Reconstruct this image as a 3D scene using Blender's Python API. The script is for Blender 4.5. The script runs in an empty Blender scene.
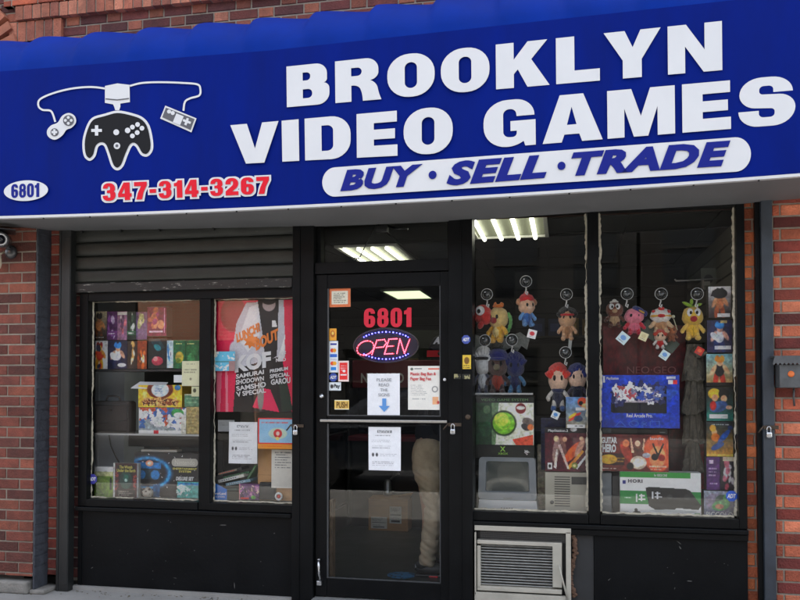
import bpy, bmesh, math, random
import numpy as np
from mathutils import Vector, Matrix
random.seed(7)
rs = np.random.RandomState(5)
S = bpy.context.scene
COL = S.collection
R = math.radians

# ------------------------------------------------------------------ camera
YAW, PITCH, F = R(11.6), R(1.4), 800.0
DIST, CAMZ = 5.26, 1.45
V0 = 385 - F * math.tan(PITCH)
cam_loc = Vector((DIST * math.sin(YAW), -DIST * math.cos(YAW), CAMZ))
cd = bpy.data.cameras.new('camera')
cam = bpy.data.objects.new('camera', cd); COL.objects.link(cam)
cam.location = cam_loc
cam.rotation_euler = (math.pi / 2 + PITCH, 0, YAW)
cd.sensor_width = 36; cd.lens = 36; cd.shift_y = (V0 - 300) / 800.0
cd.clip_end = 500; cd.clip_start = 0.05
S.camera = cam
_fw = Vector((-math.sin(YAW) * math.cos(PITCH), math.cos(YAW) * math.cos(PITCH), math.sin(PITCH)))
_rt = Vector((math.cos(YAW), math.sin(YAW), 0))
_up = _rt.cross(_fw)

def ray(u, v):
    return _fw + _rt * ((u - 400) / F) + _up * ((V0 - v) / F)
def P(u, v, Y=0.0):            # photo point -> the vertical plane at depth Y
    d = ray(u, v); return cam_loc + d * ((Y - cam_loc.y) / d.y)
def PZ(u, v, z):               # photo point -> a level plane
    d = ray(u, v); return cam_loc + d * ((z - cam_loc.z) / d.z)
def XZ(u0, v0, u1, v1, Y):     # photo rectangle -> upright rectangle at depth Y
    um, vm = (u0 + u1) / 2, (v0 + v1) / 2
    return P(u0, vm, Y).x, P(um, v1, Y).z, P(u1, vm, Y).x, P(um, v0, Y).z

# ------------------------------------------------------------------ materials
def lin(c):
    return tuple((x / 12.92 if x <= .04045 else ((x + .055) / 1.055) ** 2.4) for x in c)
def rgb(r, g, b):
    return lin((r / 255., g / 255., b / 255.))
MATS = {}
def mat(name, col, rough=.5, metal=0., var=0., vscale=8., bump=0., bscale=60., coat=0., spec=.5,
        emit=None, estr=0., scuff=None, sscale=14., sth=.62, stretch=None, vcol=False, trans=0., sss=0.):
    if name in MATS: return MATS[name]
    m = bpy.data.materials.new(name); m.use_nodes = True
    nt = m.node_tree; b = nt.nodes['Principled BSDF']; L = nt.links.new
    b.inputs['Roughness'].default_value = rough
    b.inputs['Metallic'].default_value = metal
    b.inputs['Coat Weight'].default_value = coat
    b.inputs['Specular IOR Level'].default_value = spec
    b.inputs['Transmission Weight'].default_value = trans
    b.inputs['Base Color'].default_value = (*col, 1)
    tc = nt.nodes.new('ShaderNodeTexCoord')
    src = tc.outputs['Object']
    if stretch:
        mp = nt.nodes.new('ShaderNodeMapping'); mp.inputs['Scale'].default_value = stretch
        L(src, mp.inputs['Vector']); src = mp.outputs['Vector']
    out = None
    if vcol:
        a = nt.nodes.new('ShaderNodeAttribute'); a.attribute_name = 'col'; out = a.outputs['Color']
    if var:
        n = nt.nodes.new('ShaderNodeTexNoise'); n.inputs['Scale'].default_value = vscale
        n.inputs['Detail'].default_value = 6; n.inputs['Roughness'].default_value = .65; L(src, n.inputs['Vector'])
        r = nt.nodes.new('ShaderNodeMapRange'); r.inputs['From Min'].default_value = .3; r.inputs['From Max'].default_value = .7
        r.inputs['To Min'].default_value = 1 - var; r.inputs['To Max'].default_value = 1 + var; L(n.outputs[0], r.inputs['Value'])
        mx = nt.nodes.new('ShaderNodeVectorMath'); mx.operation = 'SCALE'
        if out is None: mx.inputs[0].default_value = col
        else: L(out, mx.inputs[0])
        L(r.outputs[0], mx.inputs['Scale']); out = mx.outputs[0]
        rr = nt.nodes.new('ShaderNodeMapRange'); rr.inputs['To Min'].default_value = max(.02, rough - .12); rr.inputs['To Max'].default_value = min(1, rough + .15)
        L(n.outputs[0], rr.inputs['Value']); L(rr.outputs[0], b.inputs['Roughness'])
    if scuff:
        n2 = nt.nodes.new('ShaderNodeTexNoise'); n2.inputs['Scale'].default_value = sscale
        n2.inputs['Detail'].default_value = 9; n2.inputs['Roughness'].default_value = .75; L(src, n2.inputs['Vector'])
        r2 = nt.nodes.new('ShaderNodeMapRange'); r2.inputs['From Min'].default_value = sth; r2.inputs['From Max'].default_value = sth + .06
        L(n2.outputs[0], r2.inputs['Value'])
        mm = nt.nodes.new('ShaderNodeMix'); mm.data_type = 'RGBA'
        L(r2.outputs[0], mm.inputs[0])
        if out is None: mm.inputs[6].default_value = (*col, 1)
        else: L(out, mm.inputs[6])
        mm.inputs[7].default_value = (*scuff, 1); out = mm.outputs[2]
    if out is not None: L(out, b.inputs['Base Color'])
    if bump:
        n3 = nt.nodes.new('ShaderNodeTexNoise'); n3.inputs['Scale'].default_value = bscale; n3.inputs['Detail'].default_value = 4
        L(src, n3.inputs['Vector'])
        bp = nt.nodes.new('ShaderNodeBump'); bp.inputs['Strength'].default_value = bump; bp.inputs['Distance'].default_value = .01
        L(n3.outputs[0], bp.inputs['Height']); L(bp.outputs[0], b.inputs['Normal'])
    if emit:
        b.inputs['Emission Color'].default_value = (*emit, 1); b.inputs['Emission Strength'].default_value = estr
    MATS[name] = m
    return m

def glass_mat(name, tint=(1, 1, 1), ior=1.31, rough=0.0):
    m = bpy.data.materials.new(name); m.use_nodes = True; nt = m.node_tree; L = nt.links.new
    nt.nodes.clear()
    o = nt.nodes.new('ShaderNodeOutputMaterial'); mx = nt.nodes.new('ShaderNodeMixShader')
    t = nt.nodes.new('ShaderNodeBsdfTransparent'); t.inputs[0].default_value = (*tint, 1)
    g = nt.nodes.new('ShaderNodeBsdfGlossy'); g.inputs['Roughness'].default_value = rough
    f = nt.nodes.new('ShaderNodeFresnel'); f.inputs['IOR'].default_value = ior
    tc = nt.nodes.new('ShaderNodeTexCoord'); n = nt.nodes.new('ShaderNodeTexNoise'); n.inputs['Scale'].default_value = 1.3
    bp = nt.nodes.new('ShaderNodeBump'); bp.inputs['Strength'].default_value = .03; bp.inputs['Distance'].default_value = .01
    L(tc.outputs['Object'], n.inputs['Vector']); L(n.outputs[0], bp.inputs['Height']); L(bp.outputs[0], g.inputs['Normal'])
    L(f.outputs[0], mx.inputs[0]); L(t.outputs[0], mx.inputs[1]); L(g.outputs[0], mx.inputs[2]); L(mx.outputs[0], o.inputs[0])
    MATS[name] = m; return m

def C(r, g, b, rough=.5, **k):
    return mat('paint_%d_%d_%d_%d' % (r, g, b, int(rough * 100)), rgb(r, g, b), rough, var=.08, vscale=30, **k)

# ------------------------------------------------------------------ mesh helpers
class MB:
    def __init__(s): s.bm = bmesh.new()
    def quad(s, a, b, c, d, mi=0):
        f = s.bm.faces.new([s.bm.verts.new(p) for p in (a, b, c, d)]); f.material_index = mi; return f
    def poly(s, pts, mi=0):
        f = s.bm.faces.new([s.bm.verts.new(p) for p in pts]); f.material_index = mi; return f
    def box(s, x0, y0, z0, x1, y1, z1, mi=0, M=None, bev=0):
        if x0 > x1: x0, x1 = x1, x0
        if y0 > y1: y0, y1 = y1, y0
        if z0 > z1: z0, z1 = z1, z0
        vs = [s.bm.verts.new(Vector(p) if M is None else M @ Vector(p)) for p in
              ((x0,y0,z0),(x1,y0,z0),(x1,y1,z0),(x0,y1,z0),(x0,y0,z1),(x1,y0,z1),(x1,y1,z1),(x0,y1,z1))]
        fs = [s.bm.faces.new([vs[i] for i in q]) for q in ((0,3,2,1),(4,5,6,7),(0,1,5,4),(1,2,6,5),(2,3,7,6),(3,0,4,7))]
        for f in fs: f.material_index = mi
        if bev:
            es = list({e for f in fs for e in f.edges})
            r = bmesh.ops.bevel(s.bm, geom=es, offset=bev, segments=2, affect='EDGES', profile=.5)
            for f in r['faces']: f.material_index = mi; f.smooth = False
        return s
    def tube(s, pts, r, seg=10, mi=0, caps=True, smooth=True):
        pts = [Vector(p) for p in pts]; n = len(pts)
        rr = r if isinstance(r, (list, tuple)) else [r] * n
        rings = []; prev = None
        for i, p in enumerate(pts):
            t = (pts[min(i + 1, n - 1)] - pts[max(i - 1, 0)]).normalized()
            if prev is None:
                a = t.orthogonal().normalized()
            else:
                a = (prev - t * prev.dot(t)).normalized()
            prev = a; b = t.cross(a)
            rings.append([s.bm.verts.new(p + (a * math.cos(2*math.pi*k/seg) + b * math.sin(2*math.pi*k/seg)) * rr[i]) for k in range(seg)])
        for i in range(n - 1):
            for k in range(seg):
                f = s.bm.faces.new((rings[i][k], rings[i][(k+1) % seg], rings[i+1][(k+1) % seg], rings[i+1][k])); f.material_index = mi; f.smooth = smooth
        if caps:
            for rg in (rings[0][::-1], rings[-1]):
                f = s.bm.faces.new(rg); f.material_index = mi
        return s
    def ell(s, c, r, mi=0, M=None, u=20, v=12, fn=None):
        c = Vector(c); r = (r, r, r) if not hasattr(r, '__len__') else r
        mtx = Matrix.Translation(c) @ (M or Matrix.Identity(4)) @ Matrix.Diagonal((r[0], r[1], r[2], 1))
        g = bmesh.ops.create_uvsphere(s.bm, u_segments=u, v_segments=v, radius=1)
        for w in g['verts']:
            if fn: w.co = fn(w.co)
            w.co = mtx @ w.co
        for w in g['verts']:
            for f in w.link_faces: f.material_index = mi; f.smooth = True
        return s
    def prism(s, pts, dvec, mi=0):       # closed outline extruded along dvec
        dvec = Vector(dvec)
        a = [s.bm.verts.new(Vector(p)) for p in pts]; b = [s.bm.verts.new(Vector(p) + dvec) for p in pts]
        n = len(a); fs = [s.bm.faces.new(a), s.bm.faces.new(b[::-1])]
        for i in range(n): fs.append(s.bm.faces.new((a[i], b[i], b[(i+1) % n], a[(i+1) % n])))
        for f in fs: f.material_index = mi
        return s
    def lathe(s, prof, c, axis='Z', seg=24, mi=0):
        rings = []
        for r, h in prof:
            ring = []
            for k in range(seg):
                a = 2 * math.pi * k / seg; x, y = r * math.cos(a), r * math.sin(a)
                p = Vector((x, y, h)) if axis == 'Z' else (Vector((x, -h, y)) if axis == '-Y' else Vector((h, x, y)))
                ring.append(s.bm.verts.new(Vector(c) + p))
            rings.append(ring)
        for i in range(len(rings) - 1):
            for k in range(seg):
                f = s.bm.faces.new((rings[i][k], rings[i][(k+1) % seg], rings[i+1][(k+1) % seg], rings[i+1][k])); f.smooth = True; f.material_index = mi
        for rg in (rings[0][::-1], rings[-1]):
            if len(rg) > 2: f = s.bm.faces.new(rg); f.material_index = mi
        return s
    def build(s, name, mats, parent=None, bevel=0, fixn=True):
        if not isinstance(mats, (list, tuple)): mats = [mats]
        if fixn: bmesh.ops.recalc_face_normals(s.bm, faces=s.bm.faces[:])
        me = bpy.data.meshes.new(name); s.bm.to_mesh(me); s.bm.free()
        for m in mats: me.materials.append(m)
        o = bpy.data.objects.new(name, me); COL.objects.link(o)
        if parent is not None:
            o.parent = parent
            o.matrix_parent_inverse = parent.matrix_basis.inverted()
        if bevel:
            md = o.modifiers.new('bevel', 'BEVEL'); md.width = bevel; md.segments = 2; md.limit_method = 'ANGLE'; md.angle_limit = R(50)
        return o

def tag(o, label=None, cat=None, group=None, kind=None):
    if label: o['label'] = label
    if cat: o['category'] = cat
    if group: o['group'] = group
    if kind: o['kind'] = kind
    return o
def thing(name, label, cat, loc=(0, 0, 0), group=None):
    o = bpy.data.objects.new(name, None); COL.objects.link(o); o.location = loc
    o.empty_display_size = .1
    o.matrix_basis = Matrix.Translation(Vector(loc))
    return tag(o, label, cat, group)
def adopt(o, parent):
    o.parent = parent; o.matrix_parent_inverse = parent.matrix_basis.inverted(); return o

# ------------------------------------------------------------------ lettering
GL = {
'B': [[(0,0),(.95,0,.27),(.95,.52,.14),(.81,.525),(.90,.53,.09),(.90,1,.25),(0,1)], [(.36,.18),(.57,.18,.1),(.57,.40,.1),(.36,.40)], [(.36,.61),(.53,.61,.09),(.53,.81,.09),(.36,.81)]],
'R': [[(0,0),(.35,0),(.35,.38),(.5,.38,.1),(.58,.22,.1),(.6,0),(1,0),(.94,.16,.1),(.9,.42,.14),(.76,.47),(.94,.54,.12),(.94,1,.27),(0,1)], [(.35,.6),(.58,.6,.1),(.58,.8,.1),(.35,.8)]],
'O': [[(0,0,.46),(1,0,.46),(1,1,.46),(0,1,.46)], [(.37,.2,.13),(.63,.2,.13),(.63,.8,.13),(.37,.8,.13)]],
'K': [[(0,0),(.36,0),(.36,.3),(.44,.4),(.63,0),(1.07,0),(.71,.6),(1.03,1),(.64,1),(.36,.62),(.36,1),(0,1)]],
'L': [[(0,0),(.85,0),(.85,.26),(.36,.26),(.36,1),(0,1)]],
'Y': [[(.36,0),(.72,0),(.72,.38),(1.08,1),(.7,1),(.55,.64),(.4,1),(0,1),(.36,.38)]],
'N': [[(0,0),(.32,0),(.32,.55),(.66,0),(1,0),(1,1),(.68,1),(.68,.45),(.34,1),(0,1)]],
'V': [[(.33,0),(.74,0),(1.07,1),(.71,1),(.54,.36),(.37,1),(0,1)]],
'I': [[(0,0),(.37,0),(.37,1),(0,1)]],
'D': [[(0,0),(.98,0,.42),(.98,1,.42),(0,1)], [(.36,.2),(.61,.2,.13),(.61,.8,.13),(.36,.8)]],
'E': [[(0,0),(.85,0),(.85,.25),(.36,.25),(.36,.39),(.8,.39),(.8,.61),(.36,.61),(.36,.76),(.84,.76),(.84,1),(0,1)]],
'G': [[(1,0),(.80,0),(.77,.1),(.6,0,.12),(0,0,.44),(0,1,.46),(.98,1,.36),(.98,.64),(.64,.64),(.62,.8,.1),(.38,.8,.12),(.38,.2,.12),(.64,.2,.08),(.64,.33),(.52,.33),(.52,.54),(1,.54)]],
'A': [[(0,0),(.36,0),(.41,.16),(.69,.16),(.74,0),(1.12,0),(.77,1),(.33,1)], [(.46,.36),(.64,.36),(.55,.74)]],
'M': [[(0,0),(.31,0),(.31,.6),(.48,0),(.74,0),(.91,.6),(.91,0),(1.22,0),(1.22,1),(.78,1),(.61,.42),(.44,1),(0,1)]],
'S': [[(0,.32),(0,0,.34),(.97,0,.38),(.97,.62,.26),(.36,.65,.06),(.36,.82,.08),(.60,.82,.08),(.60,.68),(.93,.68),(.93,1,.36),(.02,1,.38),(.02,.40,.26),(.62,.35,.06),(.62,.18,.08),(.35,.18,.08),(.35,.32)]],
}
GL.update({
'0': [[(0,0,.30),(.67,0,.30),(.67,1,.30),(0,1,.30)], [(.27,.18,.06),(.40,.18,.06),(.40,.82,.06),(.27,.82,.06)]],
'1': [[(.14,0),(.43,0),(.43,1),(.2,1),(.15,.87,.05),(0,.84),(0,.66),(.14,.66)]],
'2': [[(0,0),(.66,0),(.66,.22),(.34,.22),(.66,.5,.15),(.66,1,.3),(0,1,.3),(0,.64),(.27,.64),(.27,.82,.06),(.39,.82,.06),(.39,.6,.08),(0,.24)]],
'3': [[(0,.3),(0,0,.26),(.66,0,.3),(.66,.5,.13),(.56,.53),(.64,.56,.08),(.64,1,.28),(.02,1,.26),(.02,.7),(.26,.7),(.27,.82,.05),(.38,.82,.05),(.38,.6,.06),(.22,.6),(.22,.44),(.39,.44,.06),(.39,.18,.05),(.26,.18,.05),(.26,.3)]],
'4': [[(.34,0),(.61,0),(.61,.18),(.7,.18),(.7,.38),(.61,.38),(.61,1),(.3,1),(0,.38),(0,.18),(.34,.18)], [(.2,.38),(.34,.38),(.34,.7)]],
'6': [[(0,0,.3),(.67,0,.3),(.67,.62,.24),(.28,.62,.03),(.28,.82,.05),(.40,.82,.05),(.40,.72),(.66,.72),(.66,1,.27),(0,1,.3)], [(.28,.17,.05),(.39,.17,.05),(.39,.45,.05),(.28,.45,.05)]],
'7': [[(.1,0),(.4,0),(.48,.4),(.66,.8),(.66,1),(0,1),(0,.76),(.36,.76),(.2,.4)]],
'8': [[(0,0,.28),(.67,0,.28),(.67,.52,.14),(.59,.54),(.65,.56,.09),(.65,1,.27),(.02,1,.27),(.02,.56,.09),(.08,.54),(0,.52,.14)], [(.27,.17,.05),(.40,.17,.05),(.40,.43,.05),(.27,.43,.05)], [(.27,.62,.05),(.40,.62,.05),(.40,.83,.05),(.27,.83,.05)]],
'-': [[(0,.34),(.34,.34),(.34,.56),(0,.56)]],
})
def rounded(poly):
    pts = [(p[0], p[1]) for p in poly]; rad = [p[2] if len(p) > 2 else 0 for p in poly]; n = len(pts); out = []
    for i in range(n):
        p = Vector(pts[i]); a = Vector(pts[i-1]); b = Vector(pts[(i+1) % n]); r = rad[i]
        if not r: out.append(p); continue
        la, lb = (a-p).length, (b-p).length
        ra = min(r, la - min(rad[i-1], la/2) if rad[i-1] else la*.98); rb = min(r, lb - min(rad[(i+1) % n], lb/2) if rad[(i+1)%n] else lb*.98)
        A = p + (a-p).normalized()*ra; B = p + (b-p).normalized()*rb
        for k in range(9):
            t = k/8; c = .5523
            P1 = A + (p-A)*c; P2 = B + (p-B)*c
            out.append(A*(1-t)**3 + P1*3*t*(1-t)**2 + P2*3*t*t*(1-t) + B*t**3)
    return out
def fill2d(contours, extr=0):
    cu = bpy.data.curves.new('tmp', 'CURVE'); cu.dimensions = '2D'; cu.fill_mode = 'BOTH'; cu.extrude = extr
    for ct in contours:
        sp = cu.splines.new('POLY'); sp.points.add(len(ct)-1); sp.use_cyclic_u = True
        for i, p in enumerate(ct): sp.points[i].co = (p[0], p[1], 0, 1)
    ob = bpy.data.objects.new('tmp', cu); COL.objects.link(ob)
    bpy.context.view_layer.update()
    me = bpy.data.meshes.new_from_object(ob.evaluated_get(bpy.context.evaluated_depsgraph_get()))
    bpy.data.objects.remove(ob); bpy.data.curves.remove(cu)
    return me
def raw(me):
    co = [tuple(v.co) for v in me.vertices]; fs = [tuple(p.vertices) for p in me.polygons]
    bpy.data.meshes.remove(me); return co, fs
def big_word(word, gap=.13):
    cts = []; x = 0
    for ch in word:
        g = [rounded(c) for c in GL[ch]]; w = max(p[0] for p in g[0])
        k = {'L': -.05, 'V': -.06, 'A': -.04}.get(ch, 0)
        for c in g: cts.append([(p[0] + x, p[1]) for p in c])
        x += w + gap + k
    return raw(fill2d(cts, .03))
_tc = {}
def bf_text(s, off=0., shear=0., spacing=1., extr=.02, align='CENTER', lh=1.):
    key = (s, off, shear, spacing, extr, align, lh)
    if key not in _tc:
        cu = bpy.data.curves.new('tmp', 'FONT'); cu.body = s; cu.offset = off; cu.shear = shear; cu.space_character = spacing
        cu.extrude = extr; cu.resolution_u = 3; cu.align_x = align; cu.space_line = lh
        ob = bpy.data.objects.new('tmp', cu); COL.objects.link(ob); bpy.context.view_layer.update()
        me = bpy.data.meshes.new_from_object(ob.evaluated_get(bpy.context.evaluated_depsgraph_get()))
        bpy.data.objects.remove(ob); bpy.data.curves.remove(cu); _tc[key] = raw(me)
    return _tc[key]
def place_flat(name, geo, quad, m, parent=None, thick=.002, out=None):
    """map a flat outline into a quad (tl,tr,br,bl world points), standing proud by thick along out"""
    co, fs = geo
    if not co: return None
    xs = [c[0] for c in co]; ys = [c[1] for c in co]; zs = [c[2] for c in co]
    x0, x1, y0, y1 = min(xs), max(xs), min(ys), max(ys); z0, z1 = min(zs), max(zs)
    tl, tr, br, bl = [Vector(q) for q in quad]
    n = (tr - tl).cross(bl - tl).normalized()
    if n.dot(cam_loc - tl) < 0: n = -n
    bm = bmesh.new(); vs = []
    for c in co:
        a = (c[0]-x0)/(x1-x0 or 1); b = (c[1]-y0)/(y1-y0 or 1); h = (c[2]-z0)/((z1-z0) or 1)
        p = (bl*(1-a) + br*a)*(1-b) + (tl*(1-a) + tr*a)*b
        vs.append(bm.verts.new(p + n*(.0012 + thick*h)))
    for f in fs:
        try: bm.faces.new([vs[i] for i in f])
        except ValueError: pass
    mb = MB(); mb.bm.free(); mb.bm = bm
    return mb.build(name, m, parent)
def prect(u0, v0, u1, v1, Y):
    x0, z0, x1, z1 = XZ(u0, v0, u1, v1, Y)
    return [(x0, Y, z1), (x1, Y, z1), (x1, Y, z0), (x0, Y, z0)]
def pquad(pts, Y): return [P(u, v, Y) for u, v in pts]
def text(s, rect, Y, m, parent, off=0., shear=0., name='lettering', thick=.001, spacing=1., align='CENTER', lh=1.):
    return place_flat(name, bf_text(s, off, shear, spacing, .02, align, lh), prect(*rect, Y), m, parent, thick)

# ------------------------------------------------------------------ printed artwork as coloured grids
def paint(W, H, bg, ops, seed=0, noise=.04):
    g = np.random.RandomState(seed + 11)
    yy, xx = np.mgrid[0:H, 0:W]; xx = (xx+.5)/W; yy = (yy+.5)/H
    im = np.zeros((H, W, 3))
    if isinstance(bg[0], (tuple, list)):
        t = yy[..., None]; im[:] = np.array(bg[0])*(1-t) + np.array(bg[1])*t
    else: im[:] = np.array(bg)
    for op in ops:
        k, c = op[0], np.array(op[-1], float)
        if k == 'e':
            cx, cy, rx, ry = op[1:5]; an = math.radians(op[5]) if len(op) > 6 else 0
            dx, dy = xx-cx, yy-cy; a = dx*math.cos(an)+dy*math.sin(an); b = -dx*math.sin(an)+dy*math.cos(an)
            d = np.sqrt((a/rx)**2 + (b/ry)**2); w = np.clip((1-d)/max(.12, 1.5/(W*rx)) + .5, 0, 1)
        elif k == 'r':
            x0, y0, x1, y1 = op[1:5]; w = ((xx >= x0) & (xx <= x1) & (yy >= y0) & (yy <= y1)).astype(float)
        elif k == 'ring':
            cx, cy, rx, ry, th = op[1:6]; d = np.sqrt(((xx-cx)/rx)**2 + ((yy-cy)/ry)**2); w = np.clip(1 - np.abs(d-1)/th, 0, 1)
        elif k == 'p':
            pts = op[1]; ins = np.zeros(xx.shape, bool); n = len(pts)
            for i in range(n):
                x1, y1 = pts[i]; x2, y2 = pts[(i+1) % n]
                if y1 == y2: continue
                cnd = ((y1 > yy) != (y2 > yy)) & (xx < (x2-x1)*(yy-y1)/(y2-y1) + x1); ins ^= cnd
            w = ins.astype(float)
        elif k == 'lines':        # rows of small print
            x0, y0, x1, y1, n = op[1:6]; w = np.zeros(xx.shape)
            for i in range(n):
                ya = y0 + (y1-y0)*(i+.3)/n; yb = ya + (y1-y0)/n*.42; xe = x1 - (x1-x0)*.35*g.rand()
                on = (g.rand(W) > .22)[None, :]
                w = np.maximum(w, ((xx >= x0) & (xx <= xe) & (yy >= ya) & (yy <= yb) & on)*.75)
        elif k == 'spat':         # scattered blobs of a colour
            x0, y0, x1, y1, n, r = op[1:7]; w = np.zeros(xx.shape)
            for i in range(n):
                cx, cy = x0+(x1-x0)*g.rand(), y0+(y1-y0)*g.rand(); q = r*(.5+g.rand())
                th_ = np.arctan2((yy-cy)*H/W, xx-cx); ph_ = g.rand()*6.28; qq = q*(1 + .45*np.sin(2*th_+ph_) + .3*np.sin(5*th_+ph_*2))
                w = np.maximum(w, (((xx-cx)/qq)**2 + ((yy-cy)/(qq*W/H))**2 < 1).astype(float))
        w = w[..., None]; im = im*(1-w) + c*w
    if noise >= .05 and min(H, W) > 10:      # mottled fine print detail
        def vn(step, ch):
            a = g.rand(H//step+3, W//step+3, ch); y = np.arange(H)/step; x = np.arange(W)/step; y0 = y.astype(int); x0 = x.astype(int); fy = (y-y0)[:, None, None]; fx = (x-x0)[None, :, None]
            return (a[y0][:, x0]*(1-fy)+a[y0+1][:, x0]*fy)*(1-fx) + (a[y0][:, x0+1]*(1-fy)+a[y0+1][:, x0+1]*fy)*fx
        for st, am in ((9, .16), (5, .2), (3, .2)): im = im*(1 + am*(vn(st, 1)-.5)*1.3) + 255*am*.12*(vn(st, 3)-.5) + 255*.10*am*np.clip(vn(st, 1)-.62, 0, 1)*3
        im = np.clip(im, 2, 255)
    im = im*(1 + noise*(g.rand(H, W, 1)-.5)*2) + noise*.3*(g.rand(H, W, 3)-.5)
    im = np.clip(im/255. if im.max() > 2 else im, 0, 1)
    return np.where(im <= .04045, im/12.92, ((im+.055)/1.055)**2.4)
def print_mat(rough=.35, name='printed_card'):
    return mat(name, (.5, .5, .5), rough, vcol=True, var=.05, vscale=25)
def art_mesh(name, quad, bg, ops, seed=0, back=.0, side=(90, 90, 90), cell=.0032, rough=.35, noise=.04, parent=None, mname=None, curl=0.):
    """printed sheet or carton front: grid front, with sides and back when back > 0"""
    tl, tr, br, bl = [Vector(q) for q in quad]
    w, h = (tr-tl).length, (bl-tl).length
    W = int(max(8, min(170, w/cell))); H = int(max(8, min(170, h/cell)))
    im = paint(W, H, bg, ops, seed, noise)
    if (mname or '') != 'printed_paper': im = np.clip(im**1.16 * 1.28, 0, .86)
    n = (tr - tl).cross(bl - tl).normalized()
    if n.dot(cam_loc - tl) < 0: n = -n
    V = []; 
    for j in range(H+1):
        b = j/H
        for i in range(W+1):
            a = i/W; off = n*(curl*(math.sin(a*3.1)*.5 + (b**2)*math.cos(a*2.2+seed)))
            V.append((tl*(1-a)+tr*a)*(1-b) + (bl*(1-a)+br*a)*b + off)
    Fc = []; cols = []
    for j in range(H):
        for i in range(W):
            q = j*(W+1)+i; Fc.append((q, q+W+1, q+W+2, q+1)); cols.append(im[j, i])
    s = np.array(rgb(*side))
    if back > 0:
        k = len(V); d = -n*back
        V += [tl+d, tr+d, br+d, bl+d, tl, tr, br, bl]
        for f in ((k, k+1, k+2, k+3), (k+4, k+5, k+1, k), (k+5, k+6, k+2, k+1), (k+6, k+7, k+3, k+2), (k+7, k+4, k, k+3)):
            Fc.append(f); cols.append(s)
    me = bpy.data.meshes.new(name); me.from_pydata([tuple(v) for v in V], [], Fc)
    at = me.color_attributes.new('col', 'FLOAT_COLOR', 'CORNER')
    arr = np.ones((len(me.loops), 4)); k = 0
    for ci, p in enumerate(me.polygons):
        nn = p.loop_total; arr[k:k+nn, :3] = cols[ci]; k += nn
    at.data.foreach_set('color', arr.ravel())
    me.materials.append(print_mat(rough, mname or 'printed_card'))
    if curl: 
        for p in me.polygons: p.use_smooth = True
    me.update()
    o = bpy.data.objects.new(name, me); COL.objects.link(o)
    if parent: adopt(o, parent)
    return o
# ================================================================== world, light
SUN_EL, SUN_AZ = 61, 18          # the sun stands behind the shop and lights the far side of the street
w = bpy.data.worlds.new('World'); S.world = w; w.use_nodes = True
sk = w.node_tree.nodes.new('ShaderNodeTexSky'); sk.sky_type = 'NISHITA'; sk.sun_disc = False
sk.sun_elevation = R(SUN_EL); sk.sun_rotation = R(SUN_AZ); sk.air_density = 1.0; sk.dust_density = 4.0; sk.ozone_density = .5
hs = w.node_tree.nodes.new('ShaderNodeHueSaturation'); hs.inputs['Saturation'].default_value = .45
w.node_tree.links.new(sk.outputs[0], hs.inputs['Color']); w.node_tree.links.new(hs.outputs[0], w.node_tree.nodes['Background'].inputs[0])
w.node_tree.nodes['Background'].inputs[1].default_value = .15
sl = bpy.data.lights.new('sun', 'SUN'); sl.energy = 4.6; sl.angle = R(.5); sl.color = (1, .95, .87)
so = bpy.data.objects.new('sun', sl); COL.objects.link(so)
# light travels from the sun: azimuth measured from +Y towards +X
az, el = R(SUN_AZ), R(SUN_EL)
sdir = Vector((math.sin(az)*math.cos(el), math.cos(az)*math.cos(el), math.sin(el)))
so.rotation_euler = (-sdir).to_track_quat('-Z', 'Y').to_euler(); so.location = (0, 5, 20)
S.view_settings.view_transform = 'Standard'; S.view_settings.look = 'None'
S.view_settings.gamma = 1; S.view_settings.use_curve_mapping = False; S.view_settings.exposure = 2.2

# ================================================================== materials
M_BLACK = mat('black_paint', (.0042, .0047, .0053), .36, spec=.13, var=.3, vscale=5, bump=.12, bscale=90, scuff=(.06, .058, .052), sscale=38, sth=.69)
M_BLACK2 = mat('black_panel_paint', (.0042, .0048, .0056), .42, spec=.13, var=.3, vscale=3, bump=.1, bscale=40, scuff=(.07, .067, .06), sscale=46, sth=.66)
M_STEEL = mat('painted_steel_post', (.030, .038, .050), .45, var=.35, vscale=6, bump=.1, bscale=50, scuff=(.16, .17, .18), sscale=22, sth=.7)
M_STEELD = mat('dark_steel_post', (.015, .016, .016), .4, var=.3, vscale=6, bump=.1, bscale=50, scuff=(.2, .18, .15), sscale=22, sth=.7)
M_SHUT = mat('shutter_steel', (.026, .028, .0245), .42, .35, var=.3, vscale=4, bump=.08, bscale=50, scuff=(.11, .11, .10), sscale=18, sth=.66, stretch=(1, 1, 4))
M_SHUTB = mat('worn_shutter_bar', (.014, .014, .013), .4, .2, var=.3, vscale=5, scuff=(.28, .27, .25), sscale=14, sth=.575, stretch=(1, 1, 4))
M_CHIP = mat('chipped_cream_paint', (.52, .48, .37), .7, var=.35, vscale=25, scuff=(.03, .03, .03), sscale=45, sth=.6)
M_GLASS = glass_mat('window_glass', (.985, .99, .987))
M_CLEAR = glass_mat('clear_plastic', (.8, .84, .85), 1.5, .06)
M_VINYL = mat('blue_awning_vinyl', rgb(0, 39, 128), .65, spec=.07, var=.16, vscale=2.4, bump=.15, bscale=5)
M_FACE = mat('blue_sign_vinyl', rgb(1, 24, 108), .65, spec=.06, var=.14, vscale=2.2, bump=.12, bscale=4, stretch=(2.2, 1, .5))
M_WHITE = mat('white_sign_vinyl', (.57, .575, .58), .4, var=.03, vscale=3)
M_BLUEL = mat('blue_lettering_vinyl', rgb(6, 22, 118), .6, spec=.2)
M_RED = mat('red_lettering_vinyl', rgb(205, 12, 34), .5, spec=.2)
M_BLK = mat('black_print', (.008, .008, .009), .6, spec=.15)
M_INK = mat('grey_print', (.08, .08, .09), .6)
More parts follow.
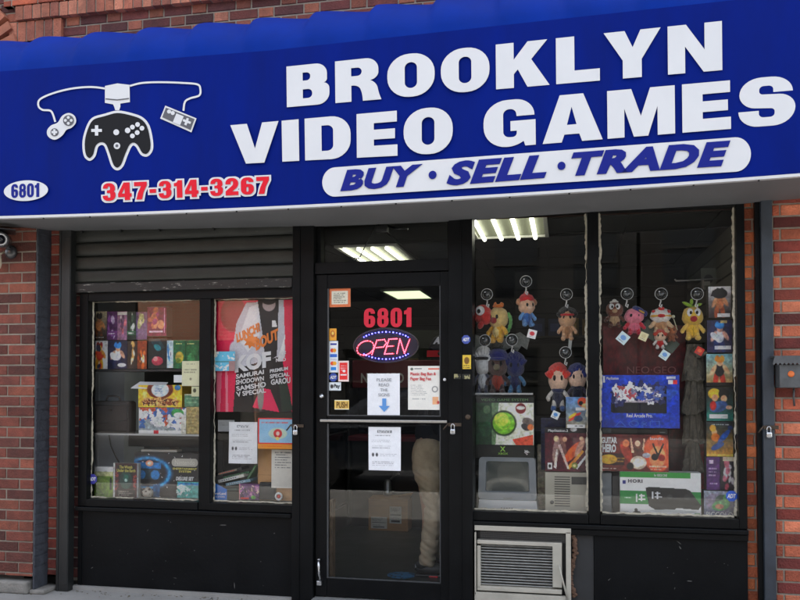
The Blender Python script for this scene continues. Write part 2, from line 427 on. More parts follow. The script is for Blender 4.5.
M_SOFF = mat('soffit_vinyl', (.15, .152, .156), .6, var=.12, vscale=2.5, bump=.1, bscale=5)
M_PAPER = mat('white_paper', (.80, .81, .82), .7, var=.02, vscale=20)
M_CARD = mat('brown_cardboard', rgb(176, 135, 92), .8, var=.12, vscale=9, stretch=(1, 1, 6))
M_CHROME = mat('worn_chrome', (.62, .63, .64), .25, 1., var=.1, vscale=60)
M_BRASS = mat('rusty_brass', (.07, .05, .035), .5, .6, var=.4, vscale=60)
M_ALU = mat('brushed_aluminium', (.45, .44, .41), .35, .9, var=.1, vscale=60)
M_DARKPL = mat('dark_plastic', (.012, .012, .013), .4, var=.1)

# ================================================================== ground, street
M_CONC = mat('pavement_concrete', (.27, .262, .245), .85, var=.16, vscale=3, bump=.3, bscale=120, scuff=(.22, .21, .19), sscale=9, sth=.62)
M_ASPH = mat('street_asphalt', (.05, .05, .052), .85, var=.2, vscale=4, bump=.4, bscale=150)
mb = MB(); mb.quad((-80, -80, -.16), (80, -80, -.16), (80, 80, -.16), (-80, 80, -.16)); tag(mb.build('ground', M_ASPH), kind='structure')
mb = MB(); mb.quad((-60, -14.6, -.132), (60, -14.6, -.132), (60, -5.7, -.132), (-60, -5.7, -.132)); tag(mb.build('road', M_ASPH), kind='structure')
mb = MB()
for i in range(-12, 13):
    for j in range(4):
        x = i*1.5+.2; mb.box(x+.005, -.02-j*1.35, -.12, x+1.495, -.02-(j+1)*1.35+.01, 0)
mb.box(-18, .0, -.12, 18, .35, -.003); mb.box(-18.0, -5.45, -.125, 20, 0, -.008)
tag(mb.build('pavement', M_CONC, bevel=.004), kind='structure')
mb = MB(); mb.box(-40, -5.62, -.15, 40, -5.455, -.004, bev=.01); tag(mb.build('kerb', mat('kerb_stone', (.33, .33, .32), .8, var=.2)), kind='structure')
mb = MB(); mb.box(-40, -17.6, -.15, 40, -14.6, 0); tag(mb.build('far_pavement', mat('worn_far_pavement', (.12,.115,.11), .9, var=.2)), kind='structure')

# ================================================================== brickwork
M_BRICK = mat('brick_faces', (.5, .5, .5), .85, vcol=True, var=.34, vscale=11, bump=.8, bscale=90, scuff=(.035, .028, .025), sscale=16, sth=.66)
M_MORT = mat('mortar', (.27, .235, .19), .95, var=.2, vscale=20, bump=.4, bscale=150)
M_BRKS = {}
def brick_mesh(name, rects, Y, pal, bond='running', L=.205, H=.0725, j=.011, dep=.1, face='-Y', label=None, cat='wall', seed=3, hpal=None, parent=None, kind=None):
    g = random.Random(seed); V = []; Fc = []; Cc = []
    def bx(x0, x1, z0, z1, col, y0=None, y1=None):
        q = .003; dy = g.uniform(-.003, .003); k = len(V); yf = Y + dy if y0 is None else y0; yb = Y + dep if y1 is None else y1
        V.extend([(x0+q, yf, z0+q), (x1-q, yf, z0+q), (x1-q, yf, z1-q), (x0+q, yf, z1-q), (x0, yf+q, z0), (x1, yf+q, z0), (x1, yf+q, z1), (x0, yf+q, z1), (x0, yb, z0), (x1, yb, z0), (x1, yb, z1), (x0, yb, z1)])
        for f in ((0,1,2,3),(4,5,1,0),(5,6,2,1),(6,7,3,2),(7,4,0,3),(8,9,5,4),(9,10,6,5),(10,11,7,6),(11,8,4,7)):
            Fc.append(tuple(k+i for i in f)); Cc.append(col)
    def shade(p):
        c = g.choice(p); s = g.uniform(.55, .98); q = rgb(*c); return tuple(min(1, x*s) for x in q)
    for (X0, X1, Z0, Z1) in rects:
        r = int(math.floor(Z0 / H)); 
        while r*H < Z1:
            z0, z1 = max(Z0, r*H), min(Z1, r*H + H - j)
            if z1 - z0 > .012:
                if bond == 'flemish': units = [(L, pal), (L*.5, hpal or pal)]; off = (L*.75 + j) * (r % 2)
                elif bond == 'alternate': units = [(L, pal)] if r % 2 else [(L*.62, hpal or pal)]; off = -.03
                else: units = [(L, pal)]; off = L*.5*(r % 2)
                x = math.floor(X0/((L*1.5+2*j) if bond == 'flemish' else (L+j)))*((L*1.5+2*j) if bond == 'flemish' else (L+j)) - off - .3; i = 0
                if bond == 'flemish': x = X0 - (L*1.5+2*j)*2 + off
                if bond == 'alternate': x = X0 - off*.2 if r % 2 else X0 - .09
                while x < X1:
                    ln, pp = units[i % len(units)]; a, b = max(X0, x), min(X1, x+ln)
                    if b - a > .012: bx(a, b, z0, z1, shade(pp))
                    x += ln + j; i += 1
            r += 1
    me = bpy.data.meshes.new(name); me.from_pydata(V, [], Fc)
    at = me.color_attributes.new('col', 'FLOAT_COLOR', 'CORNER'); arr = np.ones((len(me.loops), 4)); k = 0
    for ci, p in enumerate(me.polygons): arr[k:k+p.loop_total, :3] = Cc[ci]; k += p.loop_total
    at.data.foreach_set('color', arr.ravel())
    me.materials.append(M_BRICK); me.materials.append(M_MORT)
    bm = bmesh.new(); bm.from_mesh(me); nm = MB(); nm.bm.free(); nm.bm = bm
    for (X0, X1, Z0, Z1) in rects: nm.box(X0, Y+.007, Z0, X1, Y+dep+.02, Z1, mi=1)
    nm.bm.to_mesh(me); nm.bm.free()
    o = bpy.data.objects.new(name, me); COL.objects.link(o)
    if parent: adopt(o, parent)
    return o
RED1 = [(150, 62, 50), (140, 56, 46), (128, 52, 44), (158, 70, 55), (118, 48, 42)]
DARK = [(112, 60, 56), (98, 54, 52), (122, 66, 58), (90, 52, 50)]
ORG = [(172, 104, 80), (160, 94, 74), (182, 116, 92), (146, 86, 70)]
zt = 2.56
# left pier, one plane forward and one back, with the painted return between them
xa = P(34, 400, -.19).x; xb = P(57.5, 400, -.04).x
lw = thing('brick_wall', 'reddish brown brick pier left of the black shop window', 'wall', (-3, 0, 0))
brick_mesh('pier_face', [(-4.6, xa, .12, zt)], -.19, [(134, 72, 58), (124, 66, 54), (112, 60, 50), (142, 80, 62), (102, 57, 49)], parent=lw, dep=.1, seed=4)
brick_mesh('pier_side', [(xa + .002, xb, .10, zt)], -.04, [(140, 66, 54), (148, 74, 58), (130, 62, 52)], parent=lw, dep=.1, seed=5)
mb = MB(); mb.box(xa + .0025, -.186, .02, xa + .014, -.042, zt)
for i in range(35): mb.box(xa + .013, -.186, .12+i*.0725, xa + .018, -.042, .12+i*.0725+.061)
mb.build('painted_return', mat('slate_painted_brick', (.045, .05, .062), .7, var=.3, vscale=20, bump=.4, scuff=(.35, .35, .36), sscale=16, sth=.7), lw)
mb = MB(); mb.box(-4.6, -.215, 0, xa-.02, -.10, .085, bev=.012); mb.box(xa-.018, -.2, 0, xb+.02, -.03, .03, bev=.01); mb.build('plinth', mat('stained_plinth', (.20, .19, .17), .9, var=.4, vscale=9, bump=.4), lw)
V = []; Fc = []; g = random.Random(21)
for i in range(420):
    x = g.uniform(-3.6, 3.4); y = -.02 - abs(g.gauss(0, .07)) - (.1 if x < xa+.05 else 0); r = g.uniform(.002, .008); k = len(V); a = g.uniform(0, 6.28)
    V += [(x+r*math.cos(a+j*1.57)*(1+.5*g.random()), y+r*math.sin(a+j*1.57), .001) for j in range(4)] + [(x, y, r*.8)]
    Fc += [(k, k+1, k+4), (k+1, k+2, k+4), (k+2, k+3, k+4), (k+3, k, k+4)]
me = bpy.data.meshes.new('grit'); me.from_pydata(V, [], Fc); me.materials.append(mat('grit_mix', (.12, .10, .07), .9, var=.6, vscale=30)); o = bpy.data.objects.new('grit', me); COL.objects.link(o)
tag(o, 'fine grit and crumbs caught along the foot of the shopfront', 'grit', kind='stuff')
# right pier
xr = P(774.5, 400, -.03).x
rw = thing('brick_wall', 'orange and dark red brick pier right of the steel post', 'wall', (3, 0, 0))
brick_mesh('pier_face', [(xr, 5.6, .0, 2.75)], -.03, [(132, 58, 48), (114, 50, 45), (142, 66, 52)], bond='alternate', hpal=[(206, 112, 80), (192, 100, 72), (216, 126, 92)], parent=rw, dep=.1, seed=8)
# brick strips behind the posts
sA = P(69, 400, .03).x; sB = P(80, 400, .03).x
brick_mesh('brick_reveal', [(sA, sB, .05, zt)], .03, [(92, 50, 48), (80, 46, 46), (104, 56, 50)], parent=lw, dep=.1, seed=6)
sC = P(745, 400, .03).x; sD = P(764, 400, .03).x
brick_mesh('brick_reveal', [(sC, sD, .0, zt)], .03, [(214, 122, 76), (186, 100, 66), (200, 110, 70), (160, 84, 60)], parent=rw, dep=.1, seed=7)
# upper wall
uw = thing('brick_wall', 'dark maroon and orange brick wall above the blue awning', 'wall', (0, 0, 3.5))
brick_mesh('wall_face', [(-5.0, 5.6, 3.4, 5.2)], .0, DARK, bond='flemish', hpal=ORG, parent=uw, dep=.12, seed=9)
mb = MB(); mb.box(-5, .02, 2.58, 5.6, .3, 3.4); mb.box(-5, .0, 5.2, 5.6, .3, 6.4); mb.build('wall_core', mat('plain_brick', (.16, .07, .05), .9, var=.3, vscale=12), uw)
# projecting soldier course with arch end
g = random.Random(3)
def soldier(nm, x0, x1, za, zb, Yf, seed, parent, pal=ORG, slope=0):
    g = random.Random(seed); me_v = []; me_f = []; cc = []; x = x0
    while x < x1:
        wd = .062; yf = Yf + g.uniform(-.003, .003); k = len(me_v); col = rgb(*g.choice(pal)); s = g.uniform(.6, .9)
        for (xx, yy, zz) in ((x,yf,za),(x+wd,yf,za),(x+wd,yf,zb),(x,yf,zb),(x,.06,za),(x+wd,.06,za),(x+wd,.06,zb),(x,.06,zb)):
            me_v.append((xx, yy, zz + slope*(xx-x0)))
        for f in ((0,1,2,3),(4,7,6,5),(0,4,5,1),(3,2,6,7),(1,5,6,2),(0,3,7,4)): me_f.append(tuple(k+i for i in f)); cc.append([min(1, q*s) for q in col])
        x += wd + .011
    me = bpy.data.meshes.new(nm); me.from_pydata(me_v, [], me_f)
    at = me.color_attributes.new('col', 'FLOAT_COLOR', 'CORNER'); arr = np.ones((len(me.loops), 4)); k = 0
    for ci, p in enumerate(me.polygons): arr[k:k+4, :3] = cc[ci]; k += 4
    at.data.foreach_set('color', arr.ravel()); me.materials.append(M_BRICK); me.update()
    o = bpy.data.objects.new(nm, me); COL.objects.link(o); adopt(o, parent); return o
p1 = P(15, 20, -.05)
soldier('soldier_course', p1.x, 1.2, p1.z, p1.z+.10, -.05, 2, uw)
mb = MB(); mb.box(p1.x, -.042, p1.z+.004, 1.2, .02, p1.z+.098); mb.build('mortar_bed', M_MORT, uw)
brick_mesh('wall_face', [(p1.x-.1, 1.2, p1.z+.109, p1.z+.35)], -.05, [(190, 96, 66), (150, 72, 54), (170, 84, 60)], parent=uw, dep=.05, seed=19)
p2 = P(9, 36, -.03); p3 = P(57, 36, -.03)
soldier('soldier_course', p2.x, p3.x, p2.z-.05, p2.z+.095, -.03, 5, uw)
mb = MB(); mb.box(p2.x, -.022, p2.z-.05, p3.x, .02, p2.z+.09); mb.build('mortar_bed', M_MORT, uw)
# curved arch bricks at the left edge
mb = MB(); cx, cz = p2.x-.62, p2.z-.28
for i in range(9):
    a = R(12 + i*8.4)
    M = Matrix.Translation((cx, 0, cz)) @ Matrix.Rotation(-a + math.pi/2 - math.pi/2, 4, 'Y')
    M = Matrix.Translation((cx + math.cos(a)*.63, -.055, cz + math.sin(a)*.63)) @ Matrix.Rotation(-a, 4, 'Y')
    mb.box(-.1, 0, -.031, .1, .06, .031, M=M)
mb.build('arch_bricks', mat('arch_brick', rgb(156, 96, 72), .85, var=.25, vscale=14), uw)
# shop building body behind (roof throws the shade)
mb = MB(); mb.box(-5, .32, 2.9, 5.6, 9, 6.4); tag(mb.build('shop_building', MATS['plain_brick']), 'brick storey standing over the video game shop', 'building')
mb = MB(); mb.box(-11, -.1, 0, -5.005, 9, 6.4); mb.build('neighbour', MATS['plain_brick']).name = 'neighbour_building'
tag(bpy.data.objects['neighbour_building'], 'plain brick building adjoining the shop on the left', 'building')
mb = MB(); mb.box(5.605, -.1, 0, 12, 9, 6.4); tag(mb.build('neighbour_building', MATS['plain_brick']), 'plain brick building adjoining the shop on the right', 'building')

# ================================================================== awning
YB, YT = -.62, -.50
ZT = P(400, 38, YT).z
def lipz(x):
    us = [(P(u, v, YB).x, P(u, v, YB).z) for u, v in ((0, 216.8), (400, 200.6), (800, 174.2))]
    r = 0
    for i, (xi, zi) in enumerate(us):
        t = zi
        for k, (xk, _) in enumerate(us):
            if k != i: t *= (x - xk)/(xi - xk)
        r += t
    return r
def facetop(x):
    us = [(P(u, v, YT).x, P(u, v, YT).z) for u, v in ((0, 71.5), (270, 50.5), (500, 25.5))]
    (xa_, za_), (xb_, zb_), (xc_, zc_) = us
    if x < xb_: return zb_ + (zb_-za_)/(xb_-xa_)*(x-xb_)
    return zb_ + (zc_-zb_)/(xc_-xb_)*(x-xb_)
AX0, AX1 = P(0, 200, YB).x - .75, P(800, 200, YB).x + .45
RIB0 = P(87, 34, -.35).x; RIBS = P(141, 23, -.35).x - RIB0
aw = thing('awning', 'blue vinyl shop awning with white lettering over the whole shopfront', 'awning', (0, 0, 2.5))
N = int((AX1-AX0)/.02)
mbf = MB(); mbt = MB(); prof_n = 14
rows_f = []; rows_t = []
for i in range(N+1):
    x = AX0 + (AX1-AX0)*i/N; zl, zf = lipz(x), facetop(x)
    ph = ((x - RIB0)/RIBS) % 1.0
    tt = ph/.92; sag = (tt*tt*(3-2*tt) if ph < .92 else max(0, (1-(ph-.92)/.08))**1.3)
    rf = []
    for k in range(7):
        t = k/6; rf.append(mbf.bm.verts.new((x, YB + (YT-YB)*t + .006*math.sin(t*3.14)*math.sin(x*5.), zl + (zf-zl)*t)))
    rows_f.append(rf)
    rt = []
    for k in range(prof_n+1):
        th = math.pi/2*k/prof_n; bulge = math.sin(min(1, k/prof_n*1.5)*math.pi/2)
        y = YT*math.cos(th); z = zf + .384*math.sin(th)
        n = Vector((0, -math.cos(th)*.384, math.sin(th)*.5)).normalized()
        q = Vector((x, y, z)) - n*.034*sag*bulge
        rt.append(mbt.bm.verts.new(q))
    rows_t.append(rt)
for mbx, rows in ((mbf, rows_f), (mbt, rows_t)):
    for i in range(N):
        for k in range(len(rows[0])-1):
            f = mbx.bm.faces.new((rows[i][k], rows[i+1][k], rows[i+1][k+1], rows[i][k+1])); f.smooth = True
mbf.build('sign_face', M_FACE, aw); mbt.build('rounded_top', M_VINYL, aw)
mb = MB()                                   # white binding along the lower edge
pts = [(AX0 + (AX1-AX0)*i/40) for i in range(41)]
for i in range(40):
    a, b = pts[i], pts[i+1]; za, zb = lipz(a), lipz(b)
    v = [mb.bm.verts.new(p) for p in ((a, YB-.004, za-.012), (b, YB-.004, zb-.012), (b, YB-.004, zb+.004), (a, YB-.004, za+.004), (a, YB+.03, za-.012), (b, YB+.03, zb-.012))]
    mb.bm.faces.new((v[0], v[1], v[2], v[3])); mb.bm.faces.new((v[4], v[5], v[1], v[0]))
mb.build('edge_binding', M_WHITE, aw)
mb = MB(); rows = []
backv = [(0, 226), (60, 231.5), (160, 229.5), (320, 226.5), (450, 221.5), (600, 211.5), (740, 204), (800, 199)]
bp = [(P(u, v, -.02).x, P(u, v, -.02).z) for u, v in backv]
def backz(x):
    if x <= bp[0][0]: return bp[0][1]
    for (x0, z0), (x1, z1) in zip(bp, bp[1:]):
        if x <= x1: return z0 + (z1-z0)*(x-x0)/(x1-x0)
    return bp[-1][1]
for i in range(61):
    x = AX0 + (AX1-AX0)*i/60; zl = lipz(x); zb = backz(x); r = []
    for k in range(7):
        t = k/6; r.append(mb.bm.verts.new((x, YB+.03 + (-.02-YB-.03)*t, zl-.006 + (zb-zl+.006)*t - .012*math.sin(t*3.14)*(.6+.4*math.sin(x*7)))))
    rows.append(r)
for i in range(60):
    for k in range(6):
        f = mb.bm.faces.new((rows[i][k], rows[i+1][k], rows[i+1][k+1], rows[i][k+1])); f.smooth = True
mb.build('soffit', M_SOFF, aw)
for xe in (AX0, AX1):
    mb = MB(); zl, zf = lipz(xe), facetop(xe)
    mb.poly([(xe, -.0, zl), (xe, YB, zl), (xe, YT, zf)] + [(xe, YT*math.cos(math.pi/2*k/8), zf+.384*math.sin(math.pi/2*k/8)) for k in range(1, 9)])
    mb.build('end_cap', M_VINYL, aw)
for i in range(-9, 11):
    x = i*.33 + .1
    if AX0 < x < AX1: mb = MB(); mb.ell((x, YB+.012, lipz(x)-.015), (.006, .006, .005), u=8, v=6); mb.build('fixing_screw', M_DARKPL, aw)
for u in (74, 83, 122, 160, 214, 300):
    q = P(u, 230, -.04); mb = MB(); mb.box(q.x-.006, -.06, backz(q.x)-.018, q.x+.006, -.03, backz(q.x)+.004); mb.build('fixing_clip', M_DARKPL, aw)

# points on the sign face
fn = Vector((0, -(ZT-2.51), YT-YB)).normalized()
_a = Vector((0, YB, lipz(0))); _n = Vector((1, 0, 0)).cross(Vector((0, YT-YB, ZT-lipz(0)))).normalized()
def PF(u, v, off=.010):
    d = ray(u, v); t = (_a - cam_loc).dot(_n)/d.dot(_n); p = cam_loc + d*t
    nn = _n if _n.dot(cam_loc-_a) > 0 else -_n
    return p + nn*off
def onface(name, geo, px, m, parent=aw, thick=.002, off=.008):
    return place_flat(name, geo, [PF(u, v, off) for u, v in px], m, parent, thick)
onface('lettering', big_word('BROOKLYN'), [(287, 67.5), (721.5, 22), (722, 71), (287.5, 108)], M_WHITE)
onface('lettering', big_word('VIDEO'), [(231, 126), (453, 106.5), (453, 153.5), (232, 165)], M_WHITE)
onface('lettering', big_word('GAMES'), [(483.5, 103), (794.5, 75.5), (795, 124.5), (484, 149.5)], M_WHITE)
pill = raw(fill2d([rounded([(0, 0, .5), (15.2, 0, .5), (15.2, 1, .5), (0, 1, .5)])], .03))
onface('lettering_panel', pill, [(322.5, 169), (750, 137), (751, 171.5), (323, 198)], M_WHITE)
def bft(s, **k): return bf_text(s, **k)
onface('lettering', bft('BUY', off=.055, shear=.28, spacing=1.1), [(340, 171.5), (423, 165), (424, 186.5), (341, 192.3)], M_BLUEL, off=.013)
onface('lettering', bft('SELL', off=.055, shear=.28, spacing=1.1), [(446, 163), (546, 155.3), (547, 179), (447, 187)], M_BLUEL, off=.013)
onface('lettering', bft('TRADE', off=.055, shear=.28, spacing=1.1), [(571, 153.7), (730, 141.5), (731, 166.5), (572, 177)], M_BLUEL, off=.013)
dotg = raw(fill2d([[(math.cos(a*math.pi/8), math.sin(a*math.pi/8)) for a in range(16)]], .03))
for (u, v) in ((433, 176), (561.5, 167)):
    onface('lettering', dotg, [(u-4, v-4), (u+4, v-4.5), (u+4, v+3.8), (u-4, v+4.3)], M_BLUEL, off=.013)
def inset(pts, d):
    n = len(pts); out = []
    ar = sum(pts[i][0]*pts[(i+1) % n][1]-pts[(i+1) % n][0]*pts[i][1] for i in range(n)); sg = 1 if ar > 0 else -1
    for i in range(n):
        a, b = Vector(pts[i-1][:2]), Vector(pts[(i+1) % n][:2]); c = Vector(pts[i][:2])
        t1, t2 = (c-a), (b-c)
        if t1.length < 1e-5 or t2.length < 1e-5: t1 = t2 = (b-a)
        t1, t2 = t1.normalized(), t2.normalized(); t = (t1+t2); t = t.normalized() if t.length > .1 else t1
        k = min(1.7, 1/max(.3, t.dot(t1))); out.append((c.x - t.y*d*sg*k, c.y + t.x*d*sg*k))
    return out
GLO = {'3': [(-.1,.38),(-.1,-.1,.3),(.76,-.1,.34),(.76,.53,.1),(.74,1.1,.3),(-.08,1.1,.3),(-.08,.6),(.1,.6),(.1,.38)],
'2': [(-.1,-.1),(.76,-.1),(.76,.32),(.62,.32),(.76,.5,.1),(.76,1.1,.3),(-.1,1.1,.3),(-.1,.54),(.12,.54),(-.1,.3)],
'6': [(-.1,-.1,.34),(.77,-.1,.34),(.77,1.1,.3),(-.1,1.1,.34)],
'7': [(0,-.1),(.49,-.1),(.58,.38),(.76,.78),(.76,1.1),(-.1,1.1),(-.1,.66),(.2,.66),(.1,.4)],
'4': [(.24,-.1),(.71,-.1),(.71,.08),(.8,.08),(.8,.48),(.71,.48),(.71,1.1),(.24,1.1),(-.1,.42),(-.1,.08),(.24,.08)],
'1': [(.04,-.1),(.53,-.1),(.53,1.1),(.1,1.1),(.05,.97),(-.1,.94),(-.1,.56),(.04,.56)], '-': [(-.1,.24),(.44,.24),(.44,.66),(-.1,.66)]}
def number(s, quad, m, off, outline=None, gap=.09, name='lettering', total=None):
    x = 0; lay = []
    for ch in s: lay.append((ch, x)); x += max(p[0] for p in GL[ch][0]) + gap
    W = x - gap; tl, tr, br, bl = [Vector(q) for q in quad]
    def at_(px_, py_): a = px_/W; return tuple((bl*(1-a)+br*a)*(1-py_) + (tl*(1-a)+tr*a)*py_)
    for i, (ch, x0) in enumerate(lay):
        g = [[(p[0]+x0, p[1]) for p in rounded(c)] for c in GL[ch]]
        for kind in (('o', 'f') if outline else ('f',)):
            ct = [[(p[0]+x0, p[1]) for p in rounded(GLO[ch])]] if kind == 'o' else g
            co, fs = raw(fill2d(ct, 0)); bm = bmesh.new()
            vs = [bm.verts.new(PF(*at_(c[0], c[1]), off=(off-.004+.0003*(i % 2)) if kind == 'o' else off)) for c in co]
            for f in fs:
                try: bm.faces.new([vs[i_] for i_ in f])
                except ValueError: pass
            q = MB(); q.bm.free(); q.bm = bm; q.build(name if kind == 'f' else 'lettering_outline', m if kind == 'f' else outline, aw)
number('347-314-3267', [(103.5, 184.2), (269.7, 177.2), (270.2, 194.3), (104, 201.8)], M_RED, .013, M_WHITE, gap=.13)
onface('number_oval', dotg and raw(fill2d([[(math.cos(a*math.pi/24), math.sin(a*math.pi/24)) for a in range(48)]], .03)), [(5, 182), (49, 180), (49, 200.5), (5, 202.5)], M_WHITE)
number('6801', [(12.5, 185), (40.5, 183.6), (40.5, 197.6), (12.5, 198.8)], M_BLUEL, .013, gap=.09)

# game controller emblem, traced as outlines on the sign
def facepoly(name, pts, m, off, holes=()):
    ct = [list(pts)] + [list(h) for h in holes]
    co, fs = raw(fill2d([[(p[0], -p[1]) for p in c] for c in ct], 0))
    bm = bmesh.new(); vs = [bm.verts.new(PF(c[0], -c[1], off)) for c in co]
    for f in fs:
        try: bm.faces.new([vs[i] for i in f])
        except ValueError: pass
    q = MB(); q.bm.free(); q.bm = bm; return q.build(name, m, aw)
def Z(pts): return [(x/2.727, y/2.727) for x, y in pts]
def smooth(pts, n=4):
    out = []; k = len(pts)
    for i in range(k):
        p0, p1_, p2_, p3_ = [Vector(pts[(i+j) % k]) for j in (-1, 0, 1, 2)]
        for s in range(n):
            t = s/n; out.append(.5*((2*p1_) + (p2_-p0)*t + (2*p0-5*p1_+4*p2_-p3_)*t*t + (3*p1_-p0-3*p2_+p3_)*t**3))
    return [(p.x, p.y) for p in out]
ctrl = smooth(Z([(285,312),(322,303),(362,310),(392,322),(410,345),(419,385),(418,412),(404,428),(386,424),(372,402),(362,400),(350,425),(338,455),(322,466),(306,455),(294,420),(284,398),(270,402),(262,428),(246,440),(230,425),(227,385),(238,345),(254,322)]))
facepoly('emblem', ctrl, M_WHITE, .008)
facepoly('emblem', inset(ctrl, 2.6), M_BLK, .0105)
def circ(x, y, r): return [((x + r*math.cos(a*math.pi/8))/2.727, (y + r*math.sin(a*math.pi/8))/2.727) for a in range(16)]
for c in ((320,363,8),(351,358,7.5),(364,349,6.5),(378,342,6.5),(364,373,6.5),(377,364,6.5),(390,352,6.5),(322,400,9)):
    facepoly('emblem_button', circ(*c), M_WHITE, .013)
facepoly('emblem_button', circ(322, 400, 4), M_INK, .015)
facepoly('emblem_button', Z([(262,344),(271,344),(271,354),(281,354),(281,362),(271,362),(271,372),(262,372),(262,362),(252,362),(252,354),(262,354)]), M_WHITE, .013)
facepoly('emblem', Z([(288,236),(322,229),(355,233),(356,280),(330,284),(330,293),(327,302),(316,302),(313,292),(310,286),(288,282)]), M_WHITE, .008)
facepoly('emblem', Z([(290,270),(322,273),(354,269),(354,272),(322,276),(290,273)]), M_INK, .0105)
def cable(pts, wd=5.2):
    p = [Vector(q) for q in pts]; n = len(p); out = []
    sm = []
    for i in range(n-1):
        p0, p1_, p2_, p3_ = p[max(i-1, 0)], p[i], p[i+1], p[min(i+2, n-1)]
        for s in range(6):
            t = s/6; sm.append(.5*((2*p1_) + (p2_-p0)*t + (2*p0-5*p1_+4*p2_-p3_)*t*t + (3*p1_-p0-3*p2_+p3_)*t**3))
    sm.append(p[-1]); bm = bmesh.new(); L_ = []; 
    for i, q in enumerate(sm):
        t = (sm[min(i+1, len(sm)-1)] - sm[max(i-1, 0)]).normalized(); nn = Vector((-t.y, t.x))*wd/2
        L_.append([bm.verts.new(PF((q+nn).x/2.727, (q+nn).y/2.727, .009)), bm.verts.new(PF((q-nn).x/2.727, (q-nn).y/2.727, .009))])
    for a, b in zip(L_, L_[1:]): bm.faces.new((a[0], a[1], b[1], b[0]))
    q = MB(); q.bm.free(); q.bm = bm; q.build('emblem_cable', M_WHITE, aw)
cable([(288,243),(250,239),(200,243),(150,255),(112,272),(107,290),(118,301),(138,303),(146,312),(153,334)])
cable([(356,236),(390,228),(440,226),(500,228),(540,232),(548,245),(545,262),(520,270),(506,280),(502,304)])
facepoly('emblem', smooth(Z([(172,318),(190,310),(206,318),(210,335),(198,350),(184,356),(172,372),(152,383),(134,374),(131,358),(142,344),(160,336)])), M_WHITE, .0105)
for c, m in (((190, 331, 15), M_INK), ((152, 363, 11), M_INK)): facepoly('emblem_button', circ(*c), m, .013)
for c in ((190,323,4),(190,339,4),(182,331,4),(198,331,4)): facepoly('emblem_button', circ(*c), M_WHITE, .015)
facepoly('emblem_button', Z([(149,355),(155,355),(155,360),(160,360),(160,366),(155,366),(155,371),(149,371),(149,366),(144,366),(144,360),(149,360)]), M_WHITE, .015)
facepoly('emblem', Z([(453,290),(538,325),(524,363),(439,325)]), M_WHITE, .0105)
facepoly('emblem', Z([(455,296),(533,327),(522,357),(445,322)]), M_INK, .0125)
facepoly('emblem', Z([(484,312),(504,320),(494,344),(474,336)]), M_WHITE, .0145)
for c in ((464,307,5.5),(474,311,5.5)): facepoly('emblem_button', circ(*c), M_WHITE, .0145)
facepoly('emblem_button', Z([(512,324),(518,326),(516,332),(524,335),(522,341),(514,338),(511,345),(505,342),(508,336),(501,333),(503,327),(510,330)]), M_WHITE, .0145)

# ================================================================== shop windows
GY = .05                                    # plane of the glass
def Xu(u, v=400, Y=0.): return P(u, v, Y).x
def Zv(v, u=400, Y=0.): return P(u, v, Y).z
def chipped(name, pa, pb, Y, width, parent, seed=0, gap=.25, thick=.004):
    """ragged strip of old cream paint along one edge of a pane"""
    g = random.Random(seed); a, b = Vector((*pa,)), Vector((*pb,)); L_ = (b-a).length; n = int(L_/.012); t = (b-a).normalized()
    nn = Vector((t.z, 0, -t.x)); mb = MB(); prev = None; on = True; cnt = 0; off = 0
    for i in range(n+1):
        if cnt <= 0: on = g.random() > gap; cnt = g.randint(3, 14)
        cnt -= 1; off = off*.6 + g.uniform(-.16, .16)*width
        wd = width*(g.uniform(.55, .8) if on else g.uniform(.08, .2))
        c = a + t*(L_*i/n) + nn*off
        cur = (c + nn*wd/2, c - nn*wd/2)
        if prev:
            mb.quad(prev[0], prev[1], cur[1], cur[0])
        prev = cur
    for v in mb.bm.verts: v.co.y = Y
    r = bmesh.ops.extrude_face_region(mb.bm, geom=mb.bm.faces[:])
    for e in r['geom']:
        if isinstance(e, bmesh.types.BMVert): e.co.y = Y - thick
    return mb.build(name, M_CHIP, parent)

def frame_bars(mb, bars, y0, y1):
    for (x0, z0, x1, z1) in bars: mb.box(x0, y0, z0, x1, y1, z1)

# --- left window
lx0, lx1 = Xu(79.5), Xu(293.5); lm0, lm1 = Xu(199.5), Xu(211)
lt = P(150, 300, 0).z; lb = P(150, 500.5, 0).z; lb2 = P(150, 508, 0).z
gx0 = Xu(88)
LWIN = thing('shop_window', 'two paned display window left of the door under the roller shutter', 'window', (lx0, 0, 0))
mb = MB(); frame_bars(mb, [(lx0, lb2, gx0, lt+.12), (gx0+.001, lt, lx1-.001, lt+.119), (lm0, lb2, lm1, lt-.001)], -.01, .09)
mb.box(gx0+.001, -.02, lb2, lm0-.001, .085, lb); mb.box(lm1+.001, -.02, lb2, lx1-.001, .085, lb)
mb.build('frame', M_BLACK, LWIN, bevel=.003)
mb = MB(); mb.box(lx0, -.045, lb2-.03, lx1, .1, lb2-.002, bev=.005); mb.build('sill', M_BLACK, LWIN)
for a, b, sd in ((gx0, lm0, 1), (lm1, lx1, 2)):
    mb = MB(); mb.box(a-.004, GY, lb-.004, b+.004, GY+.005, lt+.004); mb.build('pane', M_GLASS, LWIN)
    chipped('paint_edge', (a+.005, 0, lb), (a+.005, 0, lt), GY-.001, .016, LWIN, sd, .3)
    chipped('paint_edge', (a, 0, lb+.006), (b, 0, lb+.006), GY-.001, .014, LWIN, sd+10, .2)
    chipped('paint_edge', (b-.004, 0, lb), (b-.004, 0, lt), GY-.001, .008, LWIN, sd+20, .5)
    chipped('paint_edge', (a, 0, lt-.004), (b, 0, lt-.004), GY-.001, .009, LWIN, sd+30, .45)
mb = MB(); mb.box(lx0, -.005, .03, lx1, .04, lb2-.031)
mb.box(lx0+.03, -.012, .03, lx0+.034, -.004, lb2-.04)
mb.build('stall_riser', M_BLACK2, LWIN, bevel=.003)
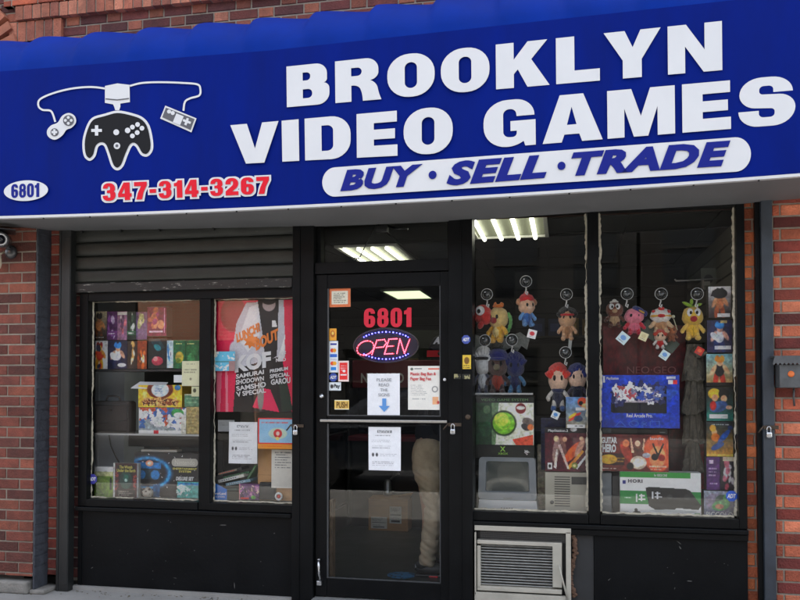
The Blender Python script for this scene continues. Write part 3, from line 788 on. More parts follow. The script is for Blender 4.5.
def flecks(parent, x0, x1, z0, z1, Y, n, seed):
    g = random.Random(seed); V = []; Fc = []
    for i in range(n):
        x, z, r = g.uniform(x0, x1), z0 + (z1-z0)*g.random()**1.3, g.uniform(.0012, .0042); k = len(V); e = 1 if g.random() < .7 else g.uniform(3, 9); a = g.uniform(0, 3.14)
        for j in range(6):
            t = j*1.047; dx, dz = r*e*math.cos(t)*g.uniform(.6, 1.2), r*math.sin(t)*g.uniform(.6, 1.2); V.append((x+dx*math.cos(a)-dz*math.sin(a), Y, z+dx*math.sin(a)+dz*math.cos(a)))
        Fc.append(tuple(range(k, k+6)))
    me = bpy.data.meshes.new('paint_chips'); me.from_pydata(V, [], Fc); me.materials.append(mat('chip_grey', (.10, .097, .09), .8)); o = bpy.data.objects.new('paint_chips', me); COL.objects.link(o); adopt(o, parent)
flecks(LWIN, lx0+.02, lx1-.02, .04, lb2-.05, -.0062, 24, 3)
mb = MB(); mb.box(lx0-.02, -.03, 0, lx1, .05, .028); mb.build('threshold', M_CONC, LWIN)

# --- roller shutter over the left window
sx0, sx1 = Xu(69.5), Xu(294)
szt, szb = P(180, 229, -.02).z, P(180, 290.5, -.02).z
SH = thing('roller_shutter', 'rolled up dark metal shutter above the left display window', 'shutter', (sx0, 0, szb))
mb = MB(); n = 4; zb_ = szb + .07; hh = (szt + .03 - zb_)/n
for i in range(n):
    prof = []
    for k in range(9):
        t = k/8; prof.append((-.024 - .010*math.sin(math.pi*t)**.35 - .006*t, zb_ + hh*(i + t*.93)))
    prof.append((-.012, zb_ + hh*(i+.95)))
    for (ya, za), (yb, zb2) in zip(prof, prof[1:]):
        f = mb.quad((sx0, ya, za), (sx1, ya, za), (sx1, yb, zb2), (sx0, yb, zb2)); f.smooth = True
    mb.quad((sx0, -.012, zb_+hh*(i+.95)), (sx1, -.012, zb_+hh*(i+.95)), (sx1, -.024, zb_+hh*(i+1)), (sx0, -.024, zb_+hh*(i+1)))
mb.build('slat_curtain', M_SHUT, SH)
mb = MB(); mb.box(sx0, -.045, szb, sx1, -.012, zb_-.002, bev=.006); mb.build('bottom_bar', M_SHUTB, SH)
mb = MB(); mb.box(sx0+.005, -.005, szb+.01, sx1-.005, .3, szt+.03); mb.build('shutter_box', M_DARKPL, SH)
# --- steel guide posts
mb = MB(); a, b = Xu(57.5, 400, -.09), Xu(69.5, 400, -.09); mb.box(a, -.09, .0, b, -.02, 2.56); mb.box(a+.012, -.096, .0, a+.02, -.089, 2.56); mb.box(a+.05, -.094, .05, b-.004, -.089, 2.5)
tag(mb.build('shutter_guide', M_STEELD, bevel=.003), 'black steel shutter rail beside the left brick pier', 'post')
POST = thing('steel_post', 'blue grey steel post with a padlock right of the display window', 'post', (Xu(768), -.06, 0))
mb = MB(); a, b = Xu(763, 400, -.07), Xu(774.5, 400, -.07); mb.box(a, -.07, .0, b, -.005, 2.6); mb.build('channel', M_STEEL, POST, bevel=.004)
mb = MB(); mb.box(a-.028, -.04, .0, a-.0005, -.005, 2.6); mb.build('side_rail', M_BLACK, POST, bevel=.003)

# --- right window
rx0, rx1 = Xu(473), Xu(746); rm0, rm1 = Xu(588), Xu(599.5)
rzb = P(600, 514.5, 0).z; rzt = 2.60; rzs = P(600, 524, 0).z
rg1 = Xu(737.5)
RWIN = thing('shop_window', 'tall two paned display window right of the door full of plush toys', 'window', (rx0, 0, 0))
mb = MB(); frame_bars(mb, [(rg1, rzs, rx1, rzt), (rm0, rzs, rm1, rzt)], -.01, .09); mb.box(rx0, -.02, rzs, rm0-.001, .085, rzb); mb.box(rm1+.001, -.02, rzs, rg1-.001, .085, rzb)
mb.box(rx0, .0, 2.54, rm0-.001, .09, rzt); mb.box(rm1+.001, .0, 2.54, rg1-.001, .09, rzt)
mb.build('frame', M_BLACK, RWIN, bevel=.003)
mb = MB(); mb.box(rx0, -.045, rzs-.03, rx1, .1, rzs-.002, bev=.005); mb.box(rx0, -.03, rzs-.07, rx1, .05, rzs-.032, bev=.004); mb.build('sill', M_BLACK, RWIN)
for a, b, sd in ((rx0, rm0, 3), (rm1, rg1, 4)):
    mb = MB(); mb.box(a-.004, GY, rzb-.004, b+.004, GY+.005, 2.545); mb.build('pane', M_GLASS, RWIN)
    chipped('paint_edge', (b-.006, 0, rzb), (b-.006, 0, 2.54), GY-.001, .022, RWIN, sd+20, .15)
    chipped('paint_edge', (a, 0, rzb+.006), (b, 0, rzb+.006), GY-.001, .018, RWIN, sd+10, .1)
    if sd == 4: chipped('paint_edge', (a+.008, 0, rzb), (a+.008, 0, 2.54), GY-.001, .024, RWIN, sd, .2)
# riser panels right of the air conditioner
ax1 = Xu(565.5, 560)
mb = MB(); mb.box(Xu(593), -.005, .02, rx1, .04, rzs-.071); mb.build('stall_riser', M_BLACK2, RWIN, bevel=.003); flecks(RWIN, Xu(596), rx1-.02, .04, rzs-.09, -.0062, 18, 4)
mb = MB(); mb.box(ax1+.002, .002, .02, Xu(593)-.002, .04, rzs-.071); mb.build('riser_infill', mat('charcoal_board', (.022, .023, .024), .6, var=.3, vscale=6), RWIN)
mb = MB(); mb.box(rx0, .03, .0, rx1, .06, .018); mb.build('threshold', M_CONC, RWIN)

# --- doorway
DY = -.03
dl0, dl1 = Xu(293.5, 400, DY), Xu(319, 400, DY); dr0, dr1 = Xu(449.5, 400, DY), Xu(473, 400, DY)
dz_top = 2.60
DW = thing('door_frame', 'heavy black timber doorway frame with a glazed transom', 'door frame', (0, DY, 0))
mb = MB(); mb.box(dl0, -.06, .0, Xu(316), .1, dz_top); mb.box(dl0+.05, -.068, .0, dl0+.056, -.059, dz_top); mb.build('jamb', M_BLACK, DW, bevel=.004)
mb = MB(); mb.box(dr0, -.06, .0, dr1, .1, dz_top); mb.box(Xu(461, 400, -.06), -.068, .0, Xu(461, 400, -.06)+.006, -.059, dz_top); mb.build('jamb', M_BLACK, DW, bevel=.004)
tz0, tz1 = P(385, 261.5, .0).z, P(385, 272.5, -.02).z
mb = MB(); mb.box(Xu(316)+.001, -.04, tz1, dr0-.001, .09, tz0); mb.box(Xu(316)+.001, 0, 2.54, dr0-.001, .09, dz_top)
mb.box(Xu(316)+.001, .0, tz0, Xu(320.5), .08, 2.54); mb.box(Xu(447.5), .0, tz0, dr0-.001, .08, 2.54); mb.build('head_rail', M_BLACK, DW, bevel=.003)
mb = MB(); mb.box(Xu(320), GY, tz0-.003, Xu(448), GY+.005, 2.545); mb.build('transom_pane', M_GLASS, DW)
chipped('paint_edge', (Xu(321), 0, tz0+.004), (Xu(447), 0, tz0+.004), GY-.001, .008, DW, 41, .3)
mb = MB(); mb.box(Xu(316), -.12, .0, dr0, .12, .045, bev=.006); mb.build('door_sill', mat('worn_step_metal', (.3, .3, .29), .5, .5, var=.3, vscale=12), DW)

# door leaf
DR = thing('shop_door', 'black framed glass shop door carrying the red number 6801', 'door', (Xu(317), 0, .05))
ex0, ex1 = Xu(316.5)+.002, dr0-.002; eg0, eg1 = Xu(328), Xu(441)
zdt = tz1 - .004; zg1 = P(385, 287.5, 0).z; zm1, zm0 = P(385, 416, 0).z, P(385, 424, 0).z; zg0 = P(385, 580, 0).z; zdb = .05
mb = MB(); mb.box(ex0, -.025, zdb, eg0, .02, zdt); mb.box(eg1, -.025, zdb, ex1, .02, zdt)
mb.box(eg0+.0005, -.022, zg1, eg1-.0005, .018, zdt); mb.box(eg0+.0005, -.022, zdb, eg1-.0005, .018, zg0); mb.box(eg0+.0005, -.02, zm0, eg1-.0005, .016, zm1)
mb.build('leaf_frame', M_BLACK, DR, bevel=.003)
mb = MB()
for zz0, zz1 in ((zg0, zm0), (zm1, zg1)):
    mb.box(eg0-.003, -.004, zz0-.003, eg1+.003, .001, zz1+.003)
mb.build('pane', M_GLASS, DR)
mb = MB()
for zz0, zz1 in ((zg0, zm0), (zm1, zg1)):
    mb.box(eg0, -.020, zz0, eg0+.010, -.005, zz1); mb.box(eg1-.006, -.020, zz0, eg1, -.005, zz1); mb.box(eg0+.0105, -.020, zz0, eg1-.0065, -.005, zz0+.006)
mb.build('glazing_bead', mat('grey_bead', (.075, .08, .085), .4, .5, var=.2), DR)
mb = MB(); pa, pb = P(320, 420.7, -.05), P(447, 421.3, -.05); mb.box(pa.x, -.052, pa.z-.008, pb.x, -.026, pa.z+.009, bev=.003); mb.build('push_bar', M_ALU, DR)
q = P(321.5, 396, -.03); mb = MB(); mb.lathe([(0, .02), (.013, .018), (.017, .008), (.018, 0)], (q.x, -.025, q.z), '-Y'); mb.build('lock_cylinder', M_CHROME, DR)
q = P(444.7, 379.6, -.03); mb = MB(); mb.lathe([(0, .014), (.006, .013), (.010, .006), (.010, 0)], (q.x, -.025, q.z), '-Y'); mb.build('door_button', M_PAPER, DR)
mb = MB(); p = [P(318.5, 560, -.06), P(318.7, 566, -.075), P(319, 574, -.075), P(320.5, 581, -.06)]; mb.tube(p, .008, 8); mb.box(p[0].x-.012, -.062, p[3].z-.03, p[0].x+.02, -.027, p[3].z+.0, bev=.003); mb.tube([(p[0].x, -.03, p[0].z), p[0]], .008, 8)
mb.build('pull_handle', M_CHROME, DR)
place_flat('house_number', big_word('6801', .12), prect(364, 308, 411.5, 327.3, -.0055), mat('red_number_decal', rgb(214, 22, 54), .5), DR, .001)
text('PUSH', (336.5, 401.7, 347.5, 408), -.0095, mat('amber_print', rgb(120, 84, 30), .6), art_mesh('push_sticker', prect(334.5, 400, 349, 409.5, -.006), (232, 190, 110), [('r', 0, 0, 1, .06, (250, 240, 200)), ('r', 0, .94, 1, 1, (250, 240, 200))], cell=.004, parent=DR), off=.02)

# padlocks with hasps
def padlock(u, v, Y, lab, flip=1):
    q = P(u, v, Y); t = thing('padlock', lab, 'padlock', q, None)
    mb = MB(); mb.box(q.x-.017, q.y-.011, q.z-.042, q.x+.017, q.y+.011, q.z-.006, bev=.0085); mb.build('lock_body', M_CHROME, t)
    mb = MB(); mb.tube([(q.x-.011, q.y, q.z-.01), (q.x-.011, q.y, q.z+.014), (q.x-.006, q.y, q.z+.024), (q.x+.002, q.y, q.z+.026), (q.x+.009, q.y, q.z+.018), (q.x+.011, q.y, q.z-.01)], .0036, 8); mb.build('shackle', M_CHROME, t)
    mb = MB(); mb.box(q.x-.03*flip, q.y+.002, q.z+.010, q.x+.055*flip, q.y+.0085, q.z+.032, bev=.002); mb.tube([(q.x-.03*flip, q.y, q.z+.03), (q.x-.06*flip, q.y-.01, q.z-.01)], .005, 8); mb.build('hasp', M_BRASS, t)
padlock(295.5, 429, -.075, 'steel padlock hanging on a rusty hasp left of the door')
padlock(452.8, 428, -.075, 'steel padlock hanging on a rusty hasp right of the door')
padlock(769, 431, -.085, 'shiny round padlock on the blue grey steel post')
q = P(462, 417, -.06); mb = MB(); mb.lathe([(0, .006), (.004, .0065), (.016, .006), (.019, .0)], (P(468, 417, -.06).x, -.06, q.z), '-Y'); tag(mb.build('lock_escutcheon', M_BRASS), 'round brass keyhole plate on the black post right of the door', 'keyhole')

# ================================================================== air conditioner under the right window
AC = thing('air_conditioner', 'off white window air conditioner boxed in below the right window', 'air conditioner', (Xu(520, 560), 0, 0))
M_ACW = mat('aged_white_enamel', (.42, .395, .33), .5, var=.12, vscale=8, scuff=(.2, .15, .1), sscale=30, sth=.68)
x0, zb0, x1, zt0 = XZ(475, 528, 565.5, 604, -.03)
def slant(mb, u0, v0, u1, v1, Y0, Y1):
    a, b, c, d = XZ(u0, v0, u1, v1, Y0); mb.box(a, Y0, b, c, Y1, d)
mb = MB(); slant(mb, 474.5, 527, 571, 532, -.05, -.02); slant(mb, 566, 532.2, 571, 606, -.05, -.02); slant(mb, 474.5, 594.5, 565.8, 606, -.05, -.02); slant(mb, 474.5, 532.2, 476, 594.3, -.05, -.02)
mb.build('outer_frame', M_ACW, AC, bevel=.002)
mb = MB(); slant(mb, 476.2, 532.2, 565.8, 594.3, .02, .06); mb.build('recess_back', M_DARKPL, AC)
mb = MB(); slant(mb, 477, 541.5, 562, 545.5, -.04, .02); slant(mb, 477, 588, 562, 592.5, -.04, .02); slant(mb, 477, 545.7, 480.5, 587.8, -.04, .02); slant(mb, 552.5, 545.7, 562, 587.8, -.04, .02)
mb.build('casing', M_ACW, AC, bevel=.004)
mb = MB(); a, b, c, d = XZ(480.6, 545.7, 552.4, 587.8, -.025)
for i in range(15):
    zz = b + (d-b)*(i+.5)/15; M = Matrix.Translation(((a+c)/2, -.012, zz)) @ Matrix.Rotation(R(-35), 4, 'X')
    mb.box(-(c-a)/2, -.010, -.0018, (c-a)/2, .010, .0018, M=M)
mb.build('louvre_grille', mat('grey_louvres', (.34, .34, .32), .5, .2, var=.3, vscale=30), AC)
mb = MB(); a, b, c, d = XZ(480.6, 532.5, 565.5, 541.3, -.03)
for i in range(60): mb.tube([(a + (c-a)*i/59, -.03, b), (a + (c-a)*i/59, -.03, d)], .0009, 4, smooth=False)
for i in range(8): mb.tube([(a, -.0305, b+(d-b)*i/7), (c, -.0305, b+(d-b)*i/7)], .0009, 4, smooth=False)
mb.build('wire_mesh', mat('wire', (.14, .14, .14), .4, .8), AC)
mb = MB(); mb.tube([P(559, 565, -.06), P(562, 578, -.062), P(568, 600, -.06)], .006, 6); mb.build('bracket', M_ACW, AC)
mb = MB(); g = random.Random(12); q0 = P(573, 534, -.01)
for i in range(46):
    t = i/45; q = P(573 + 2.5*math.sin(t*7), 534+62*t, -.012); mb.ell((q.x+g.uniform(-.006, .006), q.y, q.z), (.011+g.random()*.008, .012, .012), u=8, v=6)
mb.build('foam_filler', mat('brown_foam', (.12, .065, .04), .95, var=.5, vscale=60, bump=.8, bscale=90), AC)

# ================================================================== letter box, camera, stickers
LB = thing('letter_box', 'grey metal letter box with an orange sticker on the right brick pier', 'mailbox', (Xu(788), -.03, 1.4))
M_LB = mat('grey_galvanised', (.10, .105, .11), .5, .5, var=.25, vscale=14)
x0, z0, x1, z1 = XZ(779.5, 364, 806, 388, -.15)
mb = MB(); mb.box(x0, -.15, z0, x1, -.035, z1, bev=.006); mb.build('body', M_LB, LB)
mb = MB(); x0r, z0r, x1r, z1r = XZ(772.5, 357, 811, 367, -.17)
pts = [(x0r, z1r), (x1r, z1r)]; n = 9
low = [(x1r - (x1r-x0r)*i/(n*4), z0r + .018 + .007*math.sin(i/4*2*math.pi)) for i in range(n*4+1)]
mb.prism([(px, -.175, pz) for px, pz in [(x0r+.012, z1r+.006), (x1r, z1r+.006)] + low], (0, .005, 0)); mb.box(x0r+.01, -.17, z1r-.002, x1r, -.035, z1r+.008); mb.build('scalloped_lid', M_LB, LB)
mb = MB(); mb.lathe([(0, .003), (.018, .003), (.018, 0)], (Xu(791, 374, -.15), -.151, P(791, 374, -.15).z), '-Y'); st = mb.build('sticker', mat('orange_sticker', rgb(215, 110, 48), .6), LB)
mb = MB(); q = P(794, 389, -.06); mb.tube([(q.x, -.06, q.z+.02), (q.x, -.05, q.z-.05), (q.x+.005, -.045, q.z-.1)], .006, 8); mb.build('conduit', M_LB, LB)

CM = thing('security_camera', 'dark bullet security camera under the left end of the awning', 'camera', P(8, 240, -.3))
q = P(2, 240, -.36); mb = MB(); d = Vector((.5, -.75, -.12)).normalized()
mb.tube([q - d*.16, q - d*.155, q + d*.10, q + d*.105], [.045, .052, .052, .048], 24); mb.build('camera_housing', mat('dark_grey_enamel', (.03, .031, .035), .3, coat=.4), CM)
mb = MB(); mb.tube([q + d*.106, q + d*.113], [.044, .040], 20); mb.build('lens_ring', M_CHROME, CM); mb = MB(); mb.ell(q + d*.108, .032); mb.build('lens', mat('lens_glass', (.005, .005, .008), .05), CM)
mb = MB(); mb.prism([q + Vector((-.16, .02, .06)), q + Vector((.06, -.16, .05)), q + Vector((.15, -.06, .05)), q + Vector((.0, .14, .06))], (0, 0, .006)); mb.build('sun_shield', MATS['dark_grey_enamel'], CM)
q2 = P(10, 252, -.22); mb = MB(); mb.tube([q - d*.05, q2 + Vector((0, 0, .02)), (q2.x, -.2, q2.z+.0)], .014, 10); mb.ell((q2.x, -.21, q2.z), (.045, .03, .05)); mb.build('mount', MATS['dark_grey_enamel'], CM)
q3 = P(-1, 262, -.24); mb = MB(); mb.lathe([(0, -.05), (.018, -.045), (.024, -.02), (.024, .02), (.02, .045), (0, .05)], (q3.x-.0, -.25, q3.z), 'Z', 16); mb.tube([(q3.x, -.25, q3.z+.04), (q3.x+.01, -.2, q3.z+.08)], .007, 8)
tag(mb.build('wall_sensor', mat('cream_plastic', (.6, .55, .42), .4)), 'small cream outdoor sensor hanging below the security camera', 'sensor')

def sticker(name, rect, Y, bg, ops, lab, cat='sticker', txt=None, tcol=None, trect=None, cell=.003, group=None, seed=0, off=.02, shear=0):
    o = art_mesh(name, prect(*rect, Y), bg, ops, seed=seed, cell=cell, back=.0012, side=(200, 200, 200))
    tag(o, lab, cat, group)
    if txt: text(txt, trect or rect, Y-.001, tcol or M_BLK, o, off=off, shear=shear)
    return o
NAVY = (38, 60, 140)
M_WINK = mat('white_ink', (.78, .78, .8), .6)
def round_sticker(u, v, r, Y, col, lab, txt, tr=None, grp='security stickers on the shopfront'):
    q = P(u, v, Y); R_ = abs(P(u+r, v, Y).x - q.x); mb = MB()
    mb.prism([(q.x + R_*math.cos(R(22.5+45*k)), Y, q.z + R_*math.sin(R(22.5+45*k))) for k in range(8)], (0, -.0012, 0))
    o = tag(mb.build('security_sticker', mat('sticker_blue_%d' % col[2], rgb(*col), .4)), lab, 'sticker', grp)
    text(txt, (u-r*.72, v-r*.36, u+r*.72, v+r*.36), Y-.0012, M_WINK, o, off=.03, shear=.2); return o
round_sticker(466, 339.5, 4.6, -.0605, (66, 84, 165), 'blue octagonal security sticker on the black post right of the door', 'ADT')
round_sticker(731.5, 496, 6, GY-.006, (44, 90, 190), 'blue octagonal security sticker in the lower right corner of the right window', 'ADT')
round_sticker(92.5, 479, 4.8, GY-.006, (60, 60, 150), 'purple blue octagonal security sticker at the lower left of the left window', 'ADT')
sticker('yellow_sticker', (462.5, 355, 471, 369), -.0605, (205, 178, 70), [('e', .5, .4, .3, .25, (120, 90, 40)), ('lines', .1, .7, .9, .95, 2, (80, 70, 40))], 'small yellow sticker under the blue one on the post')
sticker('torn_label', (454, 374, 470, 379), -.0605, (40, 40, 36), [('spat', 0, .1, 1, .9, 16, .06, (150, 145, 110))], 'torn remains of a label on the post right of the door')
# door glass stickers
YD = -.006
sticker('certificate', (329, 287.8, 350.5, 307), YD, (205, 120, 78), [('r', .13, .17, .87, .86, (208, 205, 190)), ('lines', .2, .24, .8, .8, 6, (110, 110, 100))], 'orange bordered certificate in the top left corner of the door glass', 'certificate')
o = art_mesh('warning_sticker', prect(329, 328.5, 336.5, 340.5, YD), (220, 160, 60), [('e', .5, .45, .3, .28, (170, 100, 40)), ('e', .5, .4, .16, .14, (240, 200, 110))], cell=.003, back=.0012); tag(o, 'small yellow orange sticker at the top of the sticker column', 'sticker')
sticker('card_sticker', (329, 341, 338, 372.5), YD, (205, 212, 220), [('r', .1, .03, .9, .2, (240, 240, 245)), ('r', .15, .07, .85, .13, (40, 60, 150)), ('e', .35, .30, .2, .06, (210, 60, 40)), ('e', .6, .30, .2, .06, (230, 150, 40)), ('r', .1, .42, .9, .52, (60, 110, 190)), ('r', .15, .56, .85, .62, (190, 190, 200)), ('e', .38, .71, .22, .06, (220, 70, 40)), ('e', .62, .71, .22, .06, (235, 160, 50)), ('r', .2, .83, .8, .93, (40, 130, 200))], 'pale strip of payment card symbols on the door glass')
sticker('red_sticker', (338.3, 360.8, 348.8, 381.5), YD, (235, 200, 195), [('r', .12, .08, .88, .9, (214, 50, 50)), ('lines', .22, .2, .8, .5, 3, (245, 200, 200)), ('e', .55, .5, .15, .06, (240, 210, 210)), ('r', .2, .64, .8, .72, (240, 210, 210))], 'red sticker with a pale border beside the card symbols')
round_sticker(333.3, 377.3, 4.3, YD, (48, 76, 160), 'blue octagonal security sticker on the door glass between two white stickers', 'ADT')
sticker('payment_sticker', (329, 382.3, 341, 390.5), YD, (205, 212, 215), [('e', .24, .5, .12, .24, (60, 60, 60))], 'white mobile payment sticker on the door glass above the push sticker', txt='Pay', trect=(334, 384, 340, 389))
# papers on the door
def paper(name, rect, Y, lab, bg=(236, 238, 242), ops=(), cat='paper notice', seed=0, curl=.004, cell=.0035):
    o = art_mesh(name, prect(*rect, Y), bg, list(ops), seed=seed, cell=cell, rough=.65, curl=curl, noise=.015, mname='printed_paper'); return tag(o, lab, cat)
M_BLUEI = mat('pale_blue_ink', rgb(92, 150, 215), .6)
o = paper('arrow_notice', (367.5, 373.5, 399.8, 416.5), YD-.004, 'white sheet with a blue down arrow taped inside the door', curl=.002)
for i, s in enumerate(('PLEASE', 'READ', 'THE', 'SIGNS')):
    hw = (7.4, 5.2, 3.7, 5.6)[i]; text(s, (384-hw, 378.3+i*5, 384+hw, 381.4+i*5), YD-.0085, mat('grey_ink', (.3, .31, .33), .7), o)
ar = [(.32, 1), (.68, 1), (.68, .45), (1, .45), (.5, 0), (0, .45), (.32, .45)]
place_flat('arrow', raw(fill2d([ar], .02)), prect(378.8, 398.5, 389.8, 412, YD-.0085), M_BLUEI, o, .001)
notice_ops = [('r', .28, .07, .72, .14, (120, 122, 126)), ('lines', .2, .17, .8, .22, 1, (150, 150, 155)), ('lines', .1, .28, .8, .36, 2, (165, 166, 172)), ('lines', .12, .42, .9, .5, 2, (170, 170, 176)),
              ('e', .14, .64, .035, .04, (60, 60, 64)), ('e', .26, .64, .035, .04, (60, 60, 64)), ('lines', .35, .6, .9, .68, 2, (170, 170, 176)), ('lines', .12, .78, .85, .9, 3, (175, 175, 180))]
o = paper('notice_sheet', (368.5, 427, 400.8, 470.5), YD-.004, 'white notice sheet taped to the lower door glass', ops=notice_ops, seed=3, curl=.006)
text('NOTICE', (378.5, 430.5, 390.5, 433.3), YD-.013, M_PAPER, o, off=.02)
o = paper('bag_ban_notice', (408, 366, 440.5, 409.8), YD-.004, 'white sheet with a red bag ban heading right of the open sign', bg=(232, 230, 222), curl=.002, seed=4,
   ops=[('e', .12, .07, .045, .03, (90, 100, 90)), ('r', .2, .055, .42, .08, (140, 140, 140)), ('r', .62, .05, .97, .09, (225, 120, 100)), ('lines', .08, .42, .62, .68, 7, (150, 150, 150)), ('ring', .83, .53, .08, .06, .3, (110, 110, 110)), ('r', .76, .7, .94, .88, (235, 175, 130)), ('e', .93, .83, .04, .035, (200, 70, 60)), ('lines', .08, .72, .55, .78, 1, (160, 160, 160))])
text('Plastic Bag Ban &', (410.5, 372.3, 436, 376.3), YD-.0085, M_RED, o, off=.012); text('Paper Bag Fee', (410.5, 377, 431, 381.3), YD-.0085, M_RED, o, off=.012)
# ================================================================== interior
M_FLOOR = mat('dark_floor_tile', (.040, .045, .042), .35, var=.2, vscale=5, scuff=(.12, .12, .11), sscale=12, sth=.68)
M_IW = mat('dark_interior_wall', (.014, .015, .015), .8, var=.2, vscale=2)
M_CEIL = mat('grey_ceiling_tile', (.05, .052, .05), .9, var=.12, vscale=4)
IZ = 2.66
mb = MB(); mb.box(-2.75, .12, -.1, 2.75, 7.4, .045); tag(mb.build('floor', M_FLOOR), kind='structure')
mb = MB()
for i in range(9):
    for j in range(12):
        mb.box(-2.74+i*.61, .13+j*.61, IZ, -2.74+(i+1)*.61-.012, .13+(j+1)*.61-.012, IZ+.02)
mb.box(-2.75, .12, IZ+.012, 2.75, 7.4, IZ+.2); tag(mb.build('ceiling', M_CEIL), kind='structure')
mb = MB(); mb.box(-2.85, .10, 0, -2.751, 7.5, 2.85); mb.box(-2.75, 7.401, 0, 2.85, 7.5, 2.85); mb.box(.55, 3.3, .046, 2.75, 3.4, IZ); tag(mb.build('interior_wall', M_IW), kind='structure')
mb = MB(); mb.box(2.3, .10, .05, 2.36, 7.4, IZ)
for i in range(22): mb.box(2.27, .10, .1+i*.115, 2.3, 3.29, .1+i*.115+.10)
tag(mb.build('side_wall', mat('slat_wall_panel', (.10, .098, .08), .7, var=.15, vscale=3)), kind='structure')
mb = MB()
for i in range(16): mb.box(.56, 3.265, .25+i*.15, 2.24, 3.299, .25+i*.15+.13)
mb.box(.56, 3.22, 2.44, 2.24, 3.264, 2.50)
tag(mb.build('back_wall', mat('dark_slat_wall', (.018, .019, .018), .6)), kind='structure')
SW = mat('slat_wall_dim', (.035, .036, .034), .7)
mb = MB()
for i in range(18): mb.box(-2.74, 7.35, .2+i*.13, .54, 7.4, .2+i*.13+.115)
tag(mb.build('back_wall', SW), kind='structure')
# window backs / stages
STL = P(150, 499, .12).z; STR = P(600, 514.5, .12).z
mb = MB(); mb.box(lx0+.02, .091, STL-.03, lx1-.01, .62, STL-.001); mb.box(lx0+.02, .1, .05, lx1-.01, .13, STL-.031)
tag(mb.build('display_ledge', mat('pale_ledge', (.28, .27, .24), .7, var=.2, vscale=8)), 'window ledge inside the left display window', 'ledge')
mb = MB(); mb.box(rx0+.01, .091, STR-.03, 2.265, .66, STR-.001); mb.box(rx0+.01, .1, .05, 2.265, .13, STR-.031)
tag(mb.build('display_ledge', MATS['pale_ledge']), 'window ledge inside the right display window', 'ledge')

# ceiling lights
M_TUBE = mat('lit_tube', (.9, .9, .85), .4, emit=(1, 1, .82), estr=1.15)
M_DIFF = mat('lit_diffuser', (.8, .82, .7), .5, emit=(.86, 1, .62), estr=.27)
M_HOUS = mat('light_housing', (.34, .35, .28), .6)
def troffer(x0, x1, y0, y1, tubes, lab):
    t = thing('ceiling_light', lab, 'ceiling light', ((x0+x1)/2, (y0+y1)/2, IZ), 'fluorescent ceiling lights in the shop')
    z = IZ - .004
    mb = MB(); e = .03; 
    for b in ((x0, y0, x1, y0+e), (x0, y1-e, x1, y1), (x0, y0+e+.0005, x0+e, y1-e-.0005), (x1-e, y0+e+.0005, x1, y1-e-.0005)): mb.box(b[0], b[1], z-.02, b[2], b[3], z)
    mb.build('rim', mat('rim_white', (.6, .6, .55), .4), t)
    if tubes:
        mb = MB(); mb.box(x0+e, y0+e, z-.003, x1-e, y1-e, z-.0); mb.build('reflector', mat('reflector_tray', (.20, .21, .15), .6), t)
        for i in range(4):
            x = x0 + (x1-x0)*(i+.62)/4.4; mb = MB(); mb.tube([(x, y0+.05, z-.03), (x, y1-.05, z-.03)], .016, 10); mb.build('tube', M_TUBE, t)
    else:
        mb = MB(); mb.box(x0+e, y0+e, z-.012, x1-e, y1-e, z-.002); mb.build('diffuser', M_DIFF, t)
a = PZ(334, 245, IZ); b = PZ(424, 261, IZ); troffer(a.x, PZ(398, 244, IZ).x, a.y, b.y, True, 'open fluorescent light seen through the transom above the door')
a = PZ(380, 289.5, IZ); b = PZ(440, 297, IZ); troffer(a.x, PZ(423, 289.5, IZ).x, a.y, b.y, False, 'small glowing ceiling panel seen at the top of the door glass')
a = PZ(475, 237, IZ); b = PZ(549, 235, IZ); troffer(a.x, b.x, a.y-1.15, a.y, True, 'open fluorescent light seen at the top of the right window')

# arcade machine with maroon marquee behind the door
ARC = thing('arcade_cabinet', 'maroon arcade cabinet with pale marquee lettering inside the door', 'arcade cabinet', (0, 2.9, .05))
M_MAR = mat('maroon_panel', rgb(96, 22, 34), .5, var=.1)
Ya = 2.6
x0, z0, x1, z1 = XZ(352, 362, 441, 388, Ya)
mb = MB(); mb.box(x0, Ya, z0, x1, Ya+.6, z1+.02, bev=.01); mq = mb.build('marquee', M_MAR, ARC)
text('NEO·GEO', (361, 373, 404, 383), Ya-.002, mat('pale_ink', (.5, .48, .46), .6), mq, off=.03)
mb = MB(); mb.box(x0-.03, Ya-.08, .05, x0-.002, Ya+.7, z1+.04, bev=.01); mb.build('side_panel', M_DARKPL, ARC); mb = MB(); mb.box(x1+.002, Ya-.08, .05, x1+.03, Ya+.7, z1+.04, bev=.01); mb.build('side_panel', M_DARKPL, ARC)
mb = MB(); mb.box(x0, Ya+.25, z0-.45, x1, Ya+.3, z0-.002); mb.build('screen', mat('dark_screen', (.01, .01, .015), .1), ARC)
mb = MB(); mb.box(x0, Ya-.15, .9, x1, Ya+.25, .95, bev=.01); mb.build('control_panel', M_MAR, ARC); mb = MB(); mb.box(x0, Ya, .05, x1, Ya+.6, .899); mb.build('lower_cabinet', M_DARKPL, ARC)

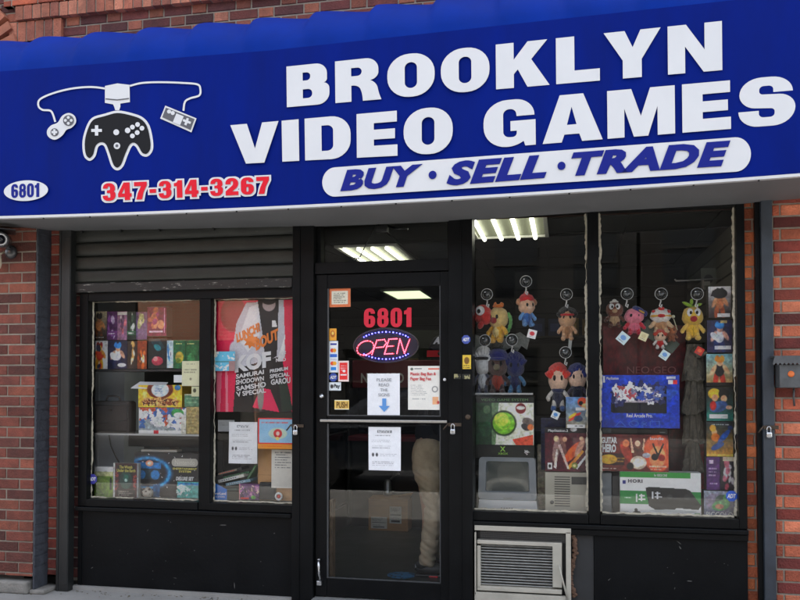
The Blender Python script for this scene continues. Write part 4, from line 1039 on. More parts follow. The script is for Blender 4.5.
# shelves of cases on the far walls
def case_shelf(x0, x1, y, z, seed, lab):
    mb = MB(); mb.box(x0, y-.16, z-.02, x1, y, z); tag(mb.build('wall_shelf', mat('dark_shelf_board', (.04, .04, .038), .5)), lab, 'shelf')
    g = random.Random(seed); x = x0+.03; n = 0; base = None
    while x < x1-.16:
        if base is None: mb = MB(); mb.box(0, 0, 0, .135, .015, .19, bev=.002)
        c = g.choice([(90, 40, 40), (50, 60, 96), (110, 110, 104), (40, 70, 52), (120, 96, 50), (70, 44, 80)])
        mb = MB(); mb.box(x, y-.06, z+.001, x+.135, y-.03, z+.17+g.random()*.03, bev=.002); mb.box(x+.02, y-.0615, z+.05, x+.11, y-.0602, z+.13, mi=1)
        tag(mb.build('game_case', [C(*c), C(*[min(255, int(q*1.5)) for q in c])]), ['dim red', 'dim blue', 'pale grey', 'dim green', 'dull yellow', 'dim purple'][[(90, 40, 40), (50, 60, 96), (110, 110, 104), (40, 70, 52), (120, 96, 50), (70, 44, 80)].index(c)] + ' game case standing on the ' + lab, 'game case', 'game cases on the far wall shelves')
        x += .17
for x0_, x1_, y_, z_, sd_, lb_ in ((-1.9, -.4, 5.6, 1.15, 1, 'lower far wall shelf behind the door'), (-1.9, -.4, 5.6, 1.62, 2, 'upper far wall shelf behind the door'), (.7, 2.1, 3.26, 1.95, 3, 'high shelf on the wall behind the right window')):
    case_shelf(x0_, x1_, y_, z_, sd_, lb_)
mb = MB(); mb.box(-1.95, 5.6, .05, -.35, 5.65, 2.2); tag(mb.build('display_board', mat('shelf_backing', (.03, .03, .03), .7)), 'dark display board carrying two shelves far behind the door', 'display board')
# led open sign
OS = thing('open_sign', 'oval led open sign with red letters and blue dots behind the door glass', 'open sign', P(386, 345, .03))
def ovalpts(u0, v0, u1, v1, Y, n=48):
    x0, z0, x1, z1 = XZ(u0, v0, u1, v1, Y); return [((x0+x1)/2 + (x1-x0)/2*math.cos(2*math.pi*k/n), Y, (z0+z1)/2 + (z1-z0)/2*math.sin(2*math.pi*k/n)) for k in range(n)]
mb = MB(); mb.prism(ovalpts(353.5, 328.5, 418.5, 362.5, .03), (0, .015, 0)); mb.build('backboard', mat('sign_navy', (.012, .010, .035), .35), OS)
mb = MB(); q = ovalpts(353.5, 328.5, 418.5, 362.5, .024); mb.tube(q + [q[0]], .0045, 8); mb.build('rim', mat('rim_dark', (.05, .05, .06), .3), OS)
M_LR = mat('red_led', (.8, .1, .1), .4, emit=(1, .06, .10), estr=2.6); M_LB = mat('blue_led', (.1, .1, .9), .4, emit=(.08, .08, 1), estr=3.2)
M_LG = mat('red_neon_line', (.4, .03, .04), .4, emit=(1, .05, .07), estr=.7)
mb = MB(); mc = MB()
def seg(pts, closed=False):
    pp = [P(u, v, .022) for u, v in pts]
    if closed: pp.append(pp[0])
    mc.tube(pp, .0035, 6)
    for a_, b_ in zip(pp, pp[1:]):
        n = max(1, int((b_-a_).length/.0105))
        for i in range(n): mb.ell(a_ + (b_-a_)*i/n + Vector((0, -.002, 0)), .0040, u=6, v=4)
oo = [(365.5 + 8.2*math.cos(a) + 2.0*math.sin(a), 348 - 7.2*math.sin(a)) for a in [2*math.pi*k/16 for k in range(16)]]
seg(oo, True)
seg([(372, 354.5), (377, 340.3), (384.5, 339.6), (386.5, 343), (383.5, 347), (375, 347.8)])
seg([(397, 338.8), (389, 339.2), (384.5, 354), (394, 353.6)]); seg([(387, 346.3), (394, 346)])
seg([(397, 353.3), (400, 339), (404.5, 353.2), (410, 338.7)])
mb.build('letter_leds', M_LR, OS); mc.build('letter_glow_strip', M_LG, OS)
mb = MB()
for sgn in (1, -1):
    for i in range(15):
        a = R(38 + 104*i/14); q = P(386 + 27.5*math.cos(a)*1.02, 345.5 - sgn*13.6*math.sin(a), .022); mb.ell(q, .0052 if i % 2 else .0036, u=6, v=4)
mb.build('border_leds', M_LB, OS)

# ------------------------------------------------------------------ cartons and game boxes
def carton(name, rect, Y, depth, bg, ops, lab, cat='box', side=(60, 60, 60), seed=0, group=None, noise=.05, rough=.35):
    o = art_mesh(name, prect(*rect, Y), bg, ops, seed=seed, back=depth, side=side, noise=noise, rough=rough); return tag(o, lab, cat, group)
def blobs(seed, pal, n=16, spread=(.15, .12, .85, .9)):
    g = random.Random(seed); out = []
    for i in range(n):
        cx = g.gauss(.5, .16); cy = g.gauss(.5, .2); out.append(('e', min(max(cx, spread[0]), spread[2]), min(max(cy, spread[1]), spread[3]), g.uniform(.06, .2), g.uniform(.05, .16), g.uniform(0, 180), g.choice(pal)))
    return out
def figure(skin, hair, top, legs, lean=0):
    return [('e', .36+lean, .78, .10, .24, 12, legs), ('e', .62+lean, .78, .10, .24, -14, legs), ('e', .5+lean, .50, .19, .2, top), ('e', .27+lean, .5, .08, .19, 35, skin), ('e', .75+lean, .48, .08, .18, -40, skin),
            ('e', .52+lean, .27, .12, .11, skin), ('e', .5+lean, .18, .18, .09, 8, hair), ('e', .40+lean, .13, .07, .09, 30, hair), ('e', .62+lean, .13, .07, .09, -30, hair)]
def strip(y0, y1, c, txt=(240, 240, 240)): return [('r', 0, y0, 1, y1, c), ('lines', .15, y0+.01, .85, y1-.01, 1, txt)]
SK, GRP1 = (214, 160, 120), 'figure boxes on the upper shelf of the left window'
YL = .20
FB = [((91.5, 311.5, 106.8, 339.6), ((205, 190, 160), (40, 32, 28)), figure((190, 130, 84), (30, 24, 22), (200, 130, 70), (120, 70, 40)) + strip(.88, .97, (60, 40, 30)), 'figure box with a tan and black figure, upper left of the shelf'),
 ((107, 311.5, 117.3, 340), (92, 40, 100), blobs(3, [(200, 180, 210), (70, 24, 80), (140, 80, 150)], 9) + strip(.7, .85, (120, 60, 130)), 'narrow purple figure box in the upper shelf row'),
 ((117.5, 311.5, 127, 340), (150, 110, 140), blobs(4, [(240, 230, 235), (220, 120, 130), (90, 60, 90)], 12) + strip(.02, .12, (235, 235, 235)), 'figure box with a white and pink figure in the upper shelf row'),
 ((127.2, 311.5, 136, 339.5), (30, 56, 46), blobs(5, [(190, 200, 190), (60, 90, 70), (20, 30, 30)], 9) + strip(.7, .85, (60, 110, 80)), 'dark green figure box in the upper shelf row'),
 ((136.2, 312, 147, 339.5), (110, 90, 130), blobs(6, [(170, 180, 120), (80, 60, 100), (200, 200, 170)], 10), 'lilac figure box with a pale green figure in the upper shelf row'),
 ((147.3, 306.8, 166.5, 336), (128, 30, 74), blobs(7, [(190, 110, 80), (90, 20, 60), (220, 150, 110), (150, 60, 110)], 16) + [('r', .1, .82, .8, .88, (240, 200, 220)), ('r', .88, .05, .92, .9, (215, 150, 190))], 'tall magenta figure box at the right of the upper shelf row'),
 ((91.2, 340.8, 107.6, 369), (222, 222, 226), figure((224, 150, 60), (170, 40, 36), (216, 60, 40), (230, 170, 50)) + blobs(8, [(220, 70, 40), (240, 190, 60), (60, 60, 90)], 7), 'white figure box with a red and yellow figure in the lower shelf row'),
 ((107.8, 340.8, 127.2, 369), (44, 44, 72), figure((220, 170, 140), (60, 140, 220), (226, 230, 238), (40, 50, 90)) + [('e', .72, .86, .22, .07, (238, 238, 240)), ('e', .3, .55, .2, .12, 30, (230, 232, 238))], 'dark blue figure box with a blue haired figure in the lower shelf row'),
 ((127.4, 341, 137.2, 369), (66, 52, 44), blobs(10, [(214, 170, 100), (40, 40, 40), (240, 230, 210)], 11), 'brown figure box in the middle of the lower shelf row'),
 ((137.4, 341, 146.8, 369), (150, 70, 34), blobs(11, [(236, 120, 50), (250, 190, 80), (90, 40, 20), (250, 230, 200)], 12), 'orange figure box in the middle of the lower shelf row'),
 ((148, 338.5, 166.8, 368.5), (30, 40, 42), [('p', [(.1, .05), (.6, .0), (.9, .3), (.5, .45)], (40, 72, 80)), ('e', .5, .3, .2, .1, 20, (46, 150, 160)), ('e', .5, .75, .3, .15, (190, 70, 90)), ('e', .4, .68, .12, .08, (230, 150, 150))], 'black and teal box with a pink picture in the lower shelf row'),
 ((167, 340.5, 173.2, 368), (190, 210, 220), blobs(12, [(50, 130, 190), (240, 240, 240), (40, 60, 90)], 9), 'narrow pale blue box in the lower shelf row'),
 ((173.4, 340.2, 185.5, 368.5), (44, 110, 70), [('e', .5, .6, .34, .2, (190, 170, 70)), ('e', .4, .72, .2, .1, (120, 150, 60)), ('lines', .2, .08, .8, .16, 1, (230, 230, 150))], 'green box with a yellow picture in the lower shelf row'),
 ((185.7, 340.2, 199, 381), ((38, 104, 62), (60, 130, 80)), [('lines', .1, .06, .9, .12, 1, (230, 230, 160)), ('e', .4, .5, .3, .18, (70, 150, 90))], 'tall plain green box at the right end of the lower shelf row')]
for i, (r, bg, ops, lab) in enumerate(FB): carton('figure_box', r, YL, .09 if i != 10 else .07, bg, ops, lab, seed=i, group=GRP1)
mb = MB(); a, b, c, d = XZ(90, 369.3, 200, 371.5, YL); mb.box(a, YL-.01, b, c, YL+.24, d); tag(mb.build('shelf', mat('dark_shelf', (.03, .03, .032), .4)), 'dark shelf under the rows of figure boxes', 'shelf')
# papers on the glass of pane one
paper('price_note', (182, 361, 199.5, 386), GY+.008, 'cream paper note on the glass of the left window', bg=(232, 230, 196), ops=[('lines', .25, .08, .75, .16, 1, (170, 165, 140)), ('lines', .12, .3, .9, .5, 2, (165, 160, 135)), ('e', .5, .72, .06, .05, (150, 146, 120))], curl=.002)
paper('price_note', (191.5, 386.5, 199.3, 396.5), GY+.009, 'tiny cream note below the larger cream note', bg=(225, 224, 185), ops=[('e', .4, .4, .2, .2, (90, 90, 70))], curl=.001)
paper('price_note', (173.8, 375, 183, 382.5), GY+.010, 'small white tag left of the cream paper note', curl=.001)
# glass shelf
def gshelf(u0, u1, v, y0, y1, lab, edge=(.55, .56, .52)):
    a, b, c, d = XZ(u0, v-.9, u1, v+.9, y0); t = thing('glass_shelf', lab, 'shelf', (a, y0, b))
    mb = MB(); mb.box(a, y0, b, c, y1, d); mb.build('shelf_plate', M_CLEAR, t)
    mb = MB(); mb.box(a, y0-.004, b, c, y0-.0005, d); mb.build('shelf_edge', mat('shelf_edge_strip', edge, .4), t)
gshelf(92, 199.5, 434.6, .16, .5, 'glass shelf with a pale edge in the left window', (.42, .43, .43))
# yellow and collage boxes on the shelf
carton('picture_box', (138.3, 385, 182, 407.2), .19, .16, (228, 190, 62), [('e', .5, .2, .3, .42, (120, 54, 30)), ('e', .5, .22, .2, .32, (205, 220, 232)), ('lines', .38, .14, .62, .32, 2, (70, 110, 170)), ('e', .5, .76, .42, .17, (150, 80, 40)), ('spat', .12, .62, .88, .92, 30, .03, (222, 170, 110)), ('spat', .12, .62, .88, .92, 22, .02, (90, 40, 24)), ('e', .9, .12, .07, .12, (60, 130, 190)), ('r', .1, .3, .2, .6, (240, 215, 120))], 'yellow picture box with a round emblem on the glass shelf', side=(210, 170, 50), seed=4)
q = [P(131, 388.5, .18), P(140, 382.5, .22), P(168, 383, .26), P(163, 388.8, .2)]
mb = MB(); mb.prism(q, (0, 0, .006)); tag(mb.build('paper_lid', M_PAPER), 'white folded lid lying on the yellow picture box', 'lid')
carton('picture_box', (138.8, 407.6, 186, 434), .18, .18, (150, 160, 165), [('spat', 0, 0, 1, .5, 26, .07, (190, 90, 60)), ('spat', 0, 0, 1, .6, 20, .06, (70, 110, 170)), ('spat', 0, .1, 1, .7, 22, .06, (220, 222, 225)), ('e', .82, .2, .13, .17, (70, 160, 90)), ('e', .84, .28, .1, .1, (225, 228, 230)), ('r', 0, .86, 1, 1, (225, 226, 228)), ('r', .32, .86, .42, 1, (200, 40, 60)), ('r', .0, .3, .12, .4, (235, 235, 235)), ('r', .62, .35, .76, .45, (238, 238, 240)), ('r', .9, .3, 1, 1, (205, 205, 195))], 'collage box with a white strip under the yellow picture box', side=(190, 190, 190), seed=9)
carton('paperback', (186.3, 407, 199.5, 434), .18, .12, (176, 160, 112), [('lines', .1, .1, .9, .8, 6, (150, 130, 84))], 'tan book standing at the right end of the glass shelf', cat='book', side=(190, 170, 120))
carton('paperback', (184.5, 394, 199.5, 406.8), .20, .12, (96, 140, 112), [('lines', .1, .2, .9, .8, 2, (150, 180, 150)), ('r', 0, 0, 1, .1, (200, 205, 180))], 'green book lying above the tan book', cat='book', side=(120, 150, 120))
# laptop bag
BAG = thing('laptop_bag', 'dark grey laptop bag on the left end of the glass shelf', 'bag', P(110, 434, .24))
a, b, c, d = XZ(92, 401, 129.5, 433.6, .2)
M_BAG = mat('bag_nylon', (.060, .050, .046), .75, var=.2, vscale=40, bump=.3, bscale=200)
mb = MB(); mb.box(a, .2, b, c, .31, d, bev=.022); mb.build('body', M_BAG, BAG)
mb = MB(); p = [P(106, 401.5, .25), P(108, 396.5, .25), P(113, 395.8, .25), P(119, 397, .25), P(121, 402, .25)]; mb.tube(p, .007, 8); mb.build('handle', M_BAG, BAG)
mb = MB(); q_ = [P(94, 405, .197), P(127.5, 405, .197), P(127.8, 418, .197)]; mb.tube(q_, .0035, 6); mb.tube([P(93, 424, .197), P(128, 420, .197)], .002, 6); mb.build('zip', mat('zip_grey', (.09, .09, .09), .4), BAG)
mb = MB(); q_ = P(110, 410, .196); mb.box(q_.x-.014, .194, q_.z-.005, q_.x+.014, .2, q_.z+.005, bev=.002); mb.build('badge', M_BRASS, BAG)
# pale blue cabinet behind
a, b, c, d = XZ(90, 371, 124, 480, .62)
mb = MB(); mb.box(a-.1, .64, STL, c-.01, .95, d, bev=.004); mb.box(a+.06, .632, STL+.02, a+.068, .64, d-.02)
tag(mb.build('metal_cabinet', mat('pale_blue_enamel', (.60, .66, .74), .5, var=.15, vscale=3)), 'pale blue grey metal cabinet behind the laptop bag', 'cabinet')
mb = MB(); mb.tube([P(109, 434, .6), P(111, 446, .6), P(116, 457, .6), P(120, 464, .6)], .005, 6); tag(mb.build('power_cable', M_DARKPL), 'black cable hanging in front of the pale blue cabinet', 'cable')
# clutter deeper in the room
CABT = thing('filing_cabinet', 'beige grey filing cabinet deep behind the left window', 'cabinet', (-1.25, 1.5, .05))
mb = MB(); mb.box(-1.75, 1.5, .05, -1.1, 2.0, 1.25, bev=.006); mb.build('carcass', mat('putty_enamel', (.30, .29, .25), .5, var=.1), CABT)
for i in range(3):
    mb = MB(); mb.box(-1.73, 1.488, .10+i*.38, -1.12, 1.4985, .45+i*.38, bev=.003); dr_ = mb.build('drawer', MATS['putty_enamel'], CABT); mb = MB(); mb.box(-1.48, 1.47, .30+i*.38, -1.36, 1.486, .325+i*.38, bev=.003); mb.build('drawer_handle', M_ALU, dr_)
for i, (x, y, z, a, b, c, col, lb) in enumerate(((-1.7, 1.55, 1.252, .3, .3, .22, (150, 120, 84), 'tan box on top of the filing cabinet, left'), (-1.36, 1.55, 1.252, .22, .3, .15, (96, 60, 60), 'dull red box on top of the filing cabinet, right'), (-2.5, 1.3, .046, .5, .4, .9, (120, 124, 130), 'grey crate standing behind the pale blue cabinet'))):
    mb = MB(); mb.box(x, y, z, x+a, y+b, z+c, bev=.004); mb.box(x+.03, y-.001, z+c*.4, x+a*.5, y+.001, z+c*.75, mi=1); tag(mb.build('storage_box', [C(*col), M_PAPER]), lb, 'box')
# monitor on a stand
MN = thing('monitor', 'dark flat monitor seen behind the shelf in the left window', 'monitor', P(172, 456, .5))
a, b, c, d = XZ(128, 436, 199, 447, .5); mb = MB(); mb.box(a, .5, b-.0, c, .54, d+.04, bev=.006); mb.build('panel', M_DARKPL, MN)
a, b, c, d = XZ(168, 445, 178, 452, .5); mb = MB(); mb.box(a, .52, b, c, .55, d, bev=.003); mb.build('neck', mat('dull_grey_plastic', (.13, .125, .115), .4), MN)
q = P(174, 454, .5); mb = MB(); mb.ell((q.x, .52, q.z), (.14, .09, .018)); mb.build('foot', M_DARKPL, MN)
a, b, c, d = XZ(141, 449.8, 177, 452.3, .3); mb = MB(); mb.box(a, .3, b, c, .38, d, bev=.002); tag(mb.build('keyboard', mat('cream_case', (.62, .58, .48), .5)), 'cream keyboard lying edge on behind the black console box', 'keyboard')

# lower row of left window
BOTL = 497.3
NB = carton('console_box', (134, 453, 199, BOTL), .21, .2, (22, 24, 30), [('spat', 0, 0, 1, 1, 26, .006, (200, 200, 210)), ('ring', .22, .46, .33, .34, .24, (34, 120, 180)), ('ring', .22, .46, .33, .34, .12, (60, 160, 215)), ('r', 0, .22, .42, .36, (40, 120, 180)), ('r', 0, .36, .40, .60, (36, 60, 72)), ('e', .11, .5, .07, .11, (50, 130, 190)), ('e', .33, .5, .07, .11, (50, 130, 190)), ('e', .24, .24, .06, .07, (240, 160, 130)), ('e', .24, .24, .03, .035, (255, 220, 200)), ('r', .30, .72, .40, 1, (30, 100, 150)),
     ('r', .67, .64, 1, 1, (70, 165, 160)), ('r', .68, .66, 1, .72, (60, 140, 190)), ('spat', .68, .7, 1, .95, 12, .02, (200, 225, 220)), ('r', .67, .6, 1, .63, (22, 24, 30))], 'large black console box with a glowing blue machine picture', side=(20, 22, 26), seed=3)
pl = raw(fill2d([rounded([(0, 0, .5), (4.4, 0, .5), (4.4, 1, .5), (0, 1, .5)])], .03))
place_flat('logo_pill', pl, prect(171.8, 458.6, 198, 466.6, .209), mat('pill_grey', (.50, .48, .42), .5), NB, .001)
text('Nintendo', (175, 460.2, 195, 464.8), .2068, mat('pill_line', (.72, .70, .62), .5), NB, off=.01)
text('ENTERTAINMENT', (173, 467.9, 197, 469.8), .209, mat('yellow_ink', rgb(225, 215, 110), .6), NB, off=.02); text('SYSTEM', (179, 470.6, 191, 472.6), .209, MATS['yellow_ink'], NB, off=.02)
text('DELUXE SET', (176, 476.8, 194, 480.6), .209, M_PAPER, NB, off=.045, shear=.2)
BK = carton('fantasy_book', (113.3, 463.2, 138.5, BOTL), .135, .03, (70, 26, 36), [('r', 0, 0, .06, 1, (190, 190, 190)), ('r', .94, 0, 1, 1, (150, 155, 160)), ('r', .14, .06, .86, .24, (20, 18, 18)), ('r', .22, .26, .78, .76, (20, 24, 26)), ('e', .5, .5, .25, .26, (24, 74, 66)), ('e', .5, .44, .1, .11, (36, 110, 96)), ('e', .5, .5, .06, .05, (190, 215, 205)), ('spat', .1, .26, .2, .8, 10, .035, (150, 60, 60)), ('spat', .8, .26, .9, .8, 10, .035, (160, 66, 60)), ('r', .14, .78, .86, .98, (30, 20, 22)), ('lines', .2, .8, .8, .96, 3, (190, 180, 170))], 'dark book with a green figure and maroon border in the left window', cat='book', side=(200, 195, 180), seed=5)
text('The Womb', (119.5, 465.5, 132.5, 468.5), .1335, MATS['yellow_ink'], BK, off=.015); text('Under the Earth', (117, 469, 135.5, 472), .1335, MATS['yellow_ink'], BK, off=.015)
carton('picture_box', (94.5, 466.8, 113, BOTL), .15, .04, ((236, 238, 240), (96, 140, 50)), [('r', 0, 0, 1, .14, (238, 240, 242)), ('r', 0, .16, 1, .3, (196, 200, 150)), ('r', 0, .3, 1, 1, (122, 154, 66)), ('e', .4, .6, .5, .2, (140, 168, 80)), ('r', .82, .35, .93, .75, (30, 40, 34)), ('lines', .2, .84, .6, .9, 1, (200, 215, 160))], 'software box showing a green meadow in the left window', seed=6, side=(225, 228, 226))
CT = thing('figurine', 'small white and brown spotted lump figurine before the console box', 'figurine', P(147, 497, .12))
q = P(147, 493, .13); mb = MB(); g = random.Random(3)
mb.ell((q.x, .14, q.z), (.042, .03, .034)); mb.ell((q.x+.0, .14, q.z+.022), (.026, .02, .02)); mb.build('body', mat('cream_ceramic', (.5, .45, .38), .4), CT)
mb = MB()
for dx, dz, r in ((-.02, .03, .009), (.022, .028, .010), (.0, .012, .009), (.02, -.004, .01), (-.026, 0, .01)): mb.ell((q.x+dx, .115+abs(dx)*.3, q.z+dz), (r, .006, r*.8), u=10, v=6)
mb.build('spot', mat('brown_ceramic', (.10, .05, .03), .4), CT)

# --- right half of the left window
PK = (216, 24, 84)
def pf(u, v): return ((u - 212.5)/(293.5-212.5), (v - 300.5)/(413-300.5))
ops = [('r', 0, .98, 1, 1, (200, 34, 80)), ('e', .26, .12, .16, .16, (150, 50, 60)),
  ('p', [(.42, .02), (.88, .0), (.92, .5), (.66, .62), (.3, .7), (.24, .5), (.3, .2)], (190, 190, 198)), ('p', [(.46, .06), (.6, .02), (.58, .34), (.4, .5), (.3, .4)], (214, 214, 220)), ('p', [(.56, .0), (.82, 0), (.8, .5), (.66, .56), (.62, .3)], (36, 34, 38)),
  ('e', .7, .04, .08, .06, (176, 160, 160)), ('e', .7, .0, .09, .04, (40, 36, 40)), ('e', .34, .5, .16, .1, 50, (196, 196, 204)), ('p', [(.74, .18), (.78, .18), (.8, .24), (.74, .24)], (220, 220, 220)),
  ('p', [(.25, .62), (.86, .5), (.9, .7), (.98, 1), (.0, 1), (.2, .8)], (30, 26, 30)), ('p', [(.82, .72), (.92, .72), (1, .98), (.86, 1)], (40, 60, 48)), ('p', [(.5, .96), (.6, .78), (.72, .8), (.83, 1)], (236, 40, 96)), ('p', [(.0, .6), (.3, .62), (.26, 1), (0, 1)], (214, 30, 86)), ('p', [(.05, .62), (.12, .62), (.1, 1), (.03, 1)], (238, 120, 140)), ('p', [(.16, .62), (.19, .62), (.2, 1), (.17, 1)], (244, 130, 150)),
  ('p', [(.88, .0), (1, 0), (1, 1), (.97, .9), (.9, .5)], (214, 44, 84)), ('e', .6, .85, .04, .14, (150, 146, 140)), ('p', [(.8, .55), (.9, .3), (.88, .55)], (228, 228, 232))]
PO = tag(art_mesh('games_poster', prect(212.5, 300.5, 293.5, 412, .10), PK, ops, seed=8, cell=.004, back=.003, side=(200, 60, 100), curl=.004, rough=.55), 'large pink fighting game poster with a person in a white jacket', 'poster')
M_OR = mat('orange_ink', rgb(238, 132, 52), .6); M_RI = mat('red_ink', rgb(224, 60, 56), .6)
YP = .095
def tq(s, pts, m, o, Y=YP, **k): return place_flat('lettering', bf_text(s, **k), pquad(pts, Y), m, o, .001)
tq('LUNCH?', [(236, 334), (259, 322), (261, 331), (237, 343)], M_OR, PO, off=.05)
tq('BOUT', [(255, 339), (278, 328), (279, 339), (256, 351)], M_OR, PO, off=.05)
mb = MB(); q = [P(251 + (8 if k % 2 else 4.5)*math.cos(R(k*22.5+10)), 341 - (8 if k % 2 else 5)*math.sin(R(k*22.5+10))*1.0, YP+.0008) for k in range(16)]; mb.prism(q, (0, -.0008, 0)); mb.build('burst', M_OR, PO)
tq('KOF', [(234, 356), (271, 351), (271, 367), (235, 373)], M_WINK, PO, off=.05)
for s, pts in (('SAMURAI', [(236, 374.5), (264, 369.5), (264, 374), (236, 379)]), ('SHODOWN', [(236, 380), (264, 376), (264, 380.5), (236, 385)]), ('SAMSHO', [(236, 386.5), (266, 381.5), (266, 387), (237, 391)]), ('V SPECIAL', [(236, 392), (266, 388), (266, 392.5), (237, 397)]),
               ('AOF', [(278, 352), (286, 351), (286, 356), (278, 357)]), ('NEO', [(276, 358.5), (286, 357.5), (286, 361), (276, 362)]), ('PREMIUM', [(270, 369.5), (288, 366.5), (288, 370), (270, 373)]), ('SPECIAL', [(270, 374.5), (289.5, 372), (289.5, 376), (270, 378.5)]), ('GAROU', [(271, 379.5), (290.5, 377), (290.5, 383), (271, 385)])):
    tq(s, pts, M_WINK, PO, off=.03)
BS = sticker('blue_sticker', (213.5, 351.5, 235, 371), GY+.009, (110, 190, 220), [('r', 0, .48, 1, .56, (90, 150, 160)), ('spat', .05, .05, .95, .42, 12, .05, (225, 240, 245)), ('spat', .05, .6, .7, .95, 9, .05, (225, 240, 245)), ('r', .72, .5, 1, 1, (170, 140, 140))], 'pale blue sticker stuck over the edge of the pink poster')
paper('white_label', (218, 420, 234.5, 431.5), .20, 'small grey white card behind the notice in the left window', bg=(200, 202, 204), ops=[('lines', .1, .2, .9, .5, 2, (160, 160, 160))], curl=.001)
o = paper('notice_sheet', (229, 422, 257.2, 463.5), GY+.010, 'white notice sheet taped inside the left display window', ops=notice_ops, seed=6, curl=.006)
text('NOTICE', (238, 425.3, 249.5, 428.3), GY+.000, M_PAPER, o, off=.02)
o = tag(art_mesh('prize_certificate', prect(258, 418, 293.5, 449, GY+.012), (150, 190, 216), [('r', 0, 0, .03, 1, (226, 60, 60)), ('r', 0, 0, 1, .04, (226, 70, 70)), ('lines', .1, .1, .9, .2, 1, (220, 90, 90)), ('e', .56, .5, .26, .18, (190, 206, 190)), ('e', .56, .5, .12, .14, (196, 36, 44)), ('e', .56, .5, .05, .07, (235, 200, 190)), ('e', .55, .66, .05, .06, (230, 200, 120)), ('r', 0, .8, 1, .84, (226, 60, 50)), ('r', 0, .84, 1, 1, (244, 150, 44)), ('lines', .1, .87, .9, .96, 1, (216, 110, 30))], cell=.003, back=.001), 'light blue certificate with a red seal and orange foot', 'certificate')
CB = tag(art_mesh('cardboard_box', prect(258, 449.5, 293.8, 500.5, .16), (178, 138, 92), [('r', 0, .5, 1, .51, (150, 112, 74))], back=.2, side=(165, 126, 84), noise=.04, rough=.85), 'brown cardboard box behind the certificate in the left window', 'cardboard box')
paper('typed_letter', (271.5, 449.8, 293.8, 488), .13, 'typed white letter leaning on the brown cardboard box', bg=(228, 224, 214), ops=[('lines', .15, .04, .95, .5, 7, (120, 120, 120))], curl=.002)
GC = 'game cases leaning in the left window'
def leaning(u, v, w_, h_, deg, Y, c, lab, stripe=None):
    q = P(u, v, Y); t = thing('game_case', lab, 'game case', q, GC); M = Matrix.Translation(q) @ Matrix.Rotation(-R(deg), 4, 'Y')
    mb = MB(); mb.box(-w_/2, 0, -h_/2, w_/2, .13, h_/2, M=M, bev=.002); mb.build('case', c, t)
    mb = MB(); mb.box(-w_*.42, -.0012, -h_*.3, w_*.3, -.0002, h_*.3, M=M); mb.build('spine_label', stripe or M_PAPER, t)
    mb = MB(); 
    for k in range(7): mb.box(-w_*.36+k*w_*.085, -.0022, -h_*.14, -w_*.36+k*w_*.085+w_*.05, -.0013, h_*.14, M=M)
    mb.build('spine_print', M_INK if c is not M_DARKPL else M_RI, t)
leaning(229, 471.5, .20, .020, 14, .15, M_DARKPL, 'black game case on top of the leaning stack', mat('spine_mix', rgb(150, 140, 120), .5))
leaning(231, 478.5, .20, .022, 14, .15, C(222, 222, 210), 'white game case in the middle of the leaning stack')
leaning(238, 482.5, .19, .020, 11, .17, C(130, 170, 190), 'pale blue game case low in the leaning stack', mat('spine_lb', rgb(190, 215, 225), .5))
leaning(236, 475.0, .20, .016, 13, .19, C(66, 120, 84), 'green game case behind the leaning stack', C(110, 160, 120))
leaning(230, 489.5, .16, .018, 4, .17, C(30, 46, 44), 'dark green game case at the bottom of the stack', C(60, 90, 80))
leaning(251, 473, .13, .016, 58, .21, C(84, 140, 90), 'green game case leaning steeply behind the notice', C(120, 170, 120))
mb = MB(); q = [P(u, v, .075) for u, v in ((210.5, 500), (210.5, 482.5), (213, 482), (226.8, 489.5), (226.8, 500))]; mb.prism(q, (0, .003, 0))
o = tag(mb.build('blue_card', mat('bright_blue_card', rgb(24, 112, 205), .5)), 'bright blue cut corner card at the foot of the left window', 'card')
text('PowerLand', (211.5, 491.8, 226, 494.8), .0745, M_WINK, o, off=.01); text('THE STORE', (213, 496, 225, 497.4), .0745, M_WINK, o)
carton('picture_box', (239, 484, 259, 499.8), .14, .08, (110, 70, 116), [('spat', 0, .1, 1, .8, 26, .06, (170, 110, 160)), ('spat', 0, .1, 1, .9, 16, .05, (60, 30, 66)), ('spat', 0, .1, 1, .8, 12, .04, (214, 180, 170)), ('r', .08, .84, .5, .98, (220, 60, 60)), ('e', .72, .84, .12, .12, (120, 190, 90)), ('r', 0, 0, .05, 1, (214, 150, 150))], 'small purple picture box at the foot of the left window', side=(120, 70, 110), seed=12)
mb = MB(); a, b, c, d = XZ(259.5, 482.5, 274.8, 499.8, .13); mb.box(a, .13, b, c, .24, d, bev=.003); tag(mb.build('speaker_cube', mat('matt_black_case', (.018, .018, .02), .5)), 'matt black cube between the purple box and the brown carton', 'speaker')
q = P(278.5, 496.5, .12); RL = thing('tape_roll', 'small white tape roll with a red core at the foot of the cardboard box', 'tape roll', q)
mb = MB(); mb.tube([(q.x + .022*math.cos(a), .125, q.z + .022*math.sin(a)) for a in [2*math.pi*k/20 for k in range(21)]], .0075, 8); mb.build('roll', M_PAPER, RL)
mb = MB(); mb.lathe([(0, .004), (.01, .004), (.012, 0)], (q.x, .125, q.z), '-Y'); mb.build('core', M_RI, RL)

